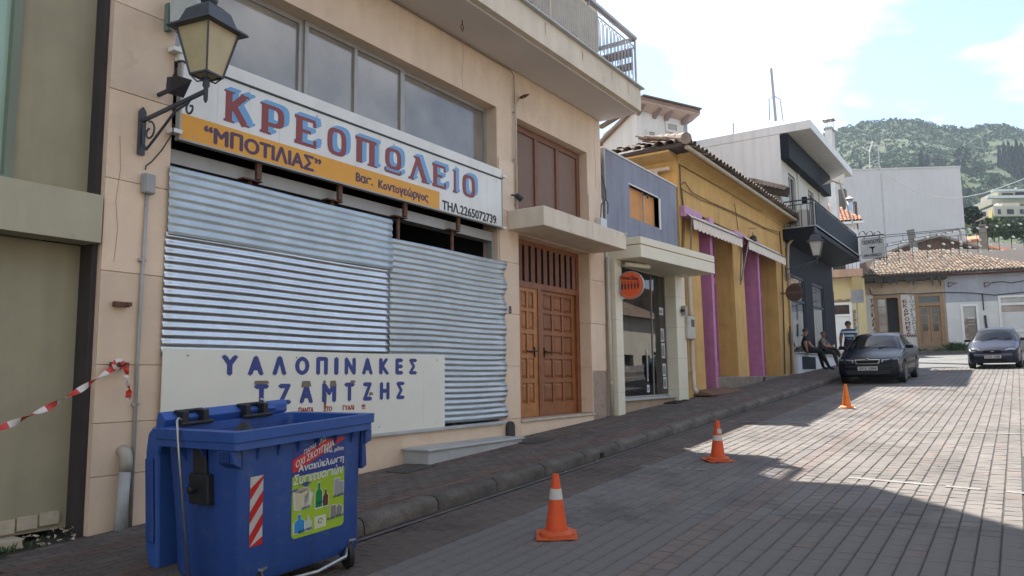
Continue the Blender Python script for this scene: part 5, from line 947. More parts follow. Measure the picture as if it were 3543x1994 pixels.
cw = thing('street_cable', 'thin black cable running along the far shop fronts', 'cable', qtf(V(s0, -.1, 3))); qpart('wire', m_blk, cw, lambda b: [b.tube([V(Qp(x, y).x, -.08, Qp(x, y).z) for x, y in ((3008, 1000), (3015, 1022), (3060, 1021), (3110, 1017), (3170, 1018), (3250, 1013), (3330, 1013), (3400, 1018), (3440, 1022), (3543, 1012))], .022, 4), b.tube([V(Qp(x, y).x, -.06, Qp(x, y).z) for x, y in ((3398, 1016), (3400, 1040), (3403, 1075))], .03, 4), b.tube([V(Qp(x, y).x, -.06, Qp(x, y).z) for x, y in ((3407, 1092), (3410, 1120), (3414, 1140))], .06, 4), b.tube([V(Qp(x, y).x, -.06, Qp(x, y).z) for x, y in ((3432, 978), (3470, 975), (3500, 980), (3543, 972))], .02, 4)])
for x_, w_, n_ in ((3305, .5, 160), (3250, .5, 70), (3196, .5, 60)):
    q_ = qtf(V(qs(x_, 1220), -.25, 0)); q_.z = road(q_.x) + .08; weeds('weeds', {3305: 'largest green weed clump at the foot of the blue grey house', 3250: 'small green weeds right of the old doorstep', 3196: 'sparse weeds at the left of the old doorstep'}[x_], q_, .18, .28, .55 if x_ == 3305 else .28, n_, x_)
fk = part('far_kerb', m_kerb, None, lambda b: b.box(qs(2900), s3, -1.6, 1.0, -.3, 0), tf=lambda p: (lambda q: V(q.x, q.y, (road(q.x) + .14) if p[2] > -.1 else .2))(qtf(p)), kind='structure')
# red house at the right edge (dark red plinth)
# ------------------------------------------------------------------ yellow cream house with white door
m_cry = M('pale yellow render', (0.52, 0.43, 0.235), .85, var=.1, vs=.8, bump=.2, dirt=(.36, .28, .17), dirt_s=1.2, dirt_t=(.6, .8))
m_peach = M('peach balcony render', (0.46, 0.29, 0.20), .85, var=.12, vs=1.2, bump=.2, streak=.2)
yc = thing('yellow_corner_house', 'narrow pale yellow house with white door, peach balcony and small orange tiled roof', 'house', qtf(V(-8, -.8, 1.0)))
O1 = 1.4
def q1(fx, fy): p = Qp(fx, fy, O1); return p
yl0, yl1, yz = q1(2780, 1100).x, q1(2999, 1100).x, q1(2950, 965).z; zu = q1(2950, 772).z
wd = (q1(2868, 1100).x, q1(2950, 1100).x, q1(2900, 1215).z, q1(2900, 1048).z)
y0 = -O1
def yp(name, mat, fn, par=None, **k): return part(name, mat, par or yc, fn, tf=qtf, **k)
yp('wall', m_cry, lambda b: b.wall(yl0, yl1, zb_ - .3, yz, y0, y0 + .3, [wd])); yp('side_wall', m_cry, lambda b: b.box(yl1 - .3, yl1, y0 + .31, y0 + 6, zb_, yz)); yp('upper_wall', m_white, lambda b: b.wall(yl0, yl1 - .2, yz + .01, zu, y0 + .01, y0 + 6, [(q1(2880, 900).x, q1(2925, 900).x, yz + .5, q1(2900, 905).z + .4)]))
f = yp('door_frame', m_wht, lambda b: b.frame(*wd, y0 - .03, y0 + .1, .14, hm=(q1(2900, 1092).z,), mw=.12)); yp('transom_pane', m_gldk, lambda b: b.box(wd[0], wd[1], y0 + .04, y0 + .05, q1(2900, 1092).z, wd[3]), f)
dd = (wd[0] + .14, wd[1] - .14, wd[2], q1(2900, 1092).z - .06); dm = (dd[0] + dd[1]) / 2; yp('leaf', m_wht, lambda b: [b.wall(dd[0], dd[1], dd[2], dd[3], y0 + .03, y0 + .08, [(dm - .55, dm - .3, dd[2] + 1.1, dd[3] - .3), (dm + .3, dm + .55, dd[2] + 1.1, dd[3] - .3), (dd[0] + .2, dd[1] - .2, dd[2] + .2, dd[2] + .85)])], f); yp('leaf_panel', m_wht, lambda b: b.box(dd[0] + .22, dd[1] - .22, y0 + .05, y0 + .07, dd[2] + .2, dd[2] + .85), f); yp('leaf_glass', m_gldk, lambda b: b.box(dm - .6, dm + .6, y0 + .06, y0 + .07, dd[2] + 1.05, dd[3] - .25), f)
for i in range(int((wd[1] - wd[0]) / .22) + 1): yp('trim_stone', M('brown stone trim', (.25, .17, .10), .9, bump=.5), lambda b: b.box(wd[0] - .1 + i * .22, wd[0] + .1 + i * .22, y0 - .05, y0 - .001, wd[3] + .03, wd[3] + .15 + .05 * (i % 2)))
for i in range(10): yp('trim_stone', MATS['brown stone trim'], lambda b: b.box(wd[1] + .03, wd[1] + .14 + .06 * (i % 2), y0 - .05, y0 - .001, wd[2] + i * .24, wd[2] + .2 + i * .24))
bz0, bz1 = q1(2940, 963).z - .45, q1(2940, 948).z
yp('balcony_slab', m_peach, lambda b: b.box(yl0, yl1 - .15, y0 - .9, y0 + .0, bz0 + .45, bz1 + .18)); yp('balcony_console', m_cry, lambda b: b.prism([(yl1 - .2, y0 - .8, bz0 + .44), (yl1 - .2, y0, bz0 + .44), (yl1 - .2, y0, bz0 - .3)], (-.5, 0, 0)))
rl = yp('balcony_rail', m_rust, lambda b: [b.bar((yl0, y0 - .85, bz1 + .95), (yl1 - .2, y0 - .85, bz1 + .95), .04, .03), b.bar((yl1 - .2, y0 - .85, bz1 + .95), (yl1 - .2, y0, bz1 + .95), .04, .03)])
for i in range(14): yp('baluster', m_rust, lambda b: b.bar((yl1 - .22 - i * .22, y0 - .85, bz1 + .18), (yl1 - .22 - i * .22, y0 - .85, bz1 + .94), .02, .02), rl)
yp('window', m_blk, lambda b: b.box(q1(2880, 900).x, q1(2925, 900).x, y0 + .1, y0 + .12, yz + .4, q1(2900, 905).z + .5))
yp('roof', M('roof underlay', (.06, .05, .045)), lambda b: b.hexa([(yl0, y0 - .4, zu + .0), (yl1 + .1, y0 - .4, zu), (yl1 - 1.4, y0 + 3.2, zu + 1.9), (yl0, y0 + 3.2, zu + 1.9), (yl0, y0 - .4, zu + .06), (yl1 + .1, y0 - .4, zu + .06), (yl1 - 1.4, y0 + 3.2, zu + 1.96), (yl0, y0 + 3.2, zu + 1.96)]))
yp('gutter', m_wht, lambda b: b.box(yl0, yl1 + .15, y0 - .5, y0 - .38, zu - .12, zu + .02))
v2 = (QN * -3.6 + V(0, 0, 1.9)).normalized(); tile_roof(yc, m_tileR, qtf(V(yl0 + 1.5, y0 - .46, zu + .07)), QR, v2, int((yl1 - yl0 - 1.4) / .2), 11, su=.2, sv=.34, limit=130, seed=12, clip=lambda p: (p - QO).dot(QR) < yl1 + .1 - (-(p - QO).dot(QN) - y0 + .4) * .42)
# steel flue behind that roof, traffic sign pole, dentist sign
fl = thing('steel_flue', 'shiny steel flue pipe with cap rising behind the small orange roof', 'flue', D(2935, 750, 55)); a = D(2935, 690, 52); c = D(2942, 745, 52)
part('pipe', M('bright steel', (.55, .58, .6), .25, metal=.9, bump=0), fl, lambda b: b.tube([c + V(0, 0, -1), V(c.x, c.y, a.z)], .26, 12), smooth=True); part('cap', m_wht, fl, lambda b: b.lathe([(.32, 0), (.03, .2)], 12, (c.x, c.y, a.z + .03))); p_ = D(2960, 700, 52); part('side_pipe', m_rust, fl, lambda b: b.tube([(c.x, c.y - .1, p_.z), (p_.x, p_.y, p_.z), (p_.x, p_.y, c.z - 1)], .09, 8)); p_ = D(2913, 700, 53); part('brown_stack', M('brown stack', (.12, .10, .09), .8), fl, lambda b: b.box(p_.x - .3, p_.x + .3, p_.y - .3, p_.y + .3, c.z - 1, D(2913, 657, 53).z))
PXX = 37.0; pb = PX(2974, 1215, PXX); ps = thing('sign_post', 'grey steel post with the plain back of a square traffic sign', 'sign post', V(pb.x, pb.y, road(PXX)))
part('post', M('galvanised post', (.25, .26, .27), .5, metal=.6, bump=0), ps, lambda b: b.tube([(pb.x, pb.y, road(PXX)), (pb.x, pb.y + .0, PX(2966, 1006, PXX).z)], .035, 8)); a, c = PX(2943, 1005, PXX - .06), PX(2990, 1047, PXX - .06); part('sign_plate', M('sign plate back', (.30, .31, .33), .5, metal=.4, bump=0), ps, lambda b: b.box(PXX - .07, PXX - .05, c.y, a.y, c.z, a.z)); part('clamp', m_alu, ps, lambda b: b.box(PXX - .05, PXX + .05, pb.y - .06, pb.y + .06, a.z - .5, a.z - .42))
DX = 35.8; dsg = thing('dentist_sign', 'white hanging dentist sign with scroll iron bracket by the black balcony', 'sign', PX(3010, 860, DX)); a, c = PX(2976, 826, DX), PX(3062, 890, DX)
def rrect(b, x, y0, y1, z0, z1, th, r):
    pts = []
    for cy, cz, a0 in ((y1 - r, z1 - r, 0), (y0 + r, z1 - r, 90), (y0 + r, z0 + r, 180), (y1 - r, z0 + r, 270)):
        for i in range(5): t = math.radians(a0 + i * 22.5); pts.append(V(x, cy + r * math.cos(t), cz + r * math.sin(t)))
    b.prism(pts, (th, 0, 0))
part('rim', m_alu, dsg, lambda b: rrect(b, DX, c.y, a.y, c.z, a.z, .05, .12)); part('board', M('pale sign board', (.50, .50, .49), .6), dsg, lambda b: rrect(b, DX - .006, c.y + .03, a.y - .03, c.z + .03, a.z - .03, .004, .1))
wy_ = a.y - c.y; text('ΟΔΟΝΤΙΑΤΡΕΙΟ', 'lettering', m_blk, dsg, (DX - .008, a.y - .07, c.z + (a.z - c.z) * .68), (0, -1, 0), (0, 0, 1), wy_ - .14, .20, .010); text('ΑΝΝΑ ΚΑΡΑΝΑΣΟΥ', 'small_lettering', m_blk, dsg, (DX - .008, a.y - .1, c.z + .07), (0, -1, 0), (0, 0, 1), wy_ - .2, .13, .008)
cm = (c.y + a.y) / 2; part('emblem', m_navy, dsg, lambda b: [b.prism([(DX - .009, cm - .02, c.z + .22), (DX - .009, cm + .02, c.z + .22), (DX - .009, cm + .03, c.z + .5), (DX - .009, cm - .03, c.z + .5)], (.001, 0, 0)), b.prism([(DX - .010, cm - .14, c.z + .5), (DX - .010, cm + .14, c.z + .5), (DX - .010, cm, c.z + .38)], (.001, 0, 0))])
part('arm', m_blk, dsg, lambda b: [b.bar(PX(2958, 822, DX), PX(3058, 812, DX), .05, .05), b.bar(PX(2990, 818, DX), PX(2990, 828, DX), .03, .03), b.bar(PX(3042, 814, DX), PX(3042, 828, DX), .03, .03)]); part('scroll', m_blk, dsg, lambda b: [b.tube([PX(2972 + 26 * i + 22 * (1 - math.cos(t)) / 2 * 1.0, 814 - 14 * math.sin(t), DX) for t in [q * math.pi / 8 for q in range(9)]], .018, 4) for i in range(3)])
# ------------------------------------------------------------------ big white party wall, roofs behind
DN = V(math.cos(math.radians(29.6)), math.sin(math.radians(29.6)), 0); DR = V(DN.y, -DN.x, 0)
def dtf(p): return DN * p[1] + DR * p[0] + V(0, 0, p[2])
def dp_(fx, fy, dist): r = ray(fx, fy); t = dist / r.dot(DN); p = r * t; return V(p.dot(DR), dist, p.z)
m_party = M('pale grey party wall render', (0.56, 0.555, 0.56), .85, var=.07, vs=.35, bump=.1, bs=30, streak=.06, grain=.03)
tb_ = thing('tall_grey_building', 'tall building showing a large blank pale grey side wall', 'building', dtf(V(8, 64, 0))); a, c = dp_(2905, 592, 64), dp_(3322, 586, 64)
part('side_wall', m_party, tb_, lambda b: b.box(a.x - 6, c.x, 64, 76, -1, a.z), tf=dtf); part('parapet', m_party, tb_, lambda b: b.box(a.x - 6.05, c.x + .05, 63.95, 76, a.z + .001, a.z + .12), tf=dtf)
part('stain_line', M('faint stain', (.44, .44, .45), .9), tb_, lambda b: b.box(dp_(3045, 600, 64).x, dp_(3045, 600, 64).x + .12, 63.99, 63.999, 4, a.z - .3), tf=dtf)
def tvroof(label, pts, cat='aerial'):
    r = thing('rooftop_aerial', label, cat, D(*pts[0][0], 62)); part('rods', m_rail, r, lambda b: [b.tube([D(x0, y0, 62), D(x1, y1, 62)], w, 5) for (x0, y0), (x1, y1), w in [(p[0], p[1], p[2]) for p in pts]]); return r
tvroof('thin lattice aerial on the top edge of the tall grey wall', [((3044, 592), (3038, 505), .05), ((3044, 592), (3020, 560), .035), ((3010, 562), (3045, 572), .03), ((3025, 555), (3050, 560), .03), ((3044, 580), (3060, 590), .03)])
r = thing('satellite_aerial', 'white panel aerial standing behind the tall grey wall', 'aerial', D(3010, 520, 66)); part('panel', m_wht, r, lambda b: b.bar(D(3008, 525, 66), D(3019, 489, 66), .22, .12)); part('arm', m_alu, r, lambda b: [b.bar(D(2986, 510, 66), D(3008, 525, 66), .07, .07), b.bar(D(3008, 525, 66), D(3010, 600, 67), .08, .08)])
hc = thing('hanging_cable', 'white cable sagging in a long curve across the tall grey wall', 'cable', D(3200, 700, 58)); part('wire', M('white cable', (.6, .6, .6), .7, bump=0), hc, lambda b: b.tube([D(x, y, 58) for x, y in ((3044, 578), (3062, 598), (3090, 620), (3130, 645), (3180, 668), (3230, 680), (3284, 686), (3340, 682), (3400, 670), (3460, 650), (3520, 628), (3600, 595))], .035, 5))
# brick gable roof behind the agency, tan chimney, right hand tiled house
gbl = thing('brick_gable_house', 'low old house with brown brick gable and dark tiles behind the travel agency roof', 'house', D(3240, 860, 53))
pk = [D(3052, 885, 54), D(3140, 850, 54), D(3240, 823, 54), D(3330, 850, 54), D(3420, 885, 54), D(3420, 940, 54), D(3052, 940, 54)]
part('gable', M('brown brick rubble', (.17, .11, .08), .9, var=.35, vs=6, bump=.8, bs=15), gbl, lambda b: b.prism(pk, DN * 6))
part('roof_verge', m_tile, gbl, lambda b: [b.bar(pk[i] + V(0, 0, .08) - DN * .2, pk[i + 1] + V(0, 0, .08) - DN * .2, .6, .16) for i in range(4)]); part('white_sheet', m_wht, gbl, lambda b: b.prism([D(3163, 880, 50.5), D(3190, 872, 50.5), D(3204, 878, 50.5), D(3204, 882, 50.5), D(3165, 886, 50.5)], DN * .5))
k3 = thing('leaning_chimney', 'leaning grey chimney stack behind the old tiled roof', 'chimney', D(3155, 830, 52)); part('stack', M('grey chimney', (.20, .19, .175), .9, var=.2, bump=.3), k3, lambda b: b.bar(D(3164, 862, 52), D(3149, 794, 52), .34, .34)); part('base', m_wht, k3, lambda b: b.bar(D(3164, 862, 52) - V(0, 0, .6), D(3164, 862, 52) + V(0, 0, .05), .42, .42))
k4 = thing('tan_chimney', 'tan chimney with tilted cap slab between the orange roofs', 'chimney', D(3400, 830, 50)); a = D(3386, 785, 50); c = D(3412, 785, 50); part('stack', M('tan chimney', (.26, .22, .18), .9, var=.2, bump=.3, bs=20), k4, lambda b: b.box(a.x, a.x + .5, c.y, a.y, D(3400, 900, 50).z - 2, a.z + .15), bevel=.04); part('cap_slab', MATS['tan chimney'], k4, lambda b: b.bar(D(3380, 766, 50), D(3412, 752, 50), .5, .06)); part('cap_post', MATS['tan chimney'], k4, lambda b: b.bar(D(3392, 785, 50), D(3392, 762, 50), .08, .08))
rh = thing('orange_roof_house', 'house with bright orange tiled roof and grey side wall at the right edge', 'house', D(3480, 880, 52)); A1_, B1_, C1_, D1_ = D(3392, 852, 51), D(3600, 910, 45), D(3600, 850, 52), D(3400, 835, 56)
part('wall', m_blgr, rh, lambda b: b.prism([A1_ + V(0, 0, -.15), B1_ + V(0, 0, -.15), B1_ + V(0, 0, -4), A1_ + V(0, 0, -4)], DN * 4)); part('roof', M('roof underlay', (.06, .05, .045)), rh, lambda b: b.prism([A1_, B1_, C1_, D1_], (0, 0, -.1)))
part('roof_edge', m_tileR, rh, lambda b: b.bar(A1_, B1_, .3, .12)); u_ = (B1_ - A1_).normalized(); v_ = (D1_ - A1_); v_ = (v_ - u_ * v_.dot(u_)).normalized(); 
tile_roof(rh, m_tileR, A1_ + V(0, 0, .05), u_, v_, int((B1_ - A1_).length / .25), 20, su=.25, sv=.40, limit=100, seed=14)
lr = thing('distant_orange_roofs', 'low orange roofs and white tank beside the tan chimney', 'house', D(3360, 850, 60)); part('roof', m_tileR, lr, lambda b: [b.prism([D(3325, 822, 66), D(3385, 815, 66), D(3388, 826, 64), D(3325, 832, 64)], (0, 0, -.3)), b.prism([D(3325, 850, 62), D(3380, 845, 62), D(3392, 875, 58), D(3325, 880, 58)], (0, 0, -.3))]); part('wall', m_whb, lr, lambda b: b.prism([D(3330, 832, 66), D(3384, 827, 66), D(3384, 850, 66), D(3330, 850, 66)], DN * 3)); part('tank', m_blgr, lr, lambda b: b.prism([D(3357, 860, 57), D(3380, 858, 57), D(3380, 880, 57), D(3357, 880, 57)], DN * .8))
# ------------------------------------------------------------------ white house with eaves behind the shops
th = thing('white_tower_house', 'tall white house with wooden eaves rising behind the blue grey parapet', 'house', D(2204, 560, 27)); cz = D(2204, 382, 27); E1 = V(math.cos(math.radians(-27)), math.sin(math.radians(-27)), 0); E2 = V(math.cos(math.radians(63)), math.sin(math.radians(63)), 0)
cb_ = V(cz.x, cz.y, 0)
def isect(fx, fy, o, d):   # point of the vertical plane (o, d) seen at the pixel
    n = V(-d.y, d.x, 0); r = ray(fx, fy); return r * (o.dot(n) / r.dot(n))
r1 = isect(2378, 420, cb_, E1); l1 = isect(2085, 447, cb_, E2); lt = isect(2195, 381, cb_, E2); wr = isect(2345, 432, cb_, E1)
r2 = isect(2378, 405, cb_, E1); part('wall', m_white, th, lambda b: [b.prism([cb_ + V(0, 0, 0), V(r1.x, r1.y, 0), V(r1.x, r1.y, r2.z), V(cz.x, cz.y, cz.z + .05)], E2 * .3), b.prism([V(r1.x, r1.y, 0), V(r1.x, r1.y, r2.z), V(r1.x, r1.y, r2.z - 2.2) + E2 * 7, V(r1.x, r1.y, 0) + E2 * 7], E1 * -.2), b.prism([cb_ + V(0, 0, 0) - E1 * .01, cz - E1 * .01, V(l1.x, l1.y, l1.z) - E1 * .01 + V(0, 0, -.2), V(l1.x, l1.y, 0) - E1 * .01], E1 * .005)])
SV = E2 + V(0, 0, -.33); ea = isect(2222, 345, cb_ - E2 * .5, E1); eb = isect(2423, 392, cb_ - E2 * .5, E1); part('roof', M('brown eave boards', (.30, .22, .19), .8, var=.2), th, lambda b: b.prism([ea, eb, eb + SV * 8, ea + SV * 8], (0, 0, .12)))
m_raf = M('pinkish rafter', (.68, .54, .49), .8); part('soffit', m_raf, th, lambda b: b.prism([ea + V(0, 0, -.02), eb + V(0, 0, -.02), eb + SV * .50 + V(0, 0, -.02), ea + SV * .50 + V(0, 0, -.02)], (0, 0, -.02)))
m_raf2 = M('grey purple rafter', (.30, .24, .24), .8)
for fx in (2230, 2285, 2325, 2385): a = isect(fx, 390, cb_, E1); a = ea.lerp(eb, (fx - 2222) / 201) ; part('rafter', m_raf2, th, lambda b: b.prism([a + SV * .12 + V(0, 0, -.045), a + SV * .49 + V(0, 0, -.045), a + SV * .49 + V(0, 0, -.22)], E1 * .16))
part('roof_tiles_edge', m_tile, th, lambda b: [b.bar(ea + V(0, 0, .14), eb + V(0, 0, .14), .2, .05), b.bar(cz + V(0, 0, .12) - E1 * .1, l1 + V(0, 0, .05) - E1 * .1, .2, .10)])
for (x0, y0_, x1_, y1_), dk in (((2235, 447, 2270, 512), m_glassA), ((2300, 420, 2346, 465), m_alu)):
    a, c = isect(x0, y0_, cb_, E1), isect(x1_, y1_, cb_, E1); s0_, s1_ = (a - cb_).dot(E1), (c - cb_).dot(E1); tf_ = lambda p: cb_ + E1 * p[0] + E2 * p[1] + V(0, 0, p[2]); f = part('window', m_wht, th, lambda b: b.frame(s0_, s1_, c.z, a.z, -.06, -.01, .09), tf=tf_); part('pane', dk, f, lambda b: b.box(s0_ + .05, s1_ - .05, -.03, -.02, c.z, a.z), tf=tf_)
# small tile roof behind the yellow house, against the white side wall
LX = 26.5
r = thing('lean_to_roof', 'small old lean-to roof with clay tiles between the yellow house and the white side wall', 'roof', PX(2690, 660, LX)); part('gable', M('grey old plaster', (.24, .20, .17), .9), r, lambda b: b.prism([PX(2590, 622, LX), PX(2694, 652, LX), PX(2698, 740, LX), PX(2590, 720, LX)], (.3, 0, 0))); part('beam', MATS['charred boards'], r, lambda b: b.bar(PX(2640, 655, LX), PX(2728, 672, LX), .22, .2)); part('beam', MATS['charred boards'], r, lambda b: b.bar(PX(2650, 640, LX), PX(2730, 656, LX), .22, .10))
for i in range(10): t = i / 10; q = PX(2592 + 132 * t, 622 + 30 * t, LX - .25); part('roof_tile', m_tile, r, lambda b: b.tube([q, q + V(.5, .02, .05)], [.085, .10], 6))
# ------------------------------------------------------------------ lanterns
m_lan = M('dark lantern paint', (0.055, 0.06, 0.075), 0.45, var=.2, vs=8, bump=.1)
m_lgl = M('yellowed lantern glass', (0.50, 0.40, 0.24), 0.35, var=.12, vs=6, bump=0)
m_lgl2 = M('pale lantern glass', (0.46, 0.44, 0.40), 0.35, var=.12, vs=6, bump=0)
def lantern(label, x, yw, yl, zp, z0, sc_=1.0, gl=m_lgl, rot=math.radians(20), plate=True):
    """wall lantern: plate on the wall at (x, yw, zp), bracket out to y = yl, lantern standing on the bracket end; z0 = foot of the lantern"""
    r = thing('street_lantern', label, 'street lantern', (x, yw, zp), group='old wall lanterns')
    k = sc_
    br_ = part('bracket', m_lan, r, lambda b: [b.prism([(x - .035 * k, yw - .004, zp - .34 * k), (x + .035 * k, yw - .004, zp - .34 * k), (x + .035 * k, yw - .004, zp + .12 * k), (x, yw - .004, zp + .17 * k), (x - .035 * k, yw - .004, zp + .12 * k)], (0, -.03, 0)), b.bar((x, yw - .02, zp + .02 * k), (x, yl, z0 - .05 * k), .03 * k, .035 * k),
        b.tube([(x, yw - .04, zp - .02), (x, yw - .05, zp - .22 * k), (x, yw - .12 * k, zp - .30 * k), (x, yw - .22 * k, zp - .24 * k), (x, (yw + yl) / 2 - .05, zp + (z0 - zp) * .25 - .03), (x, yl + .28 * k, z0 - .11 * k)], .014 * k, 6)])
    def spiral(b, cy, cz, r0, a0, dr_): b.tube([(x, cy + r0 * (1 - t * .75) * math.cos(a0 + dr_ * t * 6.5), cz + r0 * (1 - t * .75) * math.sin(a0 + dr_ * t * 6.5)) for t in [i / 14 for i in range(15)]], .011 * k, 5)
    part('scroll', m_lan, r, lambda b: spiral(b, yw - .16 * k, zp - .12 * k, .11 * k, 1.5, 1)); part('scroll', m_lan, r, lambda b: spiral(b, yl + .24 * k, z0 - .17 * k, .08 * k, 1.5, -1))
    part('stem', m_lan, r, lambda b: b.lathe([(.004, -.17 * k), (.02 * k, -.14 * k), (.022 * k, -.02 * k), (.035 * k, .0), (.03 * k, .05 * k), (.04 * k, .08 * k)], 10, (x, yl, z0)), smooth=True)
    zg = z0 + .10 * k; zt = z0 + .56 * k; w0, w1 = .105 * k, .20 * k
    def cr(w, z, i): a = rot + math.pi / 4 + i * math.pi / 2; return V(x + w * 1.414 * math.cos(a), yl + w * 1.414 * math.sin(a), z)
    part('arms', m_lan, r, lambda b: [b.tube([V(x, yl, z0 + .06 * k), (cr(w0, 0, i) - V(x, yl, 0)) * .55 + V(x, yl, z0 + .035 * k), cr(w0, zg - .0, i)], .009 * k, 5) for i in range(4)])
    lb = part('lantern_frame', m_lan, r, lambda b: [b.bar(cr(w0, zg, i), cr(w1, zt, i), .018 * k, .018 * k) for i in range(4)] + [b.bar(cr(w0, zg, i), cr(w0, zg, (i + 1) % 4), .018 * k, .018 * k) for i in range(4)])
    for i in range(4): part('pane', gl, lb, lambda b: b.poly([cr(w0 * .96, zg, i), cr(w0 * .96, zg, (i + 1) % 4), cr(w1 * .96, zt, (i + 1) % 4), cr(w1 * .96, zt, i)]))
    part('floor_pane', gl, lb, lambda b: b.poly([cr(w0 * .95, zg + .004, i) for i in range(4)]))
    def roof(b):
        lv = [(w1 * 1.34, zt - .01), (w1 * 1.28, zt + .015 * k), (w1 * .98, zt + .03 * k), (w1 * .72, zt + .19 * k), (w1 * .40, zt + .25 * k)]
        rings = [b.pts([cr(w, z, i) for i in range(4)]) for w, z in lv]
        for a, c in zip(rings, rings[1:]):
            for i in range(4): j = (i + 1) % 4; b.face(a + i, a + j, c + j, c + i)
        b.face(*[rings[0] + 3 - i for i in range(4)]); b.face(*[rings[-1] + i for i in range(4)])
    part('hood', m_lan, lb, roof); part('finial', m_lan, lb, lambda b: b.lathe([(.055 * k, .25 * k), (.075 * k, .28 * k), (.085 * k, .31 * k), (.05 * k, .35 * k), (.035 * k, .40 * k), (.05 * k, .44 * k), (.01 * k, .50 * k)], 12, (x, yl, zt)), smooth=True)
    return r
lantern('near street lantern with yellowed glass on a scroll bracket by the butcher sign', 3.77, 6.598, 5.62, 2.37, 2.505, .89, rot=math.radians(11))
lantern('far street lantern with pale glass hanging in front of the black balcony', 27.0, 6.56, 5.50, 3.55, 3.86, 1.05, m_lgl2, math.radians(8))
fl_ = thing('floodlight', 'black floodlight fixed between the near lantern bracket and the sign', 'floodlight', (4.0, 6.3, 2.75)); c_ = P(628, 295, 6.2); part('housing', m_blk, fl_, lambda b: b.hexa([c_ + V(-.07, .08, -.07), c_ + V(.07, .08, -.07), c_ + V(.09, .13, -.06), c_ + V(-.06, .16, -.06), c_ + V(-.07, .03, .07), c_ + V(.09, .02, .07), c_ + V(.09, .12, .09), c_ + V(-.07, .13, .09)]), bevel=.01); part('bracket', m_blk, fl_, lambda b: b.bar(c_ + V(0, .1, 0), (c_.x + .02, 6.6, c_.z), .03, .03)); part('front_glass', m_gldk, fl_, lambda b: b.poly([c_ + V(-.08, -.0 + .094, -.08) + V(0, -.01, 0), c_ + V(.08, .084, -.08), c_ + V(.10, -.008, .08), c_ + V(-.08, .012, .08)]))
ub = thing('glass_uplight', 'pale blue white lamp bracket above the near lantern at the top edge', 'lamp', P(600, 50, 6.5)); part('mount', M('teal bracket', (.14, .20, .19), .5), ub, lambda b: b.box(P(570, 60, 6.59).x, P(585, 60, 6.59).x, 6.53, 6.597, P(580, 112, 6.59).z, P(580, 18, 6.59).z)); part('shade', M('pale lamp body', (.48, .52, .54), .4), ub, lambda b: b.prism([P(588, 100, 6.5), P(602, 85, 6.35), P(680, 25, 6.0), P(690, -30, 6.0), P(588, -20, 6.5)], (.12, .05, 0)))
sc3 = thing('signal_cable', 'thin dark wire looping from the lantern bracket down to the junction box', 'cable', (3.9, 6.5, 2.2)); part('wire', m_blk, sc3, lambda b: b.tube([P(600, 430, 6.4), P(598, 460, 6.5), P(560, 520, 6.56), P(525, 560, 6.57), P(505, 575, 6.58), P(503, 588, 6.58)], .006, 4))
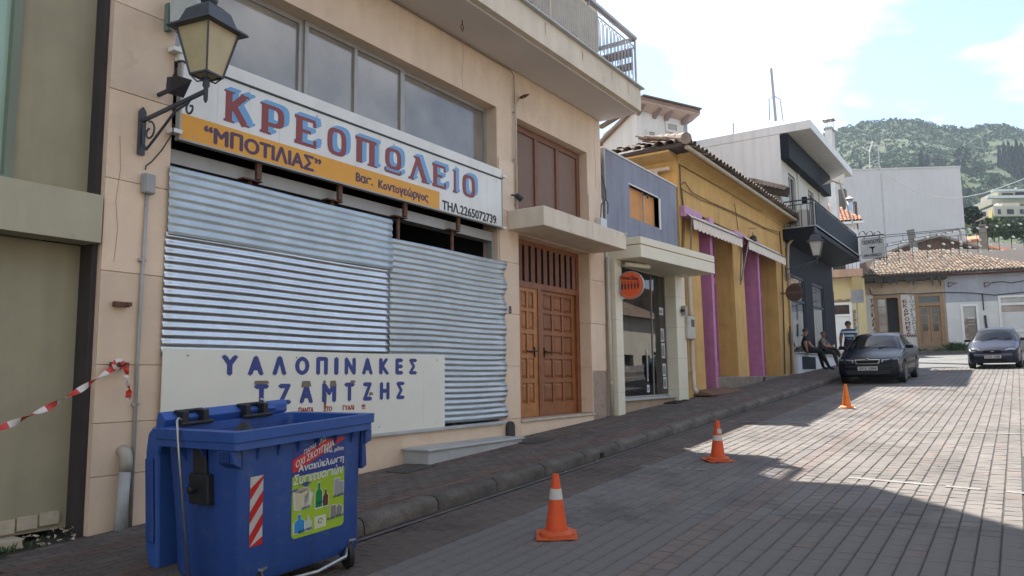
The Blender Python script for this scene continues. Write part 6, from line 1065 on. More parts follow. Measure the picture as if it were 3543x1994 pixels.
# ------------------------------------------------------------------ cones
m_cone = M('orange red cone rubber', (0.66, 0.085, 0.02), 0.55, var=.15, vs=6, bump=.05, dirt=(.25, .05, .02), dirt_s=7, dirt_t=(.6, .8)); m_cone2 = M('bright orange cone rubber', (0.78, 0.19, 0.02), 0.5, var=.2, vs=6, bump=.05, dirt=(.32, .10, .03), dirt_s=9, dirt_t=(.56, .7)); m_refl = M('grey white reflective sleeve', (.52, .50, .47), .5, var=.15, vs=9, bump=0, dirt=(.35, .3, .26), dirt_s=8, dirt_t=(.6, .8)); m_cbase = M('worn cone base rubber', (0.55, 0.10, 0.03), .7, var=.25, vs=8, bump=.1)
def cone(label, fx, fy, s, rz, mat=m_cone, band=(.30, .385), kind_=0):
    p = G(fx, fy); r = thing('traffic_cone', label, 'traffic cone', p, rz, 'traffic cones along the parking lane', local=True); r.rotation_euler = (0, -math.atan(SL), rz)
    H = .50 * s; rad = lambda z: (.098 - .072 * (z / H)) * s
    zs = [.03 * s, .10 * s, .2 * s, band[0] * s, band[1] * s, .44 * s, H]
    part('cone_body', mat, r, lambda b: [b.lathe([(rad(z), z) for z in zs] + [(rad(H) - .008, H), (rad(H) - .012, H - .03)], 24, caps=False)], smooth=True, angle=50)
    part('collar', m_cbase if kind_ == 0 else mat, r, lambda b: b.lathe([(.142 * s, .014 * s), (.142 * s, .035 * s), (.125 * s, .052 * s), (rad(.05 * s) + .003, .056 * s)], 24, caps=False), smooth=True, angle=40)
    def base(b):
        n = 9; w = .165 * s; rr = random.Random(int(fx))
        for i in range(4): pass
        pts = []; 
        for sx_, sy_ in ((-1, -1), (1, -1), (1, 1), (-1, 1)): pts.append((sx_ * w, sy_ * w))
        z = lambda x, y: .008 + (rr.uniform(0, .012) if abs(abs(x) - w) < .01 else 0)
        m = 4; g = [[V(-w + 2 * w * i / m, -w + 2 * w * j / m, 0) for i in range(m + 1)] for j in range(m + 1)]
        up = [[V(q.x, q.y, .010 + (rr.uniform(0, .010) if (i in (0, m) or j in (0, m)) else 0)) for i, q in enumerate(row_)] for j, row_ in enumerate(g)]
        for j in range(m):
            for i in range(m): b.poly([up[j][i], up[j][i + 1], up[j + 1][i + 1], up[j + 1][i]])
        ring_ = [(i, 0) for i in range(m)] + [(m, j) for j in range(m)] + [(m - i, m) for i in range(m)] + [(0, m - j) for j in range(m)]
        for q in range(len(ring_)): (i, j), (i2, j2) = ring_[q], ring_[(q + 1) % len(ring_)]; a, c = up[j][i], up[j2][i2]; b.poly([V(a.x, a.y, a.z - .009), V(c.x, c.y, c.z - .009), c, a])
    part('base', m_cbase if kind_ == 0 else M('pale worn base', (.55, .40, .25), .8, var=.2), r, base)
    if band[1] > band[0] + .01: part('reflective_band', m_refl, r, lambda b: b.lathe([(rad(band[0] * s) + .0025, band[0] * s), (rad(band[1] * s) + .0025, band[1] * s)], 24, caps=False), smooth=True)
    return r
cone('nearest orange traffic cone with one grey reflective band', 1926, 1855, 1.0, .55)
c2 = cone('middle orange cone with two white patches, at the tip of the sunlit road', 2484, 1594, 1.0, .75, band=(.255, .32))
part('white_patch', m_refl, c2, lambda b: b.prism([V(-.055, -.028, .345), V(-.045, .02, .345), V(-.042, .02, .40), V(-.05, -.024, .40)], (-.006, -.004, 0)))
cone('farthest cone, bright faded orange without a band, in front of the parked sedan', 2930, 1413, .96, .2, m_cone2, (.3, .3), 1)
# ------------------------------------------------------------------ recycling bin
m_bin = M('blue bin plastic', (0.022, 0.064, 0.25), 0.48, var=.10, vs=2.5, bump=.05, bs=60, dirt=(.06, .095, .20), dirt_s=6, dirt_t=(.55, .72), grain=.15, streak=.3, spec=.45); m_bin2 = M('blue bin rim plastic', (0.028, 0.085, 0.31), 0.45, var=.14, vs=5, bump=.05, dirt=(.07, .12, .26), dirt_s=11, dirt_t=(.6, .75), spec=.45)
m_bblk = M('black bin plastic', (.018, .018, .022), .45, var=.1, bump=.05); m_galv = M('galvanised rod', (.38, .38, .37), .4, metal=.8, bump=0); m_tyre = M('black rubber', (.02, .02, .021), .7, bump=.1)
BXc, BYc = 3.685, 4.52; bin_ = thing('recycling_bin', 'large open blue wheeled recycling bin with a green and blue sticker, lid thrown back', 'bin', (BXc, BYc, road(BXc)), local=True); bin_.rotation_euler = (0, -math.atan(SL), 0)
HB = 1.10
def ring_pts(hx, hy, z, r, yb=0.0, n=4, cx=0.0):
    pts = []
    for sx_, sy_, a0 in ((1, -1, -90), (1, 1, 0), (-1, 1, 90), (-1, -1, 180)):
        for i in range(n + 1): t = math.radians(a0 + i * 90 / n); pts.append(V(cx + sx_ * (hx - r) + r * math.cos(t), yb + sy_ * (hy - r) + r * math.sin(t), z))
    return pts
def loft(b, rings, cap0=True, cap1=True):
    ids = [b.pts(r) for r in rings]; k = len(rings[0])
    for a, c in zip(ids, ids[1:]):
        for i in range(k): j = (i + 1) % k; b.face(a + i, a + j, c + j, c + i)
    if cap0: b.face(*[ids[0] + k - 1 - i for i in range(k)])
    if cap1: b.face(*[ids[-1] + i for i in range(k)])
# outer shell, rolled in at the rim, then the inside
def shell(b):
    R = [ring_pts(.505, .345, .12, .05), ring_pts(.520, .365, .17, .07), ring_pts(.524, .375, .50, .07), ring_pts(.530, .395, .80, .06), ring_pts(.535, .402, .99, .05), ring_pts(.535, .402, 1.05, .05), ring_pts(.525, .39, 1.05, .045), ring_pts(.50, .375, .80, .05), ring_pts(.42, .34, .30, .06)]
    loft(b, R, True, True)
body = part('body', m_bin, bin_, shell, smooth=True, angle=45)
rim = part('rim', m_bin2, bin_, lambda b: loft(b, [ring_pts(.538, .405, .985, .05), ring_pts(.60, .447, .985, .04), ring_pts(.600, .447, 1.030, .04), ring_pts(.615, .462, 1.036, .04), ring_pts(.618, .465, HB, .04), ring_pts(.53, .392, HB, .045), ring_pts(.53, .392, .99, .045), ring_pts(.538, .405, .985, .05)], False, False), smooth=True, angle=35)
for i in range(6): x = -.42 + i * .165; part('rim_rib', m_bin, bin_, lambda b: b.prism([V(x, -.44, .984), V(x, -.403, .984), V(x, -.398, .90)], (.014, 0, 0)))
for i in range(3): y = -.3 + i * .24; part('rim_rib', m_bin, bin_, lambda b: b.prism([V(-.595, y, .984), V(-.536, y, .984), V(-.53, y, .88)], (0, .014, 0)))
part('corner_pocket', m_bin, bin_, lambda b: b.prism([V(-.535, -.40, .98), V(-.60, -.40, .98), V(-.59, -.40, .90), V(-.53, -.40, .86)], (0, .16, 0)), bevel=.006); part('pocket_shade', M('deep blue painted shade', (.012, .035, .15), .5), bin_, lambda b: b.box(-.606, -.602, -.37, -.27, 1.0 - .09, .975)); part('corner_pocket', m_bin, bin_, lambda b: b.prism([V(.535, -.43, .98), V(.60, -.43, .98), V(.59, -.43, .90), V(.53, -.43, .88)], (0, .2, 0)), bevel=.006)  # dark plate on the pocket, shade of its hollow put into the colour
# right hand side bracket
part('side_bracket', m_bin, bin_, lambda b: b.prism([V(.52, -.405, .984), V(.555, -.405, .984), V(.56, -.405, .72), V(.515, -.405, .70)], (0, .3, 0)), bevel=.005)
# trunnion lifting pin on the near end
part('lifting_pin', m_bblk, bin_, lambda b: [b.box(-.555, -.50, -.06, .08, .80, .985), b.box(-.575, -.50, -.11, .10, .62, .815), b.tube([V(-.56, .0 + .02, .72), V(-.63, .02, .72)], .028, 10)], bevel=.012)
# lid thrown back behind the bin: a deep curved cover hanging down
def lid_(b):
    n = 8; prof = [(.47, 1.0), (.53, 1.06), (.60, 1.07), (.665, 1.02), (.695, .90), (.71, .65), (.71, .35), (.69, .20), (.66, .17)]
    inner = [(y - .035 if z > .9 else y - .04, z - .03) for y, z in prof]
    k = len(prof)
    for i in range(k - 1):
        (y0_, z0_), (y1_, z1_) = prof[i], prof[i + 1]; b.poly([V(-.62, y0_, z0_), V(.60, y0_, z0_), V(.60, y1_, z1_), V(-.62, y1_, z1_)]); (a0, c0), (a1_, c1) = inner[i], inner[i + 1]
        b.poly([V(-.60, a0, c0), V(-.60, a1_, c1), V(.58, a1_, c1), V(.58, a0, c0)]); b.poly([V(-.62, y0_, z0_), V(-.62, y1_, z1_), V(-.60, a1_, c1), V(-.60, a0, c0)]); b.poly([V(.60, y1_, z1_), V(.60, y0_, z0_), V(.58, a0, c0), V(.58, a1_, c1)])
lid_o = part('lid', m_bin2, bin_, lambda b: b.prism([V(-.52, y, z) for y, z in ((.50, 1.02), (.53, 1.09), (.60, 1.10), (.66, 1.05), (.69, .92), (.705, .60), (.70, .25), (.66, .13), (.56, .11), (.55, .25), (.55, .6), (.54, .9), (.50, .98))], (1.12, 0, 0)), bevel=.02)
part('lid_rib', m_bin, bin_, lambda b: [b.box(-.54, -.521, .575, .665, .30, .88)], bevel=.012)
part('lid_foot', m_bblk, bin_, lambda b: b.box(-.50, -.25, .56, .66, .06, .115), bevel=.01)
part('lid_edge', m_bin2, bin_, lambda b: b.prism([V(-.52, y, z) for y, z in ((.47, 1.09), (.44, 1.15), (.50, 1.20), (.53, 1.20), (.55, 1.15), (.56, 1.09))], (.95, 0, 0)), bevel=.008)
part('lid_corner', m_bin2, bin_, lambda b: b.prism([V(.36, y, z) for y, z in ((.46, 1.10), (.46, 1.19), (.50, 1.21), (.55, 1.17), (.55, 1.10))], (.20, 0, 0)), bevel=.025)
for x in (-.42, .10): part('hinge', m_bblk, bin_, lambda b: [b.box(x, x + .045, .38, .50, 1.10, 1.20), b.box(x + .16, x + .205, .38, .50, 1.10, 1.20), b.box(x - .01, x + .215, .46, .49, 1.185, 1.208), b.box(x - .03, x + .235, .36, .395, 1.10, 1.125)], bevel=.008)
part('handle_loop', m_galv, bin_, lambda b: b.tube([V(.30, .42, 1.10), V(.30, .42, 1.19), V(.285, .42, 1.22), V(.26, .42, 1.23)], .011, 7), smooth=True)
part('lid_lever', m_galv, bin_, lambda b: [b.tube([V(-.60, .13, 1.165), V(-.63, .12, 1.18), V(-.645, .11, 1.165), V(-.635, .10, .9), V(-.60, .06, .12)], .0085, 7), b.tube([V(-.60, .06, .12), V(-.5, -.1, .10), V(-.30, -.40, .10), V(.0, -.47, .10), V(.30, -.43, .12), V(.38, -.36, .16)], .013, 7)], smooth=True)
part('bin_bag', M('black rubbish bag', (.025, .027, .032), .35, bump=.6, bs=12), bin_, lambda b: [b.lathe([(.02, .30), (.17, .12), (.22, 0.0), (.20, -.2)], 12, (-.12, .12, .80))], smooth=True)
def wheel(label, x, y, yaw):
    def tf(p): a = math.cos(yaw); s__ = math.sin(yaw); return V(x + p[0] * a - p[1] * s__, y + p[0] * s__ + p[1] * a, p[2])
    w = part('wheel', m_tyre, bin_, lambda b: b.lathe([(.085, -.022), (.10, -.018), (.10, .018), (.085, .022), (.04, .024)], 20, (0, 0, .10), axis='y'), tf=tf, smooth=True, angle=40); part('hub', m_alu, w, lambda b: b.lathe([(.04, -.026), (.042, .026)], 12, (0, 0, .10), axis='y'), tf=tf); part('fork', m_galv, w, lambda b: [b.prism([V(-.03, s_ * .032, .09), V(.03, s_ * .032, .09), V(.06, s_ * .032, .20), V(-.04, s_ * .032, .20)], (0, .004, 0)) for s_ in (-1, .9)] + [b.box(-.05, .07, -.05, .05, .195, .21)], tf=tf)
wheel('', .42, -.32, 1.2); wheel('', -.36, -.33, .5); wheel('', .36, .30, 2.0); wheel('', -.36, .30, .2)
# reflective chevron strips and the big sticker on the front face (front y = about -.40, leaning outwards)
def fy_(z): return -(.375 + (z - .50) / .30 * .02) if z < .80 else -(.395 + (z - .8) / .19 * .007)
def onf(x, z, e=.0): zz = z; y = (-(.365 + (zz - .20) / .30 * .01) if zz < .5 else fy_(zz)) - .0022 - e; return V(x, y, zz)
m_str = [M('reflective white', (.48, .45, .44), .4, var=.15, vs=9, bump=0), M('reflective red', (.44, .02, .02), .4, var=.1, vs=9, bump=0)]
def chev(b, x0, x1, z0, z1, n, f, dirn=1):
    b.cur = 0; m = 12; b.grid(lambda u, v: f(x0 + (x1 - x0) * u, z0 + (z1 - z0) * v, 0), 1, m)
    b.cur = 1; st = (z1 - z0) / n; sl_ = (x1 - x0) * 1.25
    for i in range(-1, n + 1):
        a = z0 + i * st; q = [(x0, a), (x1, a + sl_ * dirn), (x1, a + sl_ * dirn + st / 2), (x0, a + st / 2)]; q = [(x, min(max(z, z0), z1)) for x, z in q]
        if q[0][1] == q[3][1] and q[1][1] == q[2][1]: continue
        b.poly([f(x, z, .0012) for x, z in q])
part('warning_strip', m_str, bin_, lambda b: chev(b, -.465, -.365, .36, .80, 3, onf)); part('warning_strip', m_str, bin_, lambda b: chev(b, .0, .05, .42, .86, 3, lambda x, z, e=0: V(.524 + (z - .5) * .02 + .004 + e, -.28 - x, z)))
m_sg = M('lime green sticker', (.30, .44, .03), .4, var=.08, vs=4, bump=0, dirt=(.13, .2, .04), dirt_s=6, dirt_t=(.6, .8)); m_sb = M('navy sticker', (.03, .05, .22), .4, var=.05, bump=0); m_sr = M('red sticker band', (.50, .03, .03), .4, var=.05, bump=0); m_sw = M('sticker white', (.58, .60, .60), .4, var=.08, bump=0)
SX0, SX1, SZ0, SZ1 = -.13, .345, .33, .955
def sp_(u, v, e=0): return onf(SX0 + (SX1 - SX0) * u, SZ0 + (SZ1 - SZ0) * v, e)
def srect(b, u0, u1, v0, v1, e): b.grid(lambda u, v: sp_(u0 + (u1 - u0) * u, v0 + (v1 - v0) * v, e), 1, 6)
stk = part('sticker', m_sg, bin_, lambda b: [b.poly([sp_(u, v, .0) for u, v in ((.06, 0), (.94, 0), (.98, .01), (1, .04), (1, .17), (0, .17), (0, .04), (.02, .01))]), srect(b, 0, 1, .17, .66, 0)]); part('sticker_top', m_sb, stk, lambda b: srect(b, 0, 1, .66, .97, 0)); part('sticker_band', m_sr, stk, lambda b: b.poly([sp_(0, .70, .0010), sp_(0, .84, .0014), sp_(.60, 1.0, .0014), sp_(.96, 1.01, .0014), sp_(1.0, .985, .0014), sp_(.9, .955, .0012), sp_(.1, .72, .001)]))
def stext(s_, u0, v0, u1, h, bold=.0025, slant=.12, tilt=0, mat=m_sw, e=.0026):
    o = sp_(u0, v0, e); r_ = sp_(u1, v0 + tilt, e) - o; text(s_, 'lettering', mat, stk, o, r_, V(0, -.02, 1), r_.length, h, bold, slant)
stext('ΠΑΡΑΚΑΛΩ,', .20, .865, .62, .040, .0008, .1, .125); stext('ΟΧΙ ΣΚΟΥΠΙΔΙΑ!', .05, .755, .80, .046, .0025, .1, .175); stext('εδώ, μόνο', .58, .845, .97, .040, .003, .1, .0); stext('Ανακύκλωση', .10, .685, .97, .062, .004, .14, .02); stext('Συσκευασιών', .02, .575, .96, .066, .004, .14, .02)
def shp(name, pts, mat, e=.0012): 
    part('outline', m_sw, stk, lambda b: b.poly([sp_(sum(p[0] for p in pts) / len(pts) + (p[0] - sum(q[0] for q in pts) / len(pts)) * 1.22, sum(p[1] for p in pts) / len(pts) + (p[1] - sum(q[1] for q in pts) / len(pts)) * 1.09, e) for p in pts])); return part(name, mat, stk, lambda b: b.poly([sp_(u, v, e + .0008) for u, v in pts]))
def bottle(u, v, w, h, nw=.35, nh=.62): return [(u - w, v), (u + w, v), (u + w, v + h * nh), (u + w * nw, v + h * (nh + .14)), (u + w * nw, v + h), (u - w * nw, v + h), (u - w * nw, v + h * (nh + .14)), (u - w, v + h * nh)]
gm = lambda n_, c: M(n_, c, .4, var=.1, vs=30, bump=0)
shp('printed_bottle', bottle(.50, .27, .065, .27), gm('print green', (.01, .20, .04))); shp('printed_bottle', bottle(.63, .27, .05, .18), gm('print brown', (.12, .04, .02))); shp('printed_box', [(.07, .31), (.20, .29), (.30, .33), (.31, .50), (.05, .49)], gm('print paper', (.50, .47, .34))); shp('printed_box_flap', [(.03, .50), (.16, .47), (.33, .50), (.20, .53)], gm('print flap', (.35, .30, .24))); shp('printed_carton', [(.22, .31), (.34, .31), (.37, .44), (.30, .48), (.23, .44)], gm('print carton', (.55, .55, .50)))
shp('printed_can', [(.80, .36), (.90, .36), (.90, .54), (.80, .54)], gm('print can', (.28, .29, .30))); shp('printed_can', [(.91, .36), (.99, .36), (.99, .50), (.91, .50)], gm('print can', (.28, .29, .30))); shp('printed_jug', bottle(.14, .055, .09, .19, .3, .6), gm('print blue', (.03, .22, .50))); shp('printed_plastic', bottle(.31, .05, .045, .15), gm('print grey', (.42, .46, .46))); shp('printed_tin', [(.73, .12), (.84, .12), (.84, .25), (.73, .25)], gm('print tin', (.20, .19, .17))); shp('printed_tin', [(.85, .12), (.95, .13), (.97, .21), (.90, .25), (.85, .22)], gm('print tin', (.20, .19, .17))); shp('printed_mark', [(.44, .05), (.62, .05), (.62, .17), (.44, .17)], gm('print mark', (.52, .56, .38)))
part('printed_ring', gm('print tin', (.2, .2, .2)), stk, lambda b: [b.poly([sp_(.53 + .05 * math.cos(t) * q, .12 + .03 * math.sin(t) * q, .0036) for t, q in ((t0, 1), (t0 + .4, 1), (t0 + .4, .6), (t0, .6))]) for t0 in [i * .5 for i in range(11)]])
for s_, u0, u1, v in (('χαρτί', .18, .33, .285), ('γυαλί', .46, .62, .30), ('αλουμίνιο', .78, .99, .33), ('πλαστικό', .12, .36, .045), ('λευκοσίδηρος', .66, 1.0, .095)): stext(s_, u0, v, u1, .022, .0018, .1, .01, m_sb, .0034)
part('torn_patch', m_bin, stk, lambda b: [b.poly([sp_(.25 + .08 * math.cos(t) * (1 + .3 * math.sin(3 * t)), .56 + .022 * math.sin(t) * (1 + .3 * math.cos(4 * t)), .0042) for t in [i * .45 for i in range(14)]]), b.poly([sp_(u, v, .0042) for u, v in ((.0, .50), (.1, .515), (.11, .53), (.0, .52))])])
# ------------------------------------------------------------------ festoon bulbs across the end of the street
m_bulb = M('milky bulb glass', (.66, .64, .55), .3, bump=0)
def festoon(label, pts_top, d0, d1, n, seed, cable2=None, drop=.6):
    fe = thing('festoon_lights', label, 'festoon lights', D(*pts_top[0], d0), group='festoon lights strung across the street end'); m = len(pts_top) - 1
    def at(t, dy=0):
        x = t * m; i = min(int(x), m - 1); f = x - i; px_ = pts_top[i][0] + (pts_top[i + 1][0] - pts_top[i][0]) * f; py = pts_top[i][1] + (pts_top[i + 1][1] - pts_top[i][1]) * f; return D(px_, py + dy, d0 + (d1 - d0) * t)
    part('cable', m_blk, fe, lambda b: b.tube([at(i / 30) for i in range(31)], .014, 4)); first = None
    bl_ = MB(); 
    for i in range(n):
        t = (i + .5) / n; p = at(t); q = p + V(0, 0, -drop)
        part('dropper', m_blk, fe, lambda b: b.bar(p, q, .03, .03))
        for k_ in range(3 if drop > .5 else 1):
            c = p + V(0, 0, -drop * (k_ + 1) / 3) + V(0, -.05, 0); o = part('bulb', m_bulb, fe, lambda b: [b.lathe([(.01, .06), (.04, .03), (.056, 0), (.038, -.038), (.004, -.055)], 8, (c.x + .05, c.y - .08, c.z - .03)), b.bar(c, c + V(.05, -.06, .02), .05, .07)], smooth=True)
    return fe
festoon('upper festoon string of bulbs from the dentist sign toward the tan chimney', [(3000, 858), (3140, 830), (3260, 806), (3330, 793), (3420, 782), (3543, 770)], 40, 41, 15, 1, drop=.12)
festoon('middle festoon string of bulbs above the old tiled roof', [(3000, 868), (3120, 842), (3260, 822), (3340, 812), (3440, 802), (3560, 795)], 39.0, 40.5, 14, 2, drop=1.0)
st2 = thing('support_cables', 'thin steel cables with droppers carrying the festoon lights', 'cable', D(3060, 812, 40)); part('cable', m_blk, st2, lambda b: [b.tube([D(x, y, 41) for x, y in p], .018, 4) for p in ([(3055, 815), (3320, 791), (3440, 778), (3560, 760)], [(3055, 822), (3240, 803), (3325, 793)], [(3325, 793), (3560, 775)])]); part('post', m_alu, st2, lambda b: b.bar(D(3322, 790, 41), D(3326, 850, 41), .12, .12)); part('dropper', m_blk, st2, lambda b: [b.bar(D(x, y, 41), D(x + 2, y + 22, 41), .02, .02) for x, y in ((3123, 812), (3218, 803))])
# ------------------------------------------------------------------ cars
m_carnavy = M('deep navy car paint', (0.006, 0.008, 0.016), .25, var=.1, vs=3, bump=0, coat=.10, spec=.16); m_carvio = M('violet navy car paint', (0.013, 0.016, 0.034), .3, var=.1, vs=3, bump=0, coat=.12, spec=.2)
m_cglass = glass_mat('car glass', (.006, .007, .008), 0, .02, .06); m_cblk = M('black car trim', (.012, .012, .013), .5, bump=0); m_chrome = M('chrome trim', (.62, .62, .63), .15, metal=1, bump=0); m_hl = M('headlamp glass', (.40, .42, .43), .15, var=.35, vs=14, bump=0, coat=.6); m_rim = M('silver wheel rim', (.42, .42, .43), .35, metal=.8, bump=0); m_plate = M('number plate white', (.60, .60, .56), .5, bump=0); m_und = M('underbody black', (.008, .008, .008), .9, bump=0)
def catmull(p0, p1, p2, p3, t): return .5 * ((2 * p1) + (-p0 + p2) * t + (2 * p0 - 5 * p1 + 4 * p2 - p3) * t * t + (-p0 + 3 * p1 - 3 * p2 + p3) * t ** 3)
class Shell:
    """station table -> smooth surface; u runs nose to tail (0..n-1), v runs sill (0) over the roof centre (nv)"""
    def __init__(s, st, W): s.st = st; s.W = W
    def sec(s, i):
        x, zb, hw, zm, zbelt, hwr, zr, cr = s.st[max(0, min(len(s.st) - 1, i))]
        return [V(x, hw * .93, zb), V(x, hw * .99, zb + .10), V(x, hw, zm), V(x, hw * .985, zbelt - .06), V(x, hw * .95, zbelt), V(x, hwr, zr - .02), V(x, hwr * .86, zr + cr * .35), V(x, hwr * .45, zr + cr * .85), V(x, 0, zr + cr)]
    def at(s, u, v):
        i = max(0, min(len(s.st) - 2, int(math.floor(u)))); t = u - i; sc4 = [s.sec(i + k) for k in (-1, 0, 1, 2)]; j = max(0, min(7, int(math.floor(v)))); w = v - j
        def row(q): a = q[j]; c = q[j + 1]; return a.lerp(c, w)
        return catmull(*[row(q) for q in sc4], t)
    def nrm(s, u, v): e = .02; a = s.at(min(u + e, len(s.st) - 1), v) - s.at(max(u - e, 0), v); c = s.at(u, min(v + e, 8)) - s.at(u, max(v - e, 0)); n = c.cross(a); n = n.normalized() if n.length > 1e-9 else V(0, 0, 1); return n if (n.dot(V(0, s.at(u, v).y, .5)) >= 0) else -n
    def patch(s, b, u0, u1, v0, v1, off=.004, nu=8, nv=3, side=0, taper=None):
        """patch on the side (side=+1/-1) or, with side=0, mirrored across the centre line (v1 must be 8)"""
        if side:
            def f(a, c): u = (taper(c)[0] if taper else u0) + ((taper(c)[1] if taper else u1) - (taper(c)[0] if taper else u0)) * a; v = v0 + (v1 - v0) * c; p = s.at(u, v) + s.nrm(u, v) * off; return V(p.x, p.y * side, p.z)
            b.grid(f, nu, nv)
        else:
            def f(a, c): k = abs(a * 2 - 1); v = 8 - (8 - v0) * k; u = u0 + (u1 - u0) * c; p = s.at(u, v) + s.nrm(u, min(v, 7.98)) * off; return V(p.x, p.y * (1 if a < .5 else -1), p.z)
            b.grid(f, 12, nu)
def make_car(name, label, paint, st, L_, W, wheels, wr, pos, rz, glz, roof, plate, kind, tail_v=(4.05, 5.0)):
    r = thing(name, label, 'car', pos, local=True); r.rotation_euler = (0, -math.atan(SL), rz) if abs(rz) < 1.5 else (0, math.atan(SL), rz)
    S = Shell(st, W); n = len(st) - 1; b = MB(); NU = 5 * n; vs_ = [0, .5, 1, 1.5, 2, 2.5, 3, 3.5, 4, 4.5, 5, 5.5, 6, 6.6, 7.3, 8]; rows = []
    for i in range(NU + 1):
        u = n * i / NU; half = [S.at(u, v) for v in vs_]; rows.append(b.pts([V(p.x, p.y, p.z) for p in half] + [V(p.x, -p.y, p.z) for p in reversed(half[:-1])]))
    k = len(vs_) * 2 - 1
    for a, c in zip(rows, rows[1:]):
        for j in range(k): q = (j + 1) % k; b.face(a + j, c + j, c + q, a + q)
    b.face(*[rows[0] + j for j in range(k)]); b.face(*[rows[-1] + k - 1 - j for j in range(k)])
    body = b.build('body', [paint, m_und], r, smooth=True, angle=60)
    cb = MB(); cb.cur = 0
    for xw in wheels:
        for s_ in (-1, 1): cb.lathe([(wr + .055, .22), (wr + .055, .30)][:0] + [(wr + .05, -.18), (wr + .05, .3)], 20, (xw, s_ * W * .42, wr), axis='y') if False else cb.lathe([(wr + .05, s_ * W * .30), (wr + .05, s_ * W * .62)] if s_ > 0 else [(wr + .05, s_ * W * .62), (wr + .05, s_ * W * .30)], 20, (xw, 0, wr + .01), axis='y')
    cut = cb.build('cut', m_und, r); md = body.modifiers.new('arch', 'BOOLEAN'); md.operation = 'DIFFERENCE'; md.solver = 'EXACT'; md.object = cut
    dg = bpy.context.evaluated_depsgraph_get(); dg.update(); me = bpy.data.meshes.new_from_object(body.evaluated_get(dg)); body.modifiers.clear(); body.data = me; bpy.data.objects.remove(cut)
    # glass
    wsu0, wsu1, bwu0, bwu1 = glz
    part('windshield', m_cglass, r, lambda b: S.patch(b, wsu0, wsu1, 5.35, 8, .006, nu=6), smooth=True)
    part('rear_window', m_cglass, r, lambda b: S.patch(b, bwu0, bwu1, 5.35, 8, .006, nu=6), smooth=True)
    for s_ in (-1, 1):
        for (a0, a1, c0, c1) in roof: part('side_window', m_cglass, r, lambda b: S.patch(b, a0, a1, 4.08, 4.92, .006, nu=8, nv=2, side=s_, taper=lambda c: (a0 + (c0 - a0) * c, a1 + (c1 - a1) * c)), smooth=True)
        part('side_moulding', m_cblk, r, lambda b: S.patch(b, 2.6, n - 2.2, 1.85, 2.1, .008, nu=12, nv=1, side=s_))
        dps = [roof[0][0] - .1, (roof[0][1] + roof[1][0]) / 2, roof[1][1]] if len(roof) > 1 else [roof[0][0] - .1, roof[0][1]]
        part('door_seam', m_und, r, lambda b: [S.patch(b, u, u + .018, .9, 4, .002, nu=1, nv=8, side=s_) for u in dps])
        part('mirror', m_cblk if kind == 1 else paint, r, lambda b: [b.hexa([(mx_, s_ * W * .47, mz), (mx_ + .07, s_ * W * .47, mz - .0), (mx_ + .09, s_ * W * .60, mz), (mx_ + .0, s_ * W * .60, mz), (mx_, s_ * W * .48, mz + .11), (mx_ + .07, s_ * W * .48, mz + .12), (mx_ + .09, s_ * W * .60, mz + .11), (mx_, s_ * W * .59, mz + .10)]) for mx_, mz in [(S.at(wsu0 + .55, 4).x, S.at(wsu0 + .5, 4).z + .02)]], bevel=.02)
    for xw in wheels:
        for s_ in (-1, 1):
            y = s_ * (W / 2 - .10); w = part('wheel', m_tyre, r, lambda b: b.lathe([(wr * .62, -.095), (wr * .93, -.10), (wr, -.07), (wr, .07), (wr * .93, .10), (wr * .62, .095)], 24, (xw, y, wr), axis='y'), smooth=True, angle=45)
            yo = y + s_ * .095; part('rim', m_rim, w, lambda b: [b.lathe([(wr * .62, -.006), (wr * .60, .006), (wr * .52, .0)] if s_ > 0 else [(wr * .52, 0), (wr * .60, -.006), (wr * .62, .006)], 24, (xw, yo, wr), axis='y', caps=False), b.lathe([(.05, -.01), (.05, .01)], 10, (xw, yo - s_ * .01, wr), axis='y')] + [b.bar((xw, yo - s_ * .01, wr), (xw + wr * .56 * math.cos(t), yo - s_ * .008, wr + wr * .56 * math.sin(t)), .06, .012) for t in [i * 2 * math.pi / 6 for i in range(6)]], smooth=False)
    return r, S
OC = [ # x, zb, half width, z mid, z belt, half roof, z top, crown
 (0.00, .26, .60, .42, .58, .56, .60, .0), (.05, .22, .76, .44, .66, .68, .68, .01), (.20, .20, .82, .46, .74, .74, .75, .015), (.55, .19, .85, .50, .82, .76, .83, .03), (.98, .19, .86, .52, .90, .76, .92, .035), (1.18, .19, .865, .53, .93, .74, .99, .04),
 (1.62, .19, .865, .54, .95, .62, 1.26, .05), (1.95, .19, .865, .54, .955, .58, 1.37, .045), (2.55, .19, .865, .54, .96, .57, 1.405, .04), (3.10, .20, .865, .54, .965, .56, 1.36, .04), (3.55, .20, .86, .55, .97, .60, 1.20, .04), (3.95, .21, .85, .56, .98, .70, 1.02, .02), (4.30, .22, .82, .56, .96, .70, .98, .02), (4.45, .26, .76, .56, .86, .64, .88, .0), (4.50, .30, .66, .54, .76, .58, .76, .0)]
pc = V(23.75, 3.64, road(23.75))
car1, S1 = make_car('parked_sedan', 'dark navy sedan parked by the kerb in shade, seen from the front', m_carnavy, OC, 4.5, 1.73, (.86, 3.37), .31, pc, -.015, (5.0, 7.0, 9.4, 11.0), [(5.75, 8.15, 6.75, 8.05), (8.3, 9.9, 8.2, 9.2)], 'ZKX 2204', 0)
f1 = -.006
part('grille', m_chrome, car1, lambda b: b.prism([(.0, -.31, .57), (.0, .31, .57), (.0, .34, .70), (.0, -.34, .70)], (-.02 + .03, 0, 0)) if False else [b.prism([(-.015, -.30, .575), (-.015, .30, .575), (-.005, .34, .705), (-.005, -.34, .705)], (.03, 0, 0))], bevel=.008)
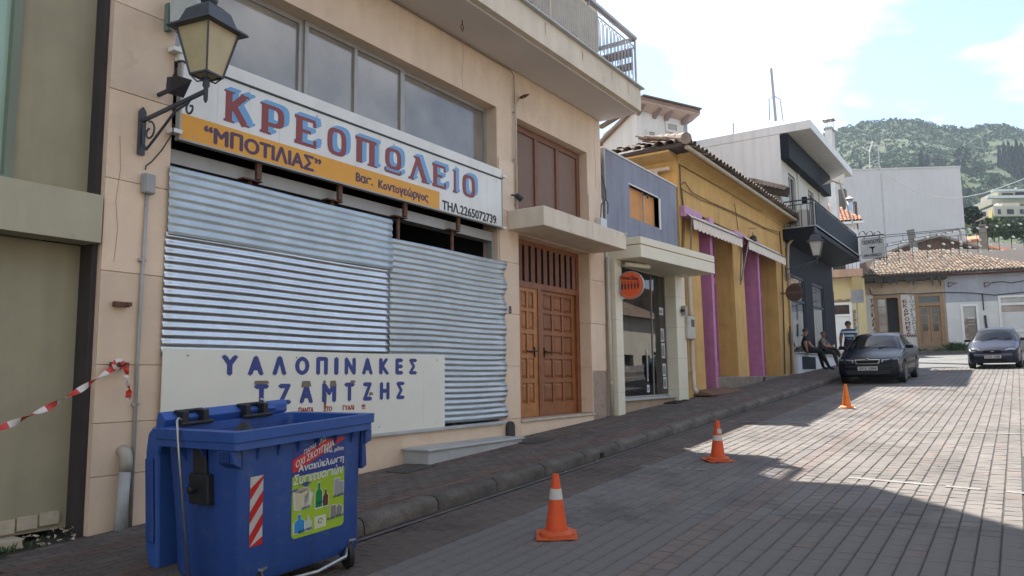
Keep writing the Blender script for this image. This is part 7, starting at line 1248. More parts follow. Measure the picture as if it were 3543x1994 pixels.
part('grille_mesh', m_und, car1, lambda b: b.poly([(-.0185, -.275, .595), (-.0185, .275, .595), (-.0095, .31, .688), (-.0095, -.31, .688)])); part('badge', m_chrome, car1, lambda b: b.lathe([(.04, -.03), (.045, -.02), (.04, -.01)], 14, (.0, 0, .70), axis='x')); part('badge_centre', m_cblk, car1, lambda b: b.lathe([(.026, -.034), (.026, -.031)], 12, (.0, 0, .70), axis='x'))
for s_ in (-1, 1):
    h = part('headlight', m_hl, car1, lambda b: b.hexa([(-.0, s_ * .37, .575), (.05, s_ * .37, .575), (.17, s_ * .80, .585), (.10, s_ * .80, .585), (.01, s_ * .37, .70), (.06, s_ * .37, .70), (.20, s_ * .79, .71), (.13, s_ * .79, .71)] if s_ > 0 else [(.0, -.37, .575), (.10, -.80, .585), (.17, -.80, .585), (.05, -.37, .575), (.01, -.37, .70), (.13, -.79, .71), (.20, -.79, .71), (.06, -.37, .70)]), bevel=.008)
    part('lamp_reflector', m_cblk, h, lambda b: [b.lathe([(.045, -.004), (.045, 0)], 12, (.008 + .06 * q, s_ * (.45 + q * .15), .64), axis='x') for q in (0, 1)])
part('bumper_intake', m_cblk, car1, lambda b: b.hexa([(-.012, -.55, .29), (-.012, .55, .29), (.05, .55, .29), (.05, -.55, .29), (-.008, -.6, .40), (-.008, .6, .40), (.05, .6, .40), (.05, -.6, .40)])); part('bumper_strip', m_cblk, car1, lambda b: b.hexa([(-.022, -.58, .49), (-.022, .58, .49), (.04, .6, .49), (.04, -.6, .49), (-.022, -.58, .53), (-.022, .58, .53), (.04, .6, .53), (.04, -.6, .53)]))
pl = part('number_plate', m_plate, car1, lambda b: b.box(-.034, -.024, -.26, .26, .40, .51)); text('ZKX 2204', 'lettering', m_blk, pl, (-.036, .225, .425), (0, -1, 0), (0, 0, 1), .45, .062, .008)
part('bonnet_seam', m_und, car1, lambda b: [S1.patch(b, 1.35, 4.6, 5.3, 5.36, .002, nu=8, nv=1, side=q) for q in (1, -1)]); part('wiper', m_cblk, car1, lambda b: [b.tube([V(1.10, .45, .985), V(1.28, -.08, 1.10)], .008, 5), b.tube([V(1.10, -.15, 1.0), V(1.28, -.55, 1.07)], .008, 5)])
HB2 = [(0.00, .24, .55, .40, .52, .50, .54, .0), (.05, .20, .70, .42, .60, .60, .62, .02), (.22, .19, .77, .46, .70, .66, .72, .03), (.50, .18, .80, .50, .79, .68, .81, .04), (.82, .18, .805, .52, .87, .68, .90, .045), (1.0, .18, .81, .53, .90, .66, .96, .045), (1.45, .18, .81, .54, .93, .56, 1.27, .05), (1.78, .18, .81, .54, .935, .53, 1.37, .045), (2.4, .18, .81, .54, .94, .52, 1.40, .04), (2.95, .19, .80, .55, .95, .51, 1.37, .04), (3.35, .20, .79, .56, .95, .54, 1.22, .03), (3.62, .22, .76, .56, .93, .60, .98, .02), (3.73, .28, .66, .54, .80, .56, .80, .0)]
po = V(31.6, .80, road(31.6))
car2, S2 = make_car('hatchback', 'violet blue compact hatchback standing in the sun at the right, seen from the front', m_carvio, HB2, 3.73, 1.62, (.72, 3.16), .285, po, -.06, (5.0, 7.0, 9.3, 10.9), [(5.75, 8.2, 6.7, 8.1), (8.35, 9.8, 8.25, 9.3)], '', 1)
for s_ in (-1, 1): part('headlight', m_hl, car2, lambda b: b.prism([V(.085 + .10 * (abs(y) - .3) / .4, s_ * y, z) for y, z in ((.34, .555), (.46, .53), (.64, .56), (.70, .63), (.64, .70), (.50, .705), (.38, .65))][:: s_], (-.055, 0, 0)), bevel=.01)
part('grille', m_und, car2, lambda b: b.prism([V(.0, y, z) for y, z in ((-.30, .60), (-.22, .55), (.22, .55), (.30, .60), (.24, .645), (-.24, .645))], (-.012, 0, 0))); part('badge', m_chrome, car2, lambda b: [b.bar((-.016, -.05, .62), (-.016, .01, .60), .012, .02), b.bar((-.016, .01, .60), (-.016, -.01, .62), .012, .02), b.bar((-.016, -.01, .62), (-.016, .05, .60), .012, .02)]); part('bumper', M('grey bumper', (.10, .10, .14), .4, bump=0), car2, lambda b: [b.hexa([(-.03, -.56, .44), (-.03, .56, .44), (.06, .60, .44), (.06, -.60, .44), (-.03, -.56, .52), (-.03, .56, .52), (.06, .6, .52), (.06, -.6, .52)])], bevel=.015)
pl = part('number_plate', m_plate, car2, lambda b: b.box(-.042, -.032, -.25, .25, .37, .47)); text('KNX 5488', 'lettering', m_blk, pl, (-.044, .22, .39), (0, -1, 0), (0, 0, 1), .43, .06, .008); part('lower_intake', m_und, car2, lambda b: b.box(-.012, .03, -.42, .42, .25, .34)); part('wiper', m_cblk, car2, lambda b: [b.tube([V(.92, .4, .965), V(1.08, -.1, 1.08)], .008, 5), b.tube([V(.92, -.15, .985), V(1.06, -.5, 1.05)], .008, 5)])
part('rubbing_strip', m_cblk, car2, lambda b: [S2.patch(b, 1.35, 4.6, 5.3, 5.36, .002, nu=8, nv=1, side=q) for q in (1, -1)])
# ------------------------------------------------------------------ people
m_skin = M('skin', (.30, .155, .10), .6, var=.1, vs=12, bump=.02); m_hair = M('short grey brown hair', (.06, .045, .035), .8, var=.3, vs=60, bump=.3); m_hair2 = M('short grey hair', (.13, .12, .11), .8, var=.3, vs=60, bump=.3)
def person(label, loc, rz, J, mats, cloth, hair, group=None, extra=None):
    """J: joints {name: (pos, radius)}; limbs are chains; cloth(face centre, chain) -> material slot"""
    r = thing('person', label, 'person', loc, rz, local=True, group=group); names = list(J); idx = {n: i for i, n in enumerate(names)}
    E = [('pelvis', 'waist'), ('waist', 'chest'), ('chest', 'neck'), ('neck', 'head'), ('head', 'crown')]
    for s_ in 'LR': E += [('pelvis', 'hip' + s_), ('hip' + s_, 'knee' + s_), ('knee' + s_, 'ankle' + s_), ('ankle' + s_, 'toe' + s_), ('chest', 'sh' + s_), ('sh' + s_, 'elb' + s_), ('elb' + s_, 'wr' + s_), ('wr' + s_, 'hand' + s_)]
    me = bpy.data.meshes.new('body'); me.from_pydata([J[n][0] for n in names], [(idx[a], idx[c]) for a, c in E], []); o = bpy.data.objects.new('body', me); COL.objects.link(o); md = o.modifiers.new('skin', 'SKIN'); md.use_smooth_shade = True; md.branch_smoothing = .6
    for i, n in enumerate(names): sv = me.skin_vertices[0].data[i]; q = J[n][1]; q = q if isinstance(q, tuple) else (q, q); sv.radius = (q[0] * 1.22, q[1] * 1.22); sv.use_root = (n == 'pelvis')
    sb = o.modifiers.new('sub', 'SUBSURF'); sb.levels = 2; sb.render_levels = 2; dg = bpy.context.evaluated_depsgraph_get(); dg.update(); m2 = bpy.data.meshes.new_from_object(o.evaluated_get(dg)); bpy.data.objects.remove(o)
    for m_ in mats: m2.materials.append(m_)
    for p in m2.polygons:
        c = p.center; best = min(E, key=lambda e: (lambda a, d: (c - (a + d * max(0, min(1, (c - a).dot(d) / max(d.length_squared, 1e-9))))).length - .5 * (J[e[0]][1] if not isinstance(J[e[0]][1], tuple) else J[e[0]][1][0]))(Vector(J[e[0]][0]), Vector(J[e[1]][0]) - Vector(J[e[0]][0])))
        a, d = Vector(J[best[0]][0]), Vector(J[best[1]][0]) - Vector(J[best[0]][0]); t = (c - a).dot(d) / max(d.length_squared, 1e-9); p.material_index = cloth(best, t, c); p.use_smooth = True
    body = bpy.data.objects.new('body', m2); COL.objects.link(body); body.parent = r; ORG[body.name] = V(0, 0, 0)
    hd = Vector(J['head'][0]); cr = Vector(J['crown'][0]); ax = (cr - hd).normalized(); fw = V(*extra['face']).normalized(); sd_ = ax.cross(fw).normalized()
    def hfn(b):
        n = b.pts([]); rings = []
        for i in range(7):
            ph = math.radians(8 + i * 15); ring = []
            for j in range(14):
                th_ = 2 * math.pi * j / 14; d = fw * math.cos(th_) * math.sin(ph) + sd_ * math.sin(th_) * math.sin(ph) + ax * math.cos(ph)
                if ph > 1.0 and math.cos(th_) > .25: d = (fw * math.cos(th_) * math.sin(1.0) + sd_ * math.sin(th_) * math.sin(1.0) + ax * math.cos(1.0)); 
                ring.append(hd + ax * .035 - fw * .008 + V(d.x * .112, d.y * .112, d.z * .118))
            rings.append(b.pts(ring))
        for a, c in zip(rings, rings[1:]):
            for j in range(14): q = (j + 1) % 14; b.face(a + j, c + j, c + q, a + q)
        b.face(*[rings[0] + j for j in range(14)])
    part('hair', hair, r, hfn, smooth=True)
    part('nose', m_skin, r, lambda b: b.hexa([hd + fw * .085 + sd_ * s1 + ax * z + fw * f for s1, z, f in ((-.012, -.02, 0), (.012, -.02, 0), (.010, -.02, .025), (-.010, -.02, .025), (-.006, .025, 0), (.006, .025, 0), (.004, .022, .008), (-.004, .022, .008))]), bevel=.004)
    part('ear', m_skin, r, lambda b: b.lathe([(.018, -.006), (.022, 0), (.018, .006)], 8, hd + sd_ * .088, axis='x')); part('ear', m_skin, r, lambda b: b.lathe([(.018, -.006), (.022, 0), (.018, .006)], 8, hd - sd_ * .088, axis='x'))
    for s1 in (-.032, .032): part('eye', m_blk, r, lambda b: b.lathe([(.002, -.006), (.009, 0), (.002, .006)], 6, hd + fw * .084 + sd_ * s1 + ax * .018, axis='z'))
    part('mouth', M('lip', (.22, .09, .07), .6), r, lambda b: b.bar(hd + fw * .086 + sd_ * .02 - ax * .048, hd + fw * .086 - sd_ * .02 - ax * .048, .008, .006))
    for s_ in 'LR':
        w, h = Vector(J['wr' + s_][0]), Vector(J['hand' + s_][0]); d = (h - w).normalized(); u = d.cross(V(0, 0, 1)); u = u.normalized() if u.length > .1 else V(1, 0, 0); q = u.cross(d)
        for k_ in range(4): f0 = h + u * (.012 + -.024 * k_ + .024) * .9; ln_ = (.052, .062, .058, .044)[k_]; part('finger', m_skin, r, lambda b: b.tube([f0 - d * .01, f0 + d * ln_ * .6, f0 + d * ln_ - q * .02], [.009, .008, .006], 5), smooth=True)
        part('thumb', m_skin, r, lambda b: b.tube([w + u * .025 + d * .02, w + u * .05 + d * .05, w + u * .045 + d * .085], [.011, .010, .007], 5), smooth=True)
    return r
# first seated man: dark clothes, sitting on the ledge end, leaning, left profile towards the second man; local frame: x along street, y toward wall
def seat(label, lx, rz, lean, mats, cloth, hair, face, arms, legs, ext=None):
    y0 = 6.40; zs = .74; g = lambda x: 0
    J = {'pelvis': ((0, 0, .10), (.18, .15)), 'waist': ((.0, .02 - lean * .3, .26), (.18, .145)), 'chest': ((0, .02 - lean, .46), (.20, .145)), 'neck': ((0, -.01 - lean * 1.3, .62), .052), 'head': ((face[0] * .02, -.03 - lean * 1.45, .735), (.078, .088)), 'crown': ((face[0] * .02, -.02 - lean * 1.45, .815), (.07, .078))}
    for s_, q in (('L', 1), ('R', -1)):
        J['hip' + s_] = ((q * .10, -.04, .08), .098); J['sh' + s_] = ((q * .185, .0 - lean * 1.02, .53), .07)
        kx, an, toe = legs[s_]; J['knee' + s_] = (kx, .08); J['ankle' + s_] = (an, .045); J['toe' + s_] = (toe, .038); e, w = arms[s_]; J['elb' + s_] = (e, .055); J['wr' + s_] = (w, .030); d = (Vector(w) - Vector(e)).normalized(); J['hand' + s_] = (tuple(Vector(w) + d * .075), .030)
    rr_ = person(label, (lx, y0, zs), rz, J, mats, cloth, hair, None, {'face': face}); return rr_
zg = road(29.6) + .13 - .74
m_cdark = M('near black clothes', (.016, .016, .019), .9, bump=.1); m_cgrey = M('grey polo shirt', (.13, .13, .125), .9, var=.15, bump=.1); m_colive = M('dark olive trousers', (.035, .034, .028), .9, bump=.1); m_shoe = M('dark shoes', (.02, .018, .017), .7)
def clothA(e, t, c):
    if e[0] in ('ankleL', 'ankleR') or (e[0] in ('kneeL', 'kneeR') and t > .93): return 3
    if e[0] in ('hipL', 'hipR', 'kneeL', 'kneeR') or (e[0] == 'pelvis'): return 2
    if e[1] in ('head', 'crown') or e[0] == 'head' or (e[1] == 'neck' and t > .7): return 0
    if e[1] in ('wrL', 'wrR', 'handL', 'handR') or (e[1] in ('elbL', 'elbR') and t > .62): return 0
    return 1
A_legs = {'L': ((.16, -.48, .10), (.26, -.62, zg + .10), (.32, -.80, zg + .045)), 'R': ((-.06, -.50, .06), (-.02, -.78, zg + .09), (.02, -.96, zg + .045))}
seat('man in dark clothes sitting at the near end of the white ledge', 28.55, .35, .02, [m_skin, m_cdark, m_cdark, m_shoe], clothA, m_hair, (.75, -.65, 0), {'L': ((.24, -.18, .32), (.20, -.34, .16)), 'R': ((-.30, .02, .30), (-.28, -.03, .08))}, A_legs)
zg = road(31.4) + .13 - .74
B_legs = {'L': ((.10, -.52, .16), (-.12, -.74, -.16), (-.16, -.94, -.13)), 'R': ((-.10, -.50, .06), (-.08, -.60, zg + .10), (-.10, -.80, zg + .045))}
s2 = seat('man in grey polo and sunglasses sitting with crossed legs on the white ledge', 31.3, -.15, .06, [m_skin, m_cgrey, m_colive, m_shoe], clothA, m_hair2, (-.35, -.9, 0), {'L': ((.26, -.20, .30), (.05, -.38, .27)), 'R': ((-.28, -.20, .30), (-.04, -.40, .26))}, B_legs)
part('sunglasses', m_blk, s2, lambda b: b.bar((-.02 - .095, -.03 - .09 - .10, .755), (-.02 + .06, -.03 - .09 - .135, .755), .02, .03)); part('white_cup', m_wht, s2, lambda b: b.lathe([(.03, -.05), (.04, .05)], 10, (0, -.47, .29)))
pw = V(29.6, 5.10, road(29.6) + .13)
m_stripe = bpy.data.materials.new('blue white striped shirt'); m_stripe.use_nodes = True; t_ = m_stripe.node_tree; bs_ = t_.nodes['Principled BSDF']; bs_.inputs['Roughness'].default_value = .9
tcn = t_.nodes.new('ShaderNodeTexCoord'); sp3 = t_.nodes.new('ShaderNodeSeparateXYZ'); mm1 = t_.nodes.new('ShaderNodeMath'); mm1.operation = 'MULTIPLY'; mm1.inputs[1].default_value = 7.2; mm2 = t_.nodes.new('ShaderNodeMath'); mm2.operation = 'FRACT'; rp2 = t_.nodes.new('ShaderNodeValToRGB'); rp2.color_ramp.interpolation = 'CONSTANT'
e_ = rp2.color_ramp.elements; e_[0].color = (.03, .10, .20, 1); e_[1].position = .36; e_[1].color = (.01, .02, .05, 1); q_ = e_.new(.58); q_.color = (.45, .47, .48, 1)
t_.links.new(tcn.outputs['Object'], sp3.inputs[0]); t_.links.new(sp3.outputs['Z'], mm1.inputs[0]); t_.links.new(mm1.outputs[0], mm2.inputs[0]); t_.links.new(mm2.outputs[0], rp2.inputs[0]); t_.links.new(rp2.outputs[0], bs_.inputs['Base Color'])
JW = {'pelvis': ((0, 0, .96), (.165, .13)), 'waist': ((.0, 0, 1.12), (.165, .13)), 'chest': ((.0, 0, 1.33), (.19, .135)), 'neck': ((0, 0, 1.51), .055), 'head': ((.02, 0, 1.62), (.078, .09)), 'crown': ((.02, 0, 1.71), (.07, .08))}
for s_, q in (('L', 1), ('R', -1)): JW.update({'hip' + s_: ((0, q * .10, .90), .10), 'knee' + s_: ((.02 * q, q * .11, .50), .068), 'ankle' + s_: ((-.03 + .02 * q, q * .12, .09), .045), 'toe' + s_: ((.13, q * .14, .04), .04), 'sh' + s_: ((0, q * .20, 1.43), .072), 'elb' + s_: ((-.02, q * .27, 1.15), .05), 'wr' + s_: ((.05, q * .28, .90), .033), 'hand' + s_: ((.07, q * .28, .82), .033)})
person('standing man seen from behind in a blue and white striped polo', pw, .25, JW, [m_skin, m_stripe, M('dark grey trousers', (.03, .03, .035), .9), m_shoe], clothA, m_hair, None, {'face': (1, .15, 0)})
# ------------------------------------------------------------------ opposite side of the street (behind and right of the camera)
m_opp = M('sunny cream render', (0.66, 0.62, 0.54), .85, var=.1, vs=.8, bump=.1)
for i, (x0, x1, h, lab) in enumerate(((-14, -2, 7.5, 'cream three storey house across the street behind the camera'), (-1.8, 9.5, 5.2, 'pale two storey house across the street to the right of the camera'), (14.5, 23.5, 2.6, 'low house with orange tiled roof across the street further up'), (34, 47, 3.4, 'long pale house with tiled roof across the street near its top end'), (52, 66, 4.6, 'pale house at the far end of the opposite side of the street'))):
    o = thing('opposite_house', lab, 'house', (x0, -5.4, road(x0)), group=None); ho = [(x0 + 1 + k_ * 2.4, x0 + 2.2 + k_ * 2.4, z, z + 1.4) for k_ in range(int((x1 - x0 - 1) / 2.4)) for z in ([-.2, 3.0] if h > 4 else [-.2])]
    part('wall', m_opp, o, lambda b: b.wall(x0, x1, -2.5, h, 0, .3, ho), tf=lambda p: V(p[0], -5.4 - p[1], p[2])); part('body', m_opp, o, lambda b: b.box(x0, x1, -13, -5.9, -2.5, h))
    for q in ho: part('pane', m_gldk, o, lambda b: b.box(q[0], q[1], -5.66, -5.64, q[2], q[3]))
    part('roof', m_tileO, o, lambda b: b.prism([(x0 - .3, -5.0, h), (x0 - .3, -9.3, h + 1.8), (x0 - .3, -13.4, h)], (x1 - x0 + .6, 0, 0)))
# ------------------------------------------------------------------ hillside
RIDGE = [(1500, 560), (2000, 540), (2300, 520), (2400, 502), (2480, 492), (2560, 470), (2700, 470), (2790, 480), (2885, 455), (2920, 440), (2960, 428), (3000, 422), (3060, 416), (3120, 415), (3180, 417), (3230, 432), (3270, 438), (3350, 450), (3380, 440), (3430, 431), (3480, 434), (3543, 452), (3700, 480), (4000, 520)]
azel = []
for x, y in RIDGE: r = ray(x, y); azel.append((math.atan2(r.y, r.x), r.z / math.hypot(r.x, r.y)))
azel.sort()
def ridge(a):
    if a <= azel[0][0]: return azel[0][1]
    for (a0, e0), (a1_, e1_) in zip(azel, azel[1:]):
        if a <= a1_: return e0 + (e1_ - e0) * (a - a0) / (a1_ - a0)
    return azel[-1][1]
RH = 620.0
from mathutils import noise as mnoise
def hill_z(x, y):
    a = math.atan2(y, x); r = math.hypot(x, y); 
    if r < 90: return SL * 60 - 6
    t = min(1.25, (r - 90) / (RH - 90)); top = ridge(a) * RH
    z = 4 + (top - 4) * (0.16 * t ** .8 + .84 * t ** 1.75) if t <= 1 else top - (t - 1) * 120
    n = mnoise.noise(V(x * .012, y * .012, 0)) * 10 + mnoise.noise(V(x * .035, y * .035, 3)) * 4; return z + n * min(1, t * 2.5) * (.25 if t > .85 and t <= 1 else 1) * (1 if t < .85 else .5)
def hill_at2(fx, fy, lo=95, hi=640):
    r = ray(fx, fy); h = math.hypot(r.x, r.y); d = lo
    while d < hi:
        p = r * (d / h)
        if hill_z(p.x, p.y) >= p.z: return p
        d += 2
    return r * (hi / h)
m_hill = M('dry scrub hillside', (0.044, 0.068, 0.022), .95, var=.5, vs=.04, bump=0, dirt=(.12, .105, .055), dirt_s=.02, dirt_t=(.6, .75))
b = MB(); na, nr = 150, 60; A0, A1 = azel[0][0] - .05, azel[-1][0] + .1; n0 = []
for j in range(nr + 1):
    r = 88 + (RH * 1.15 - 88) * (j / nr) ** 1.35
    for i in range(na + 1): a = A0 + (A1 - A0) * i / na; x, y = r * math.cos(a), r * math.sin(a); b.v.append(V(x, y, hill_z(x, y)))
for j in range(nr):
    for i in range(na): q = j * (na + 1) + i; b.face(q, q + 1, q + na + 2, q + na + 1)
b.build('hillside', m_hill, None, smooth=True, kind='structure')
# scrub and trees of the far slope: leafy clumps of many small faces, one mass
m_scrub = M('hillside scrub leaves', (0.036, 0.074, 0.022), .9, var=.3, vs=.05, bump=0, tint=True)
rr = random.Random(21)
def clump(b, c, rx, rz, n, rr):
    g = rr.uniform(.8, 1.15); w = rr.uniform(-.10, .08)
    for i in range(n):
        th_, ph = rr.uniform(0, 6.283), math.acos(rr.uniform(-.3, 1)); k_ = rr.uniform(.55, 1.0); d = V(math.cos(th_) * math.sin(ph), math.sin(th_) * math.sin(ph), math.cos(ph)); p = c + V(d.x * rx, d.y * rx, d.z * rz) * k_
        u = V(rr.uniform(-1, 1), rr.uniform(-1, 1), rr.uniform(-1, 1)).normalized(); v = d.cross(u).normalized() if d.cross(u).length > .01 else V(1, 0, 0); s_ = rx * rr.uniform(.28, .55); t = g * rr.uniform(.8, 1.2)
        b.tint = (t * (1 + w), t, t * (1 - w), 1); b.poly([p - v * s_, p + (d * .4 + u).normalized() * s_ * .8, p + v * s_, p - u * s_ * .7])
b = MB(); b.tints = []; cnt = 0; KEEP = [(3192, 575), (3213, 575), (2978, 590), (3330, 575), (3247, 580)] + [(x_, y_) for x_ in range(3455, 3545, 12) for y_ in (500, 530, 560, 600)]
KEEP = [hill_at2(*q) for q in KEEP]
while cnt < 19000:
    t = rr.random() ** .62; r = 150 + (RH - 150) * t; a = rr.uniform(A0 + .05, A1 - .1)
    if a > math.radians(24) and rr.random() < .7: continue
    x, y = r * math.cos(a), r * math.sin(a); z = hill_z(x, y); dens = mnoise.noise(V(x * .02, y * .02, 7)) + .45 + (t * .5)
    if rr.random() > dens + .25: continue
    if any((x - q.x) ** 2 + (y - q.y) ** 2 < 49 for q in KEEP): continue
    s_ = rr.uniform(.9, 2.2) * (.6 + .6 * t); clump(b, V(x, y, z + s_ * .1), s_, s_ * rr.uniform(.5, .9), 7, rr); cnt += 1
b.build('hillside_scrub', m_scrub, None, kind='stuff')
# ------------------------------------------------------------------ individual trees above the roofs
m_tr = M('tree bark', (.09, .065, .045), .9); m_cyp = M('cypress leaves', (0.009, 0.016, 0.011), .9, var=.3, vs=.4, bump=0, tint=True); m_tl = M('broad tree leaves', (0.055, 0.095, 0.030), .85, var=.3, vs=.5, bump=0, tint=True); m_td = M('dark tree leaves', (0.014, 0.026, 0.014), .9, var=.3, vs=.5, bump=0, tint=True)
def hill_at(fx, fy, lo=95, hi=600):
    r = ray(fx, fy); h = math.hypot(r.x, r.y); d = lo
    while d < hi:
        p = r * (d / h)
        if hill_z(p.x, p.y) >= p.z: return p
        d += 1.5
    return r * (hi / h)
def foot(fx, fy, dist=None):
    if dist: r = ray(fx, fy); return r * (dist / math.hypot(r.x, r.y))
    return hill_at(fx, fy)
def tree(name, label, fx, fyb, fyt, wpx, mat, kind='round', dist=None, n=260, group=None):
    p = foot(fx, fyb, dist); dep = p.dot(V(RW[0][2], RW[1][2], RW[2][2])); H = (fyb - fyt) * dep / FPX; W = wpx * dep / FPX / 2; r = thing(name, label, 'tree', p, local=True, group=group); rr = random.Random(int(fx * 7 + fyb))
    part('trunk', m_tr, r, lambda b: b.tube([V(0, 0, -1), V(0, 0, H * .5), V(.02 * H, 0, H * .85)], [H * .03, H * .02, H * .006], 6))
    b = MB(); b.tints = []
    for i in range(n):
        if kind == 'cyp':
            z = rr.random() ** .85; rad = W * (1 - z) ** .55 * min(1, z * 8 + .3) * rr.uniform(.55, 1.0); a = rr.uniform(0, 6.28); c = V(rad * math.cos(a), rad * math.sin(a), z * H); s_ = W * rr.uniform(.25, .5); zs_ = 2.4
        else:
            z = rr.uniform(.15, 1); a = rr.uniform(0, 6.28); lob = 1 + .28 * math.sin(3 * a + fx) + .15 * math.sin(5 * z * 3 + a * 2); rad = W * math.sqrt(max(0, 1 - ((z - .55) / .5) ** 2)) * rr.uniform(.35, 1.0) * lob; c = V(rad * math.cos(a), rad * math.sin(a), z * H); s_ = W * rr.uniform(.10, .22); zs_ = 1
        g = rr.uniform(.6, 1.3); u = V(rr.uniform(-1, 1), rr.uniform(-1, 1), rr.uniform(-.6, 1)).normalized(); v = u.orthogonal().normalized(); w_ = u.cross(v)
        b.tint = (g, g, g * rr.uniform(.8, 1.1), 1); 
        if kind == 'cyp': v = V(0, 0, 1) + v * .25; b.poly([c - v * s_ * 1.2, c + w_ * s_ * .5, c + v * s_ * 1.6, c - w_ * s_ * .5])
        else: b.poly([c - v * s_, c - w_ * s_ * .7, c + v * s_, c + w_ * s_ * .8])
    b.build('crown', mat, r, smooth=False); return r
CYPR = [(2978, 592, 555, 14, 'small cypress just right of the white chimney'), (3192, 585, 524, 26, 'tallest of the two cypresses above the middle of the grey wall'), (3213, 586, 538, 17, 'slim cypress right of the tall one above the grey wall')]
for fx, b0, t0, w, l_ in CYPR: tree('cypress_tree', l_, fx, b0 + 8, t0, w * 1.2, m_cyp, 'cyp', group='dark cypresses on the hillside', n=320)
gx = [(3462, 580, 505, 15), (3480, 590, 495, 16), (3498, 600, 490, 18), (3512, 620, 505, 18), (3528, 628, 487, 22), (3545, 630, 497, 22)]
pos_ = ['leftmost cypress of the dense dark row at the right edge', 'second cypress from the left in the dense row at the right edge', 'third cypress from the left in the dense row at the right edge', 'fourth cypress in the dense row, standing a little lower', 'tallest cypress of the dense row near the right edge', 'last cypress of the dense row, cut by the right edge']
for (fx, b0, t0, w), l_ in zip(gx, pos_): tree('cypress_tree', l_, fx, b0, t0, w * 1.5, m_cyp, 'cyp', group='dark cypresses on the hillside', n=420)
TR = [(3247, 590, 540, 42, m_td, 'rounded dark pine above the top edge of the grey wall'), (3330, 590, 510, 62, m_td, 'large dark pine on the slope right of the grey wall top'), (3060, 596, 565, 46, m_tl, 'bright green bush behind the top left of the grey wall'), (3155, 592, 560, 44, m_tl, 'light green tree behind the aerial on the grey wall'), (3385, 600, 560, 40, m_tl, 'green tree on the slope left of the white villa'),
      (3345, 735, 650, 60, m_td, 'dark tree beside the right edge of the grey wall'), (3365, 780, 715, 70, m_td, 'dark shrub mass low beside the right edge of the grey wall'), (3440, 640, 600, 50, m_tl, 'green tree below the cypress row'), (3400, 690, 655, 34, m_tl, 'small green tree left of the pale flats'), (3450, 700, 668, 40, m_tl, 'green bushy tree between the two hillside houses'),
      (3440, 830, 755, 95, m_tl, 'bright green tree behind the tan chimney'), (3500, 835, 765, 90, m_tl, 'broad bright green tree behind the festoon lights'), (3560, 830, 760, 90, m_tl, 'bright green tree at the right edge behind the orange roof'), (3525, 700, 670, 50, m_tl, 'green tree under the white villa terrace'), (3395, 812, 770, 50, m_td, 'dark green tree left of the tan chimney top')]
for fx, b0, t0, w, m_, l_ in TR: tree('hillside_tree', l_, fx, b0, t0, w, m_, 'round', n=420, dist=(95 if b0 > 745 else None), group='broad trees on the hillside')
# ------------------------------------------------------------------ houses on the slope
m_vw = M('villa white', (.60, .62, .60), .8, var=.08); m_vc = M('villa cream', (.46, .42, .34), .8, var=.1)
def hbox(nm, m_, par, dist, x0, y0, x1, y1, dep): a, c = D(x0, y0, dist), D(x1, y1, dist); q = [V(a.x, a.y, c.z), V(c.x, c.y, c.z), V(c.x, c.y, a.z), V(a.x, a.y, a.z)]; return part(nm, m_, par, lambda b: b.prism(q, DN * dep))
vl = thing('white_villa', 'white terraced villa high on the hillside at the right', 'house', D(3480, 680, 190))
hbox('upper_storey', m_vc, vl, 190, 3452, 661, 3600, 676, 8); hbox('roof_slab', m_vw, vl, 188.5, 3436, 655, 3600, 661, 1.2); hbox('terrace', m_vw, vl, 187.5, 3418, 677, 3600, 684, 1.2); hbox('lower_wall', m_vc, vl, 190, 3430, 685, 3600, 706, 8); hbox('shadow_opening', m_dark, vl, 189, 3470, 668, 3505, 676, .4); hbox('window_band', m_dark, vl, 189.5, 3515, 665, 3560, 675, .3); hbox('chimney', m_vw, vl, 188, 3515, 648, 3520, 656, .6)
fb = thing('cream_flats', 'cream flats with dark windows and balcony below the white villa', 'building', D(3480, 740, 160)); hbox('upper_wall', m_vc, fb, 160, 3437, 714, 3600, 746, 10); hbox('roof_room', m_vc, fb, 162, 3466, 703, 3528, 714, 6); hbox('lower_wall', M('raw concrete', (.22, .2, .17), .9), fb, 160.5, 3440, 747, 3600, 763, 10); hbox('balcony_slab', m_vc, fb, 159, 3434, 743, 3600, 747, .9)
for x0, x1 in ((3453, 3464), (3486, 3509), (3531, 3543)): hbox('window', m_dark, fb, 159.8, x0, 724, x1, 741, .15)
for x0, x1 in ((3460, 3480), (3490, 3515), (3525, 3540)): hbox('lower_opening', m_dark, fb, 160.2, x0, 750, x1, 762, .2)
lh = thing('low_white_house', 'low white house with flat orange eave beside the grey wall edge', 'house', D(3380, 735, 150)); hbox('wall', m_vw, lh, 150, 3336, 731, 3418, 742, 8); hbox('eave', m_tileR, lh, 148, 3348, 742, 3405, 747, 9); hbox('lower_wall', m_vc, lh, 151, 3350, 748, 3420, 760, 8); hbox('dark_opening', m_dark, lh, 149, 3402, 733, 3412, 748, .3)
cl_ = thing('yellow_gable_wall', 'narrow yellow gable standing left of the cream flats', 'wall', D(3434, 740, 157)); part('panel', M('yellow gable', (.50, .40, .15), .8), cl_, lambda b: b.prism([D(3431, 759, 157), D(3439, 759, 157), D(3434, 724, 157)], DN * 2))
sd = thing('hillside_tank', 'small white tank on the slope left of the flats', 'tank', D(3447, 713, 165)); part('tank', m_vw, sd, lambda b: b.tube([D(3442, 715, 165), D(3455, 712, 165)], .5, 8))
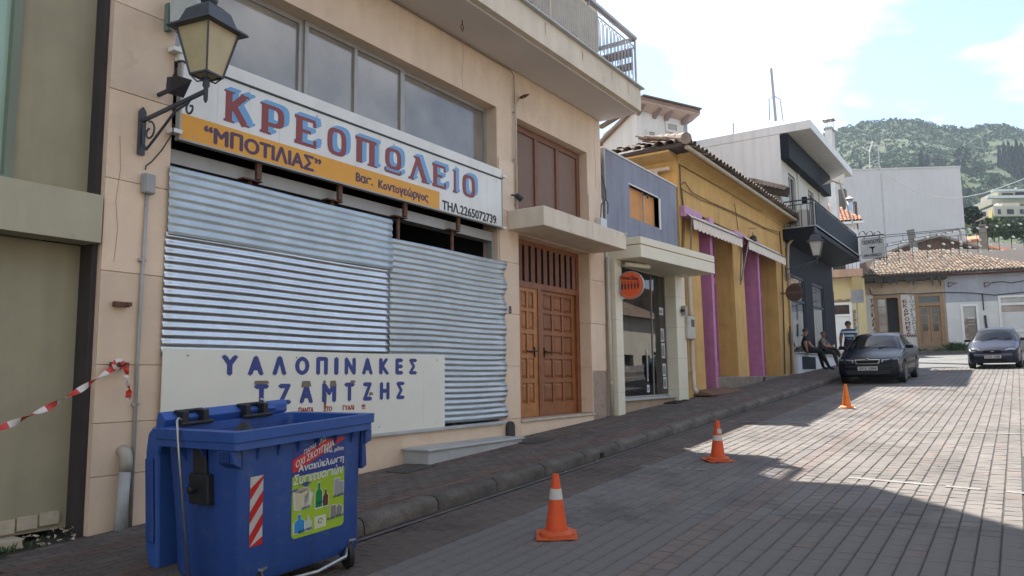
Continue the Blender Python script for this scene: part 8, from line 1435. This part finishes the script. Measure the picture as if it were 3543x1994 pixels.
# ------------------------------------------------------------------ air
hm = bpy.data.materials.new('pale haze'); hm.use_nodes = True; t_ = hm.node_tree; t_.nodes.clear(); o_ = t_.nodes.new('ShaderNodeOutputMaterial'); v_ = t_.nodes.new('ShaderNodeVolumePrincipled')
v_.inputs['Color'].default_value = (.70, .85, 1.0, 1); v_.inputs['Density'].default_value = 0.00022; v_.inputs['Anisotropy'].default_value = .2; t_.links.new(v_.outputs[0], o_.inputs['Volume'])
part('haze', hm, None, lambda b: b.box(-90, 800, -420, 780, -25, 300), kind='stuff')
# ------------------------------------------------------------------ small litter and dry leaves
rr = random.Random(77); b = MB(); lt = [M('dry leaf brown', (.16, .10, .05), .9, bump=0), M('paper scrap', (.45, .44, .41), .8, bump=0), M('dark grit', (.03, .028, .025), .9, bump=0)]
for i in range(260):
    k_ = rr.random()
    if k_ < .5: x, y, dz = rr.uniform(3, 22), rr.uniform(4.66, 4.8), .006
    elif k_ < .75: x, y = rr.uniform(3, 22), rr.uniform(5.0, 6.5); dz = .135
    else: x, y, dz = rr.uniform(3.5, 20), rr.uniform(-1, 4.6), .006
    s_ = rr.uniform(.008, .026); a = rr.uniform(0, 6.3); b.cur = 0 if rr.random() < .55 else (1 if rr.random() < .25 else 2); z = road(x) + dz; c, q = math.cos(a) * s_, math.sin(a) * s_
    b.poly([(x - c, y - q, z), (x + q * .5, y - c * .5, z + .004), (x + c, y + q, z + .008), (x - q * .5, y + c * .5, z + .003)])
tag(b.build('litter', lt, None, kind='stuff'), 'scattered dry leaves and paper scraps in the gutter and on the paving', 'litter')
# rust and damp runs on the concrete edges, fixing bolts on signs
m_run = M('brown damp run', (.50, .38, .28), .9, var=.3, vs=9, bump=0)
for x, z0, w, h in ((10.6, 2.60, .02, .14), (11.4, 2.58, .015, .20), (12.35, 2.60, .02, .12)): part('stain_run', m_run, bldg, lambda b: b.poly([(x, 5.917, z0), (x + w, 5.917, z0), (x + w * .6, 5.917, z0 - h), (x + w * .2, 5.917, z0 - h)]))
for x, z0, w, h in ((11.9, 5.42, .05, .20), (12.6, 5.44, .04, .26), (10.8, 5.40, .06, .18), (9.6, 5.42, .05, .22)): part('stain_run', m_run, bldg, lambda b: b.poly([(x, 5.717, z0), (x + w, 5.717, z0 + .02), (x + w * .6, 5.717, z0 - h), (x + w * .3, 5.717, z0 - h * .9)]))
for x in (4.3, 5.6, 6.9, 8.0):
    for z in (-.58, .24): part('screw', m_rust, bd, lambda b: b.lathe([(.009, 0), (.006, .003)], 8, (x, BY - .003, z), axis='y'))
for x in (4.25, 5.8, 7.1, 8.4, 9.4):
    for z in (2.35, 3.0): part('rivet', m_alu, sg, lambda b: b.lathe([(.010, 0), (.008, .004)], 8, (x, SY - .008, z), axis='y'))
m_crk = M('hairline crack', (.24, .18, .13), .9, bump=0)
def crack(pts, y, w=.004): part('crack', m_crk, bldg, lambda b: [b.bar((p[0], y, p[1]), (q[0], y, q[1]), .001, w) for p, q in zip(pts, pts[1:])])
crack([(3.58, 2.2), (3.60, 1.9), (3.57, 1.6), (3.60, 1.35), (3.58, 1.05)], 6.5965); crack([(5.0, 4.9), (5.03, 4.7), (5.01, 4.45), (5.04, 4.3)], 6.619); crack([(8.7, 4.28), (8.68, 4.5), (8.72, 4.8), (8.7, 5.0)], 6.619); crack([(12.95, 4.9), (12.92, 4.5), (12.96, 4.1), (12.93, 3.6)], 6.619)
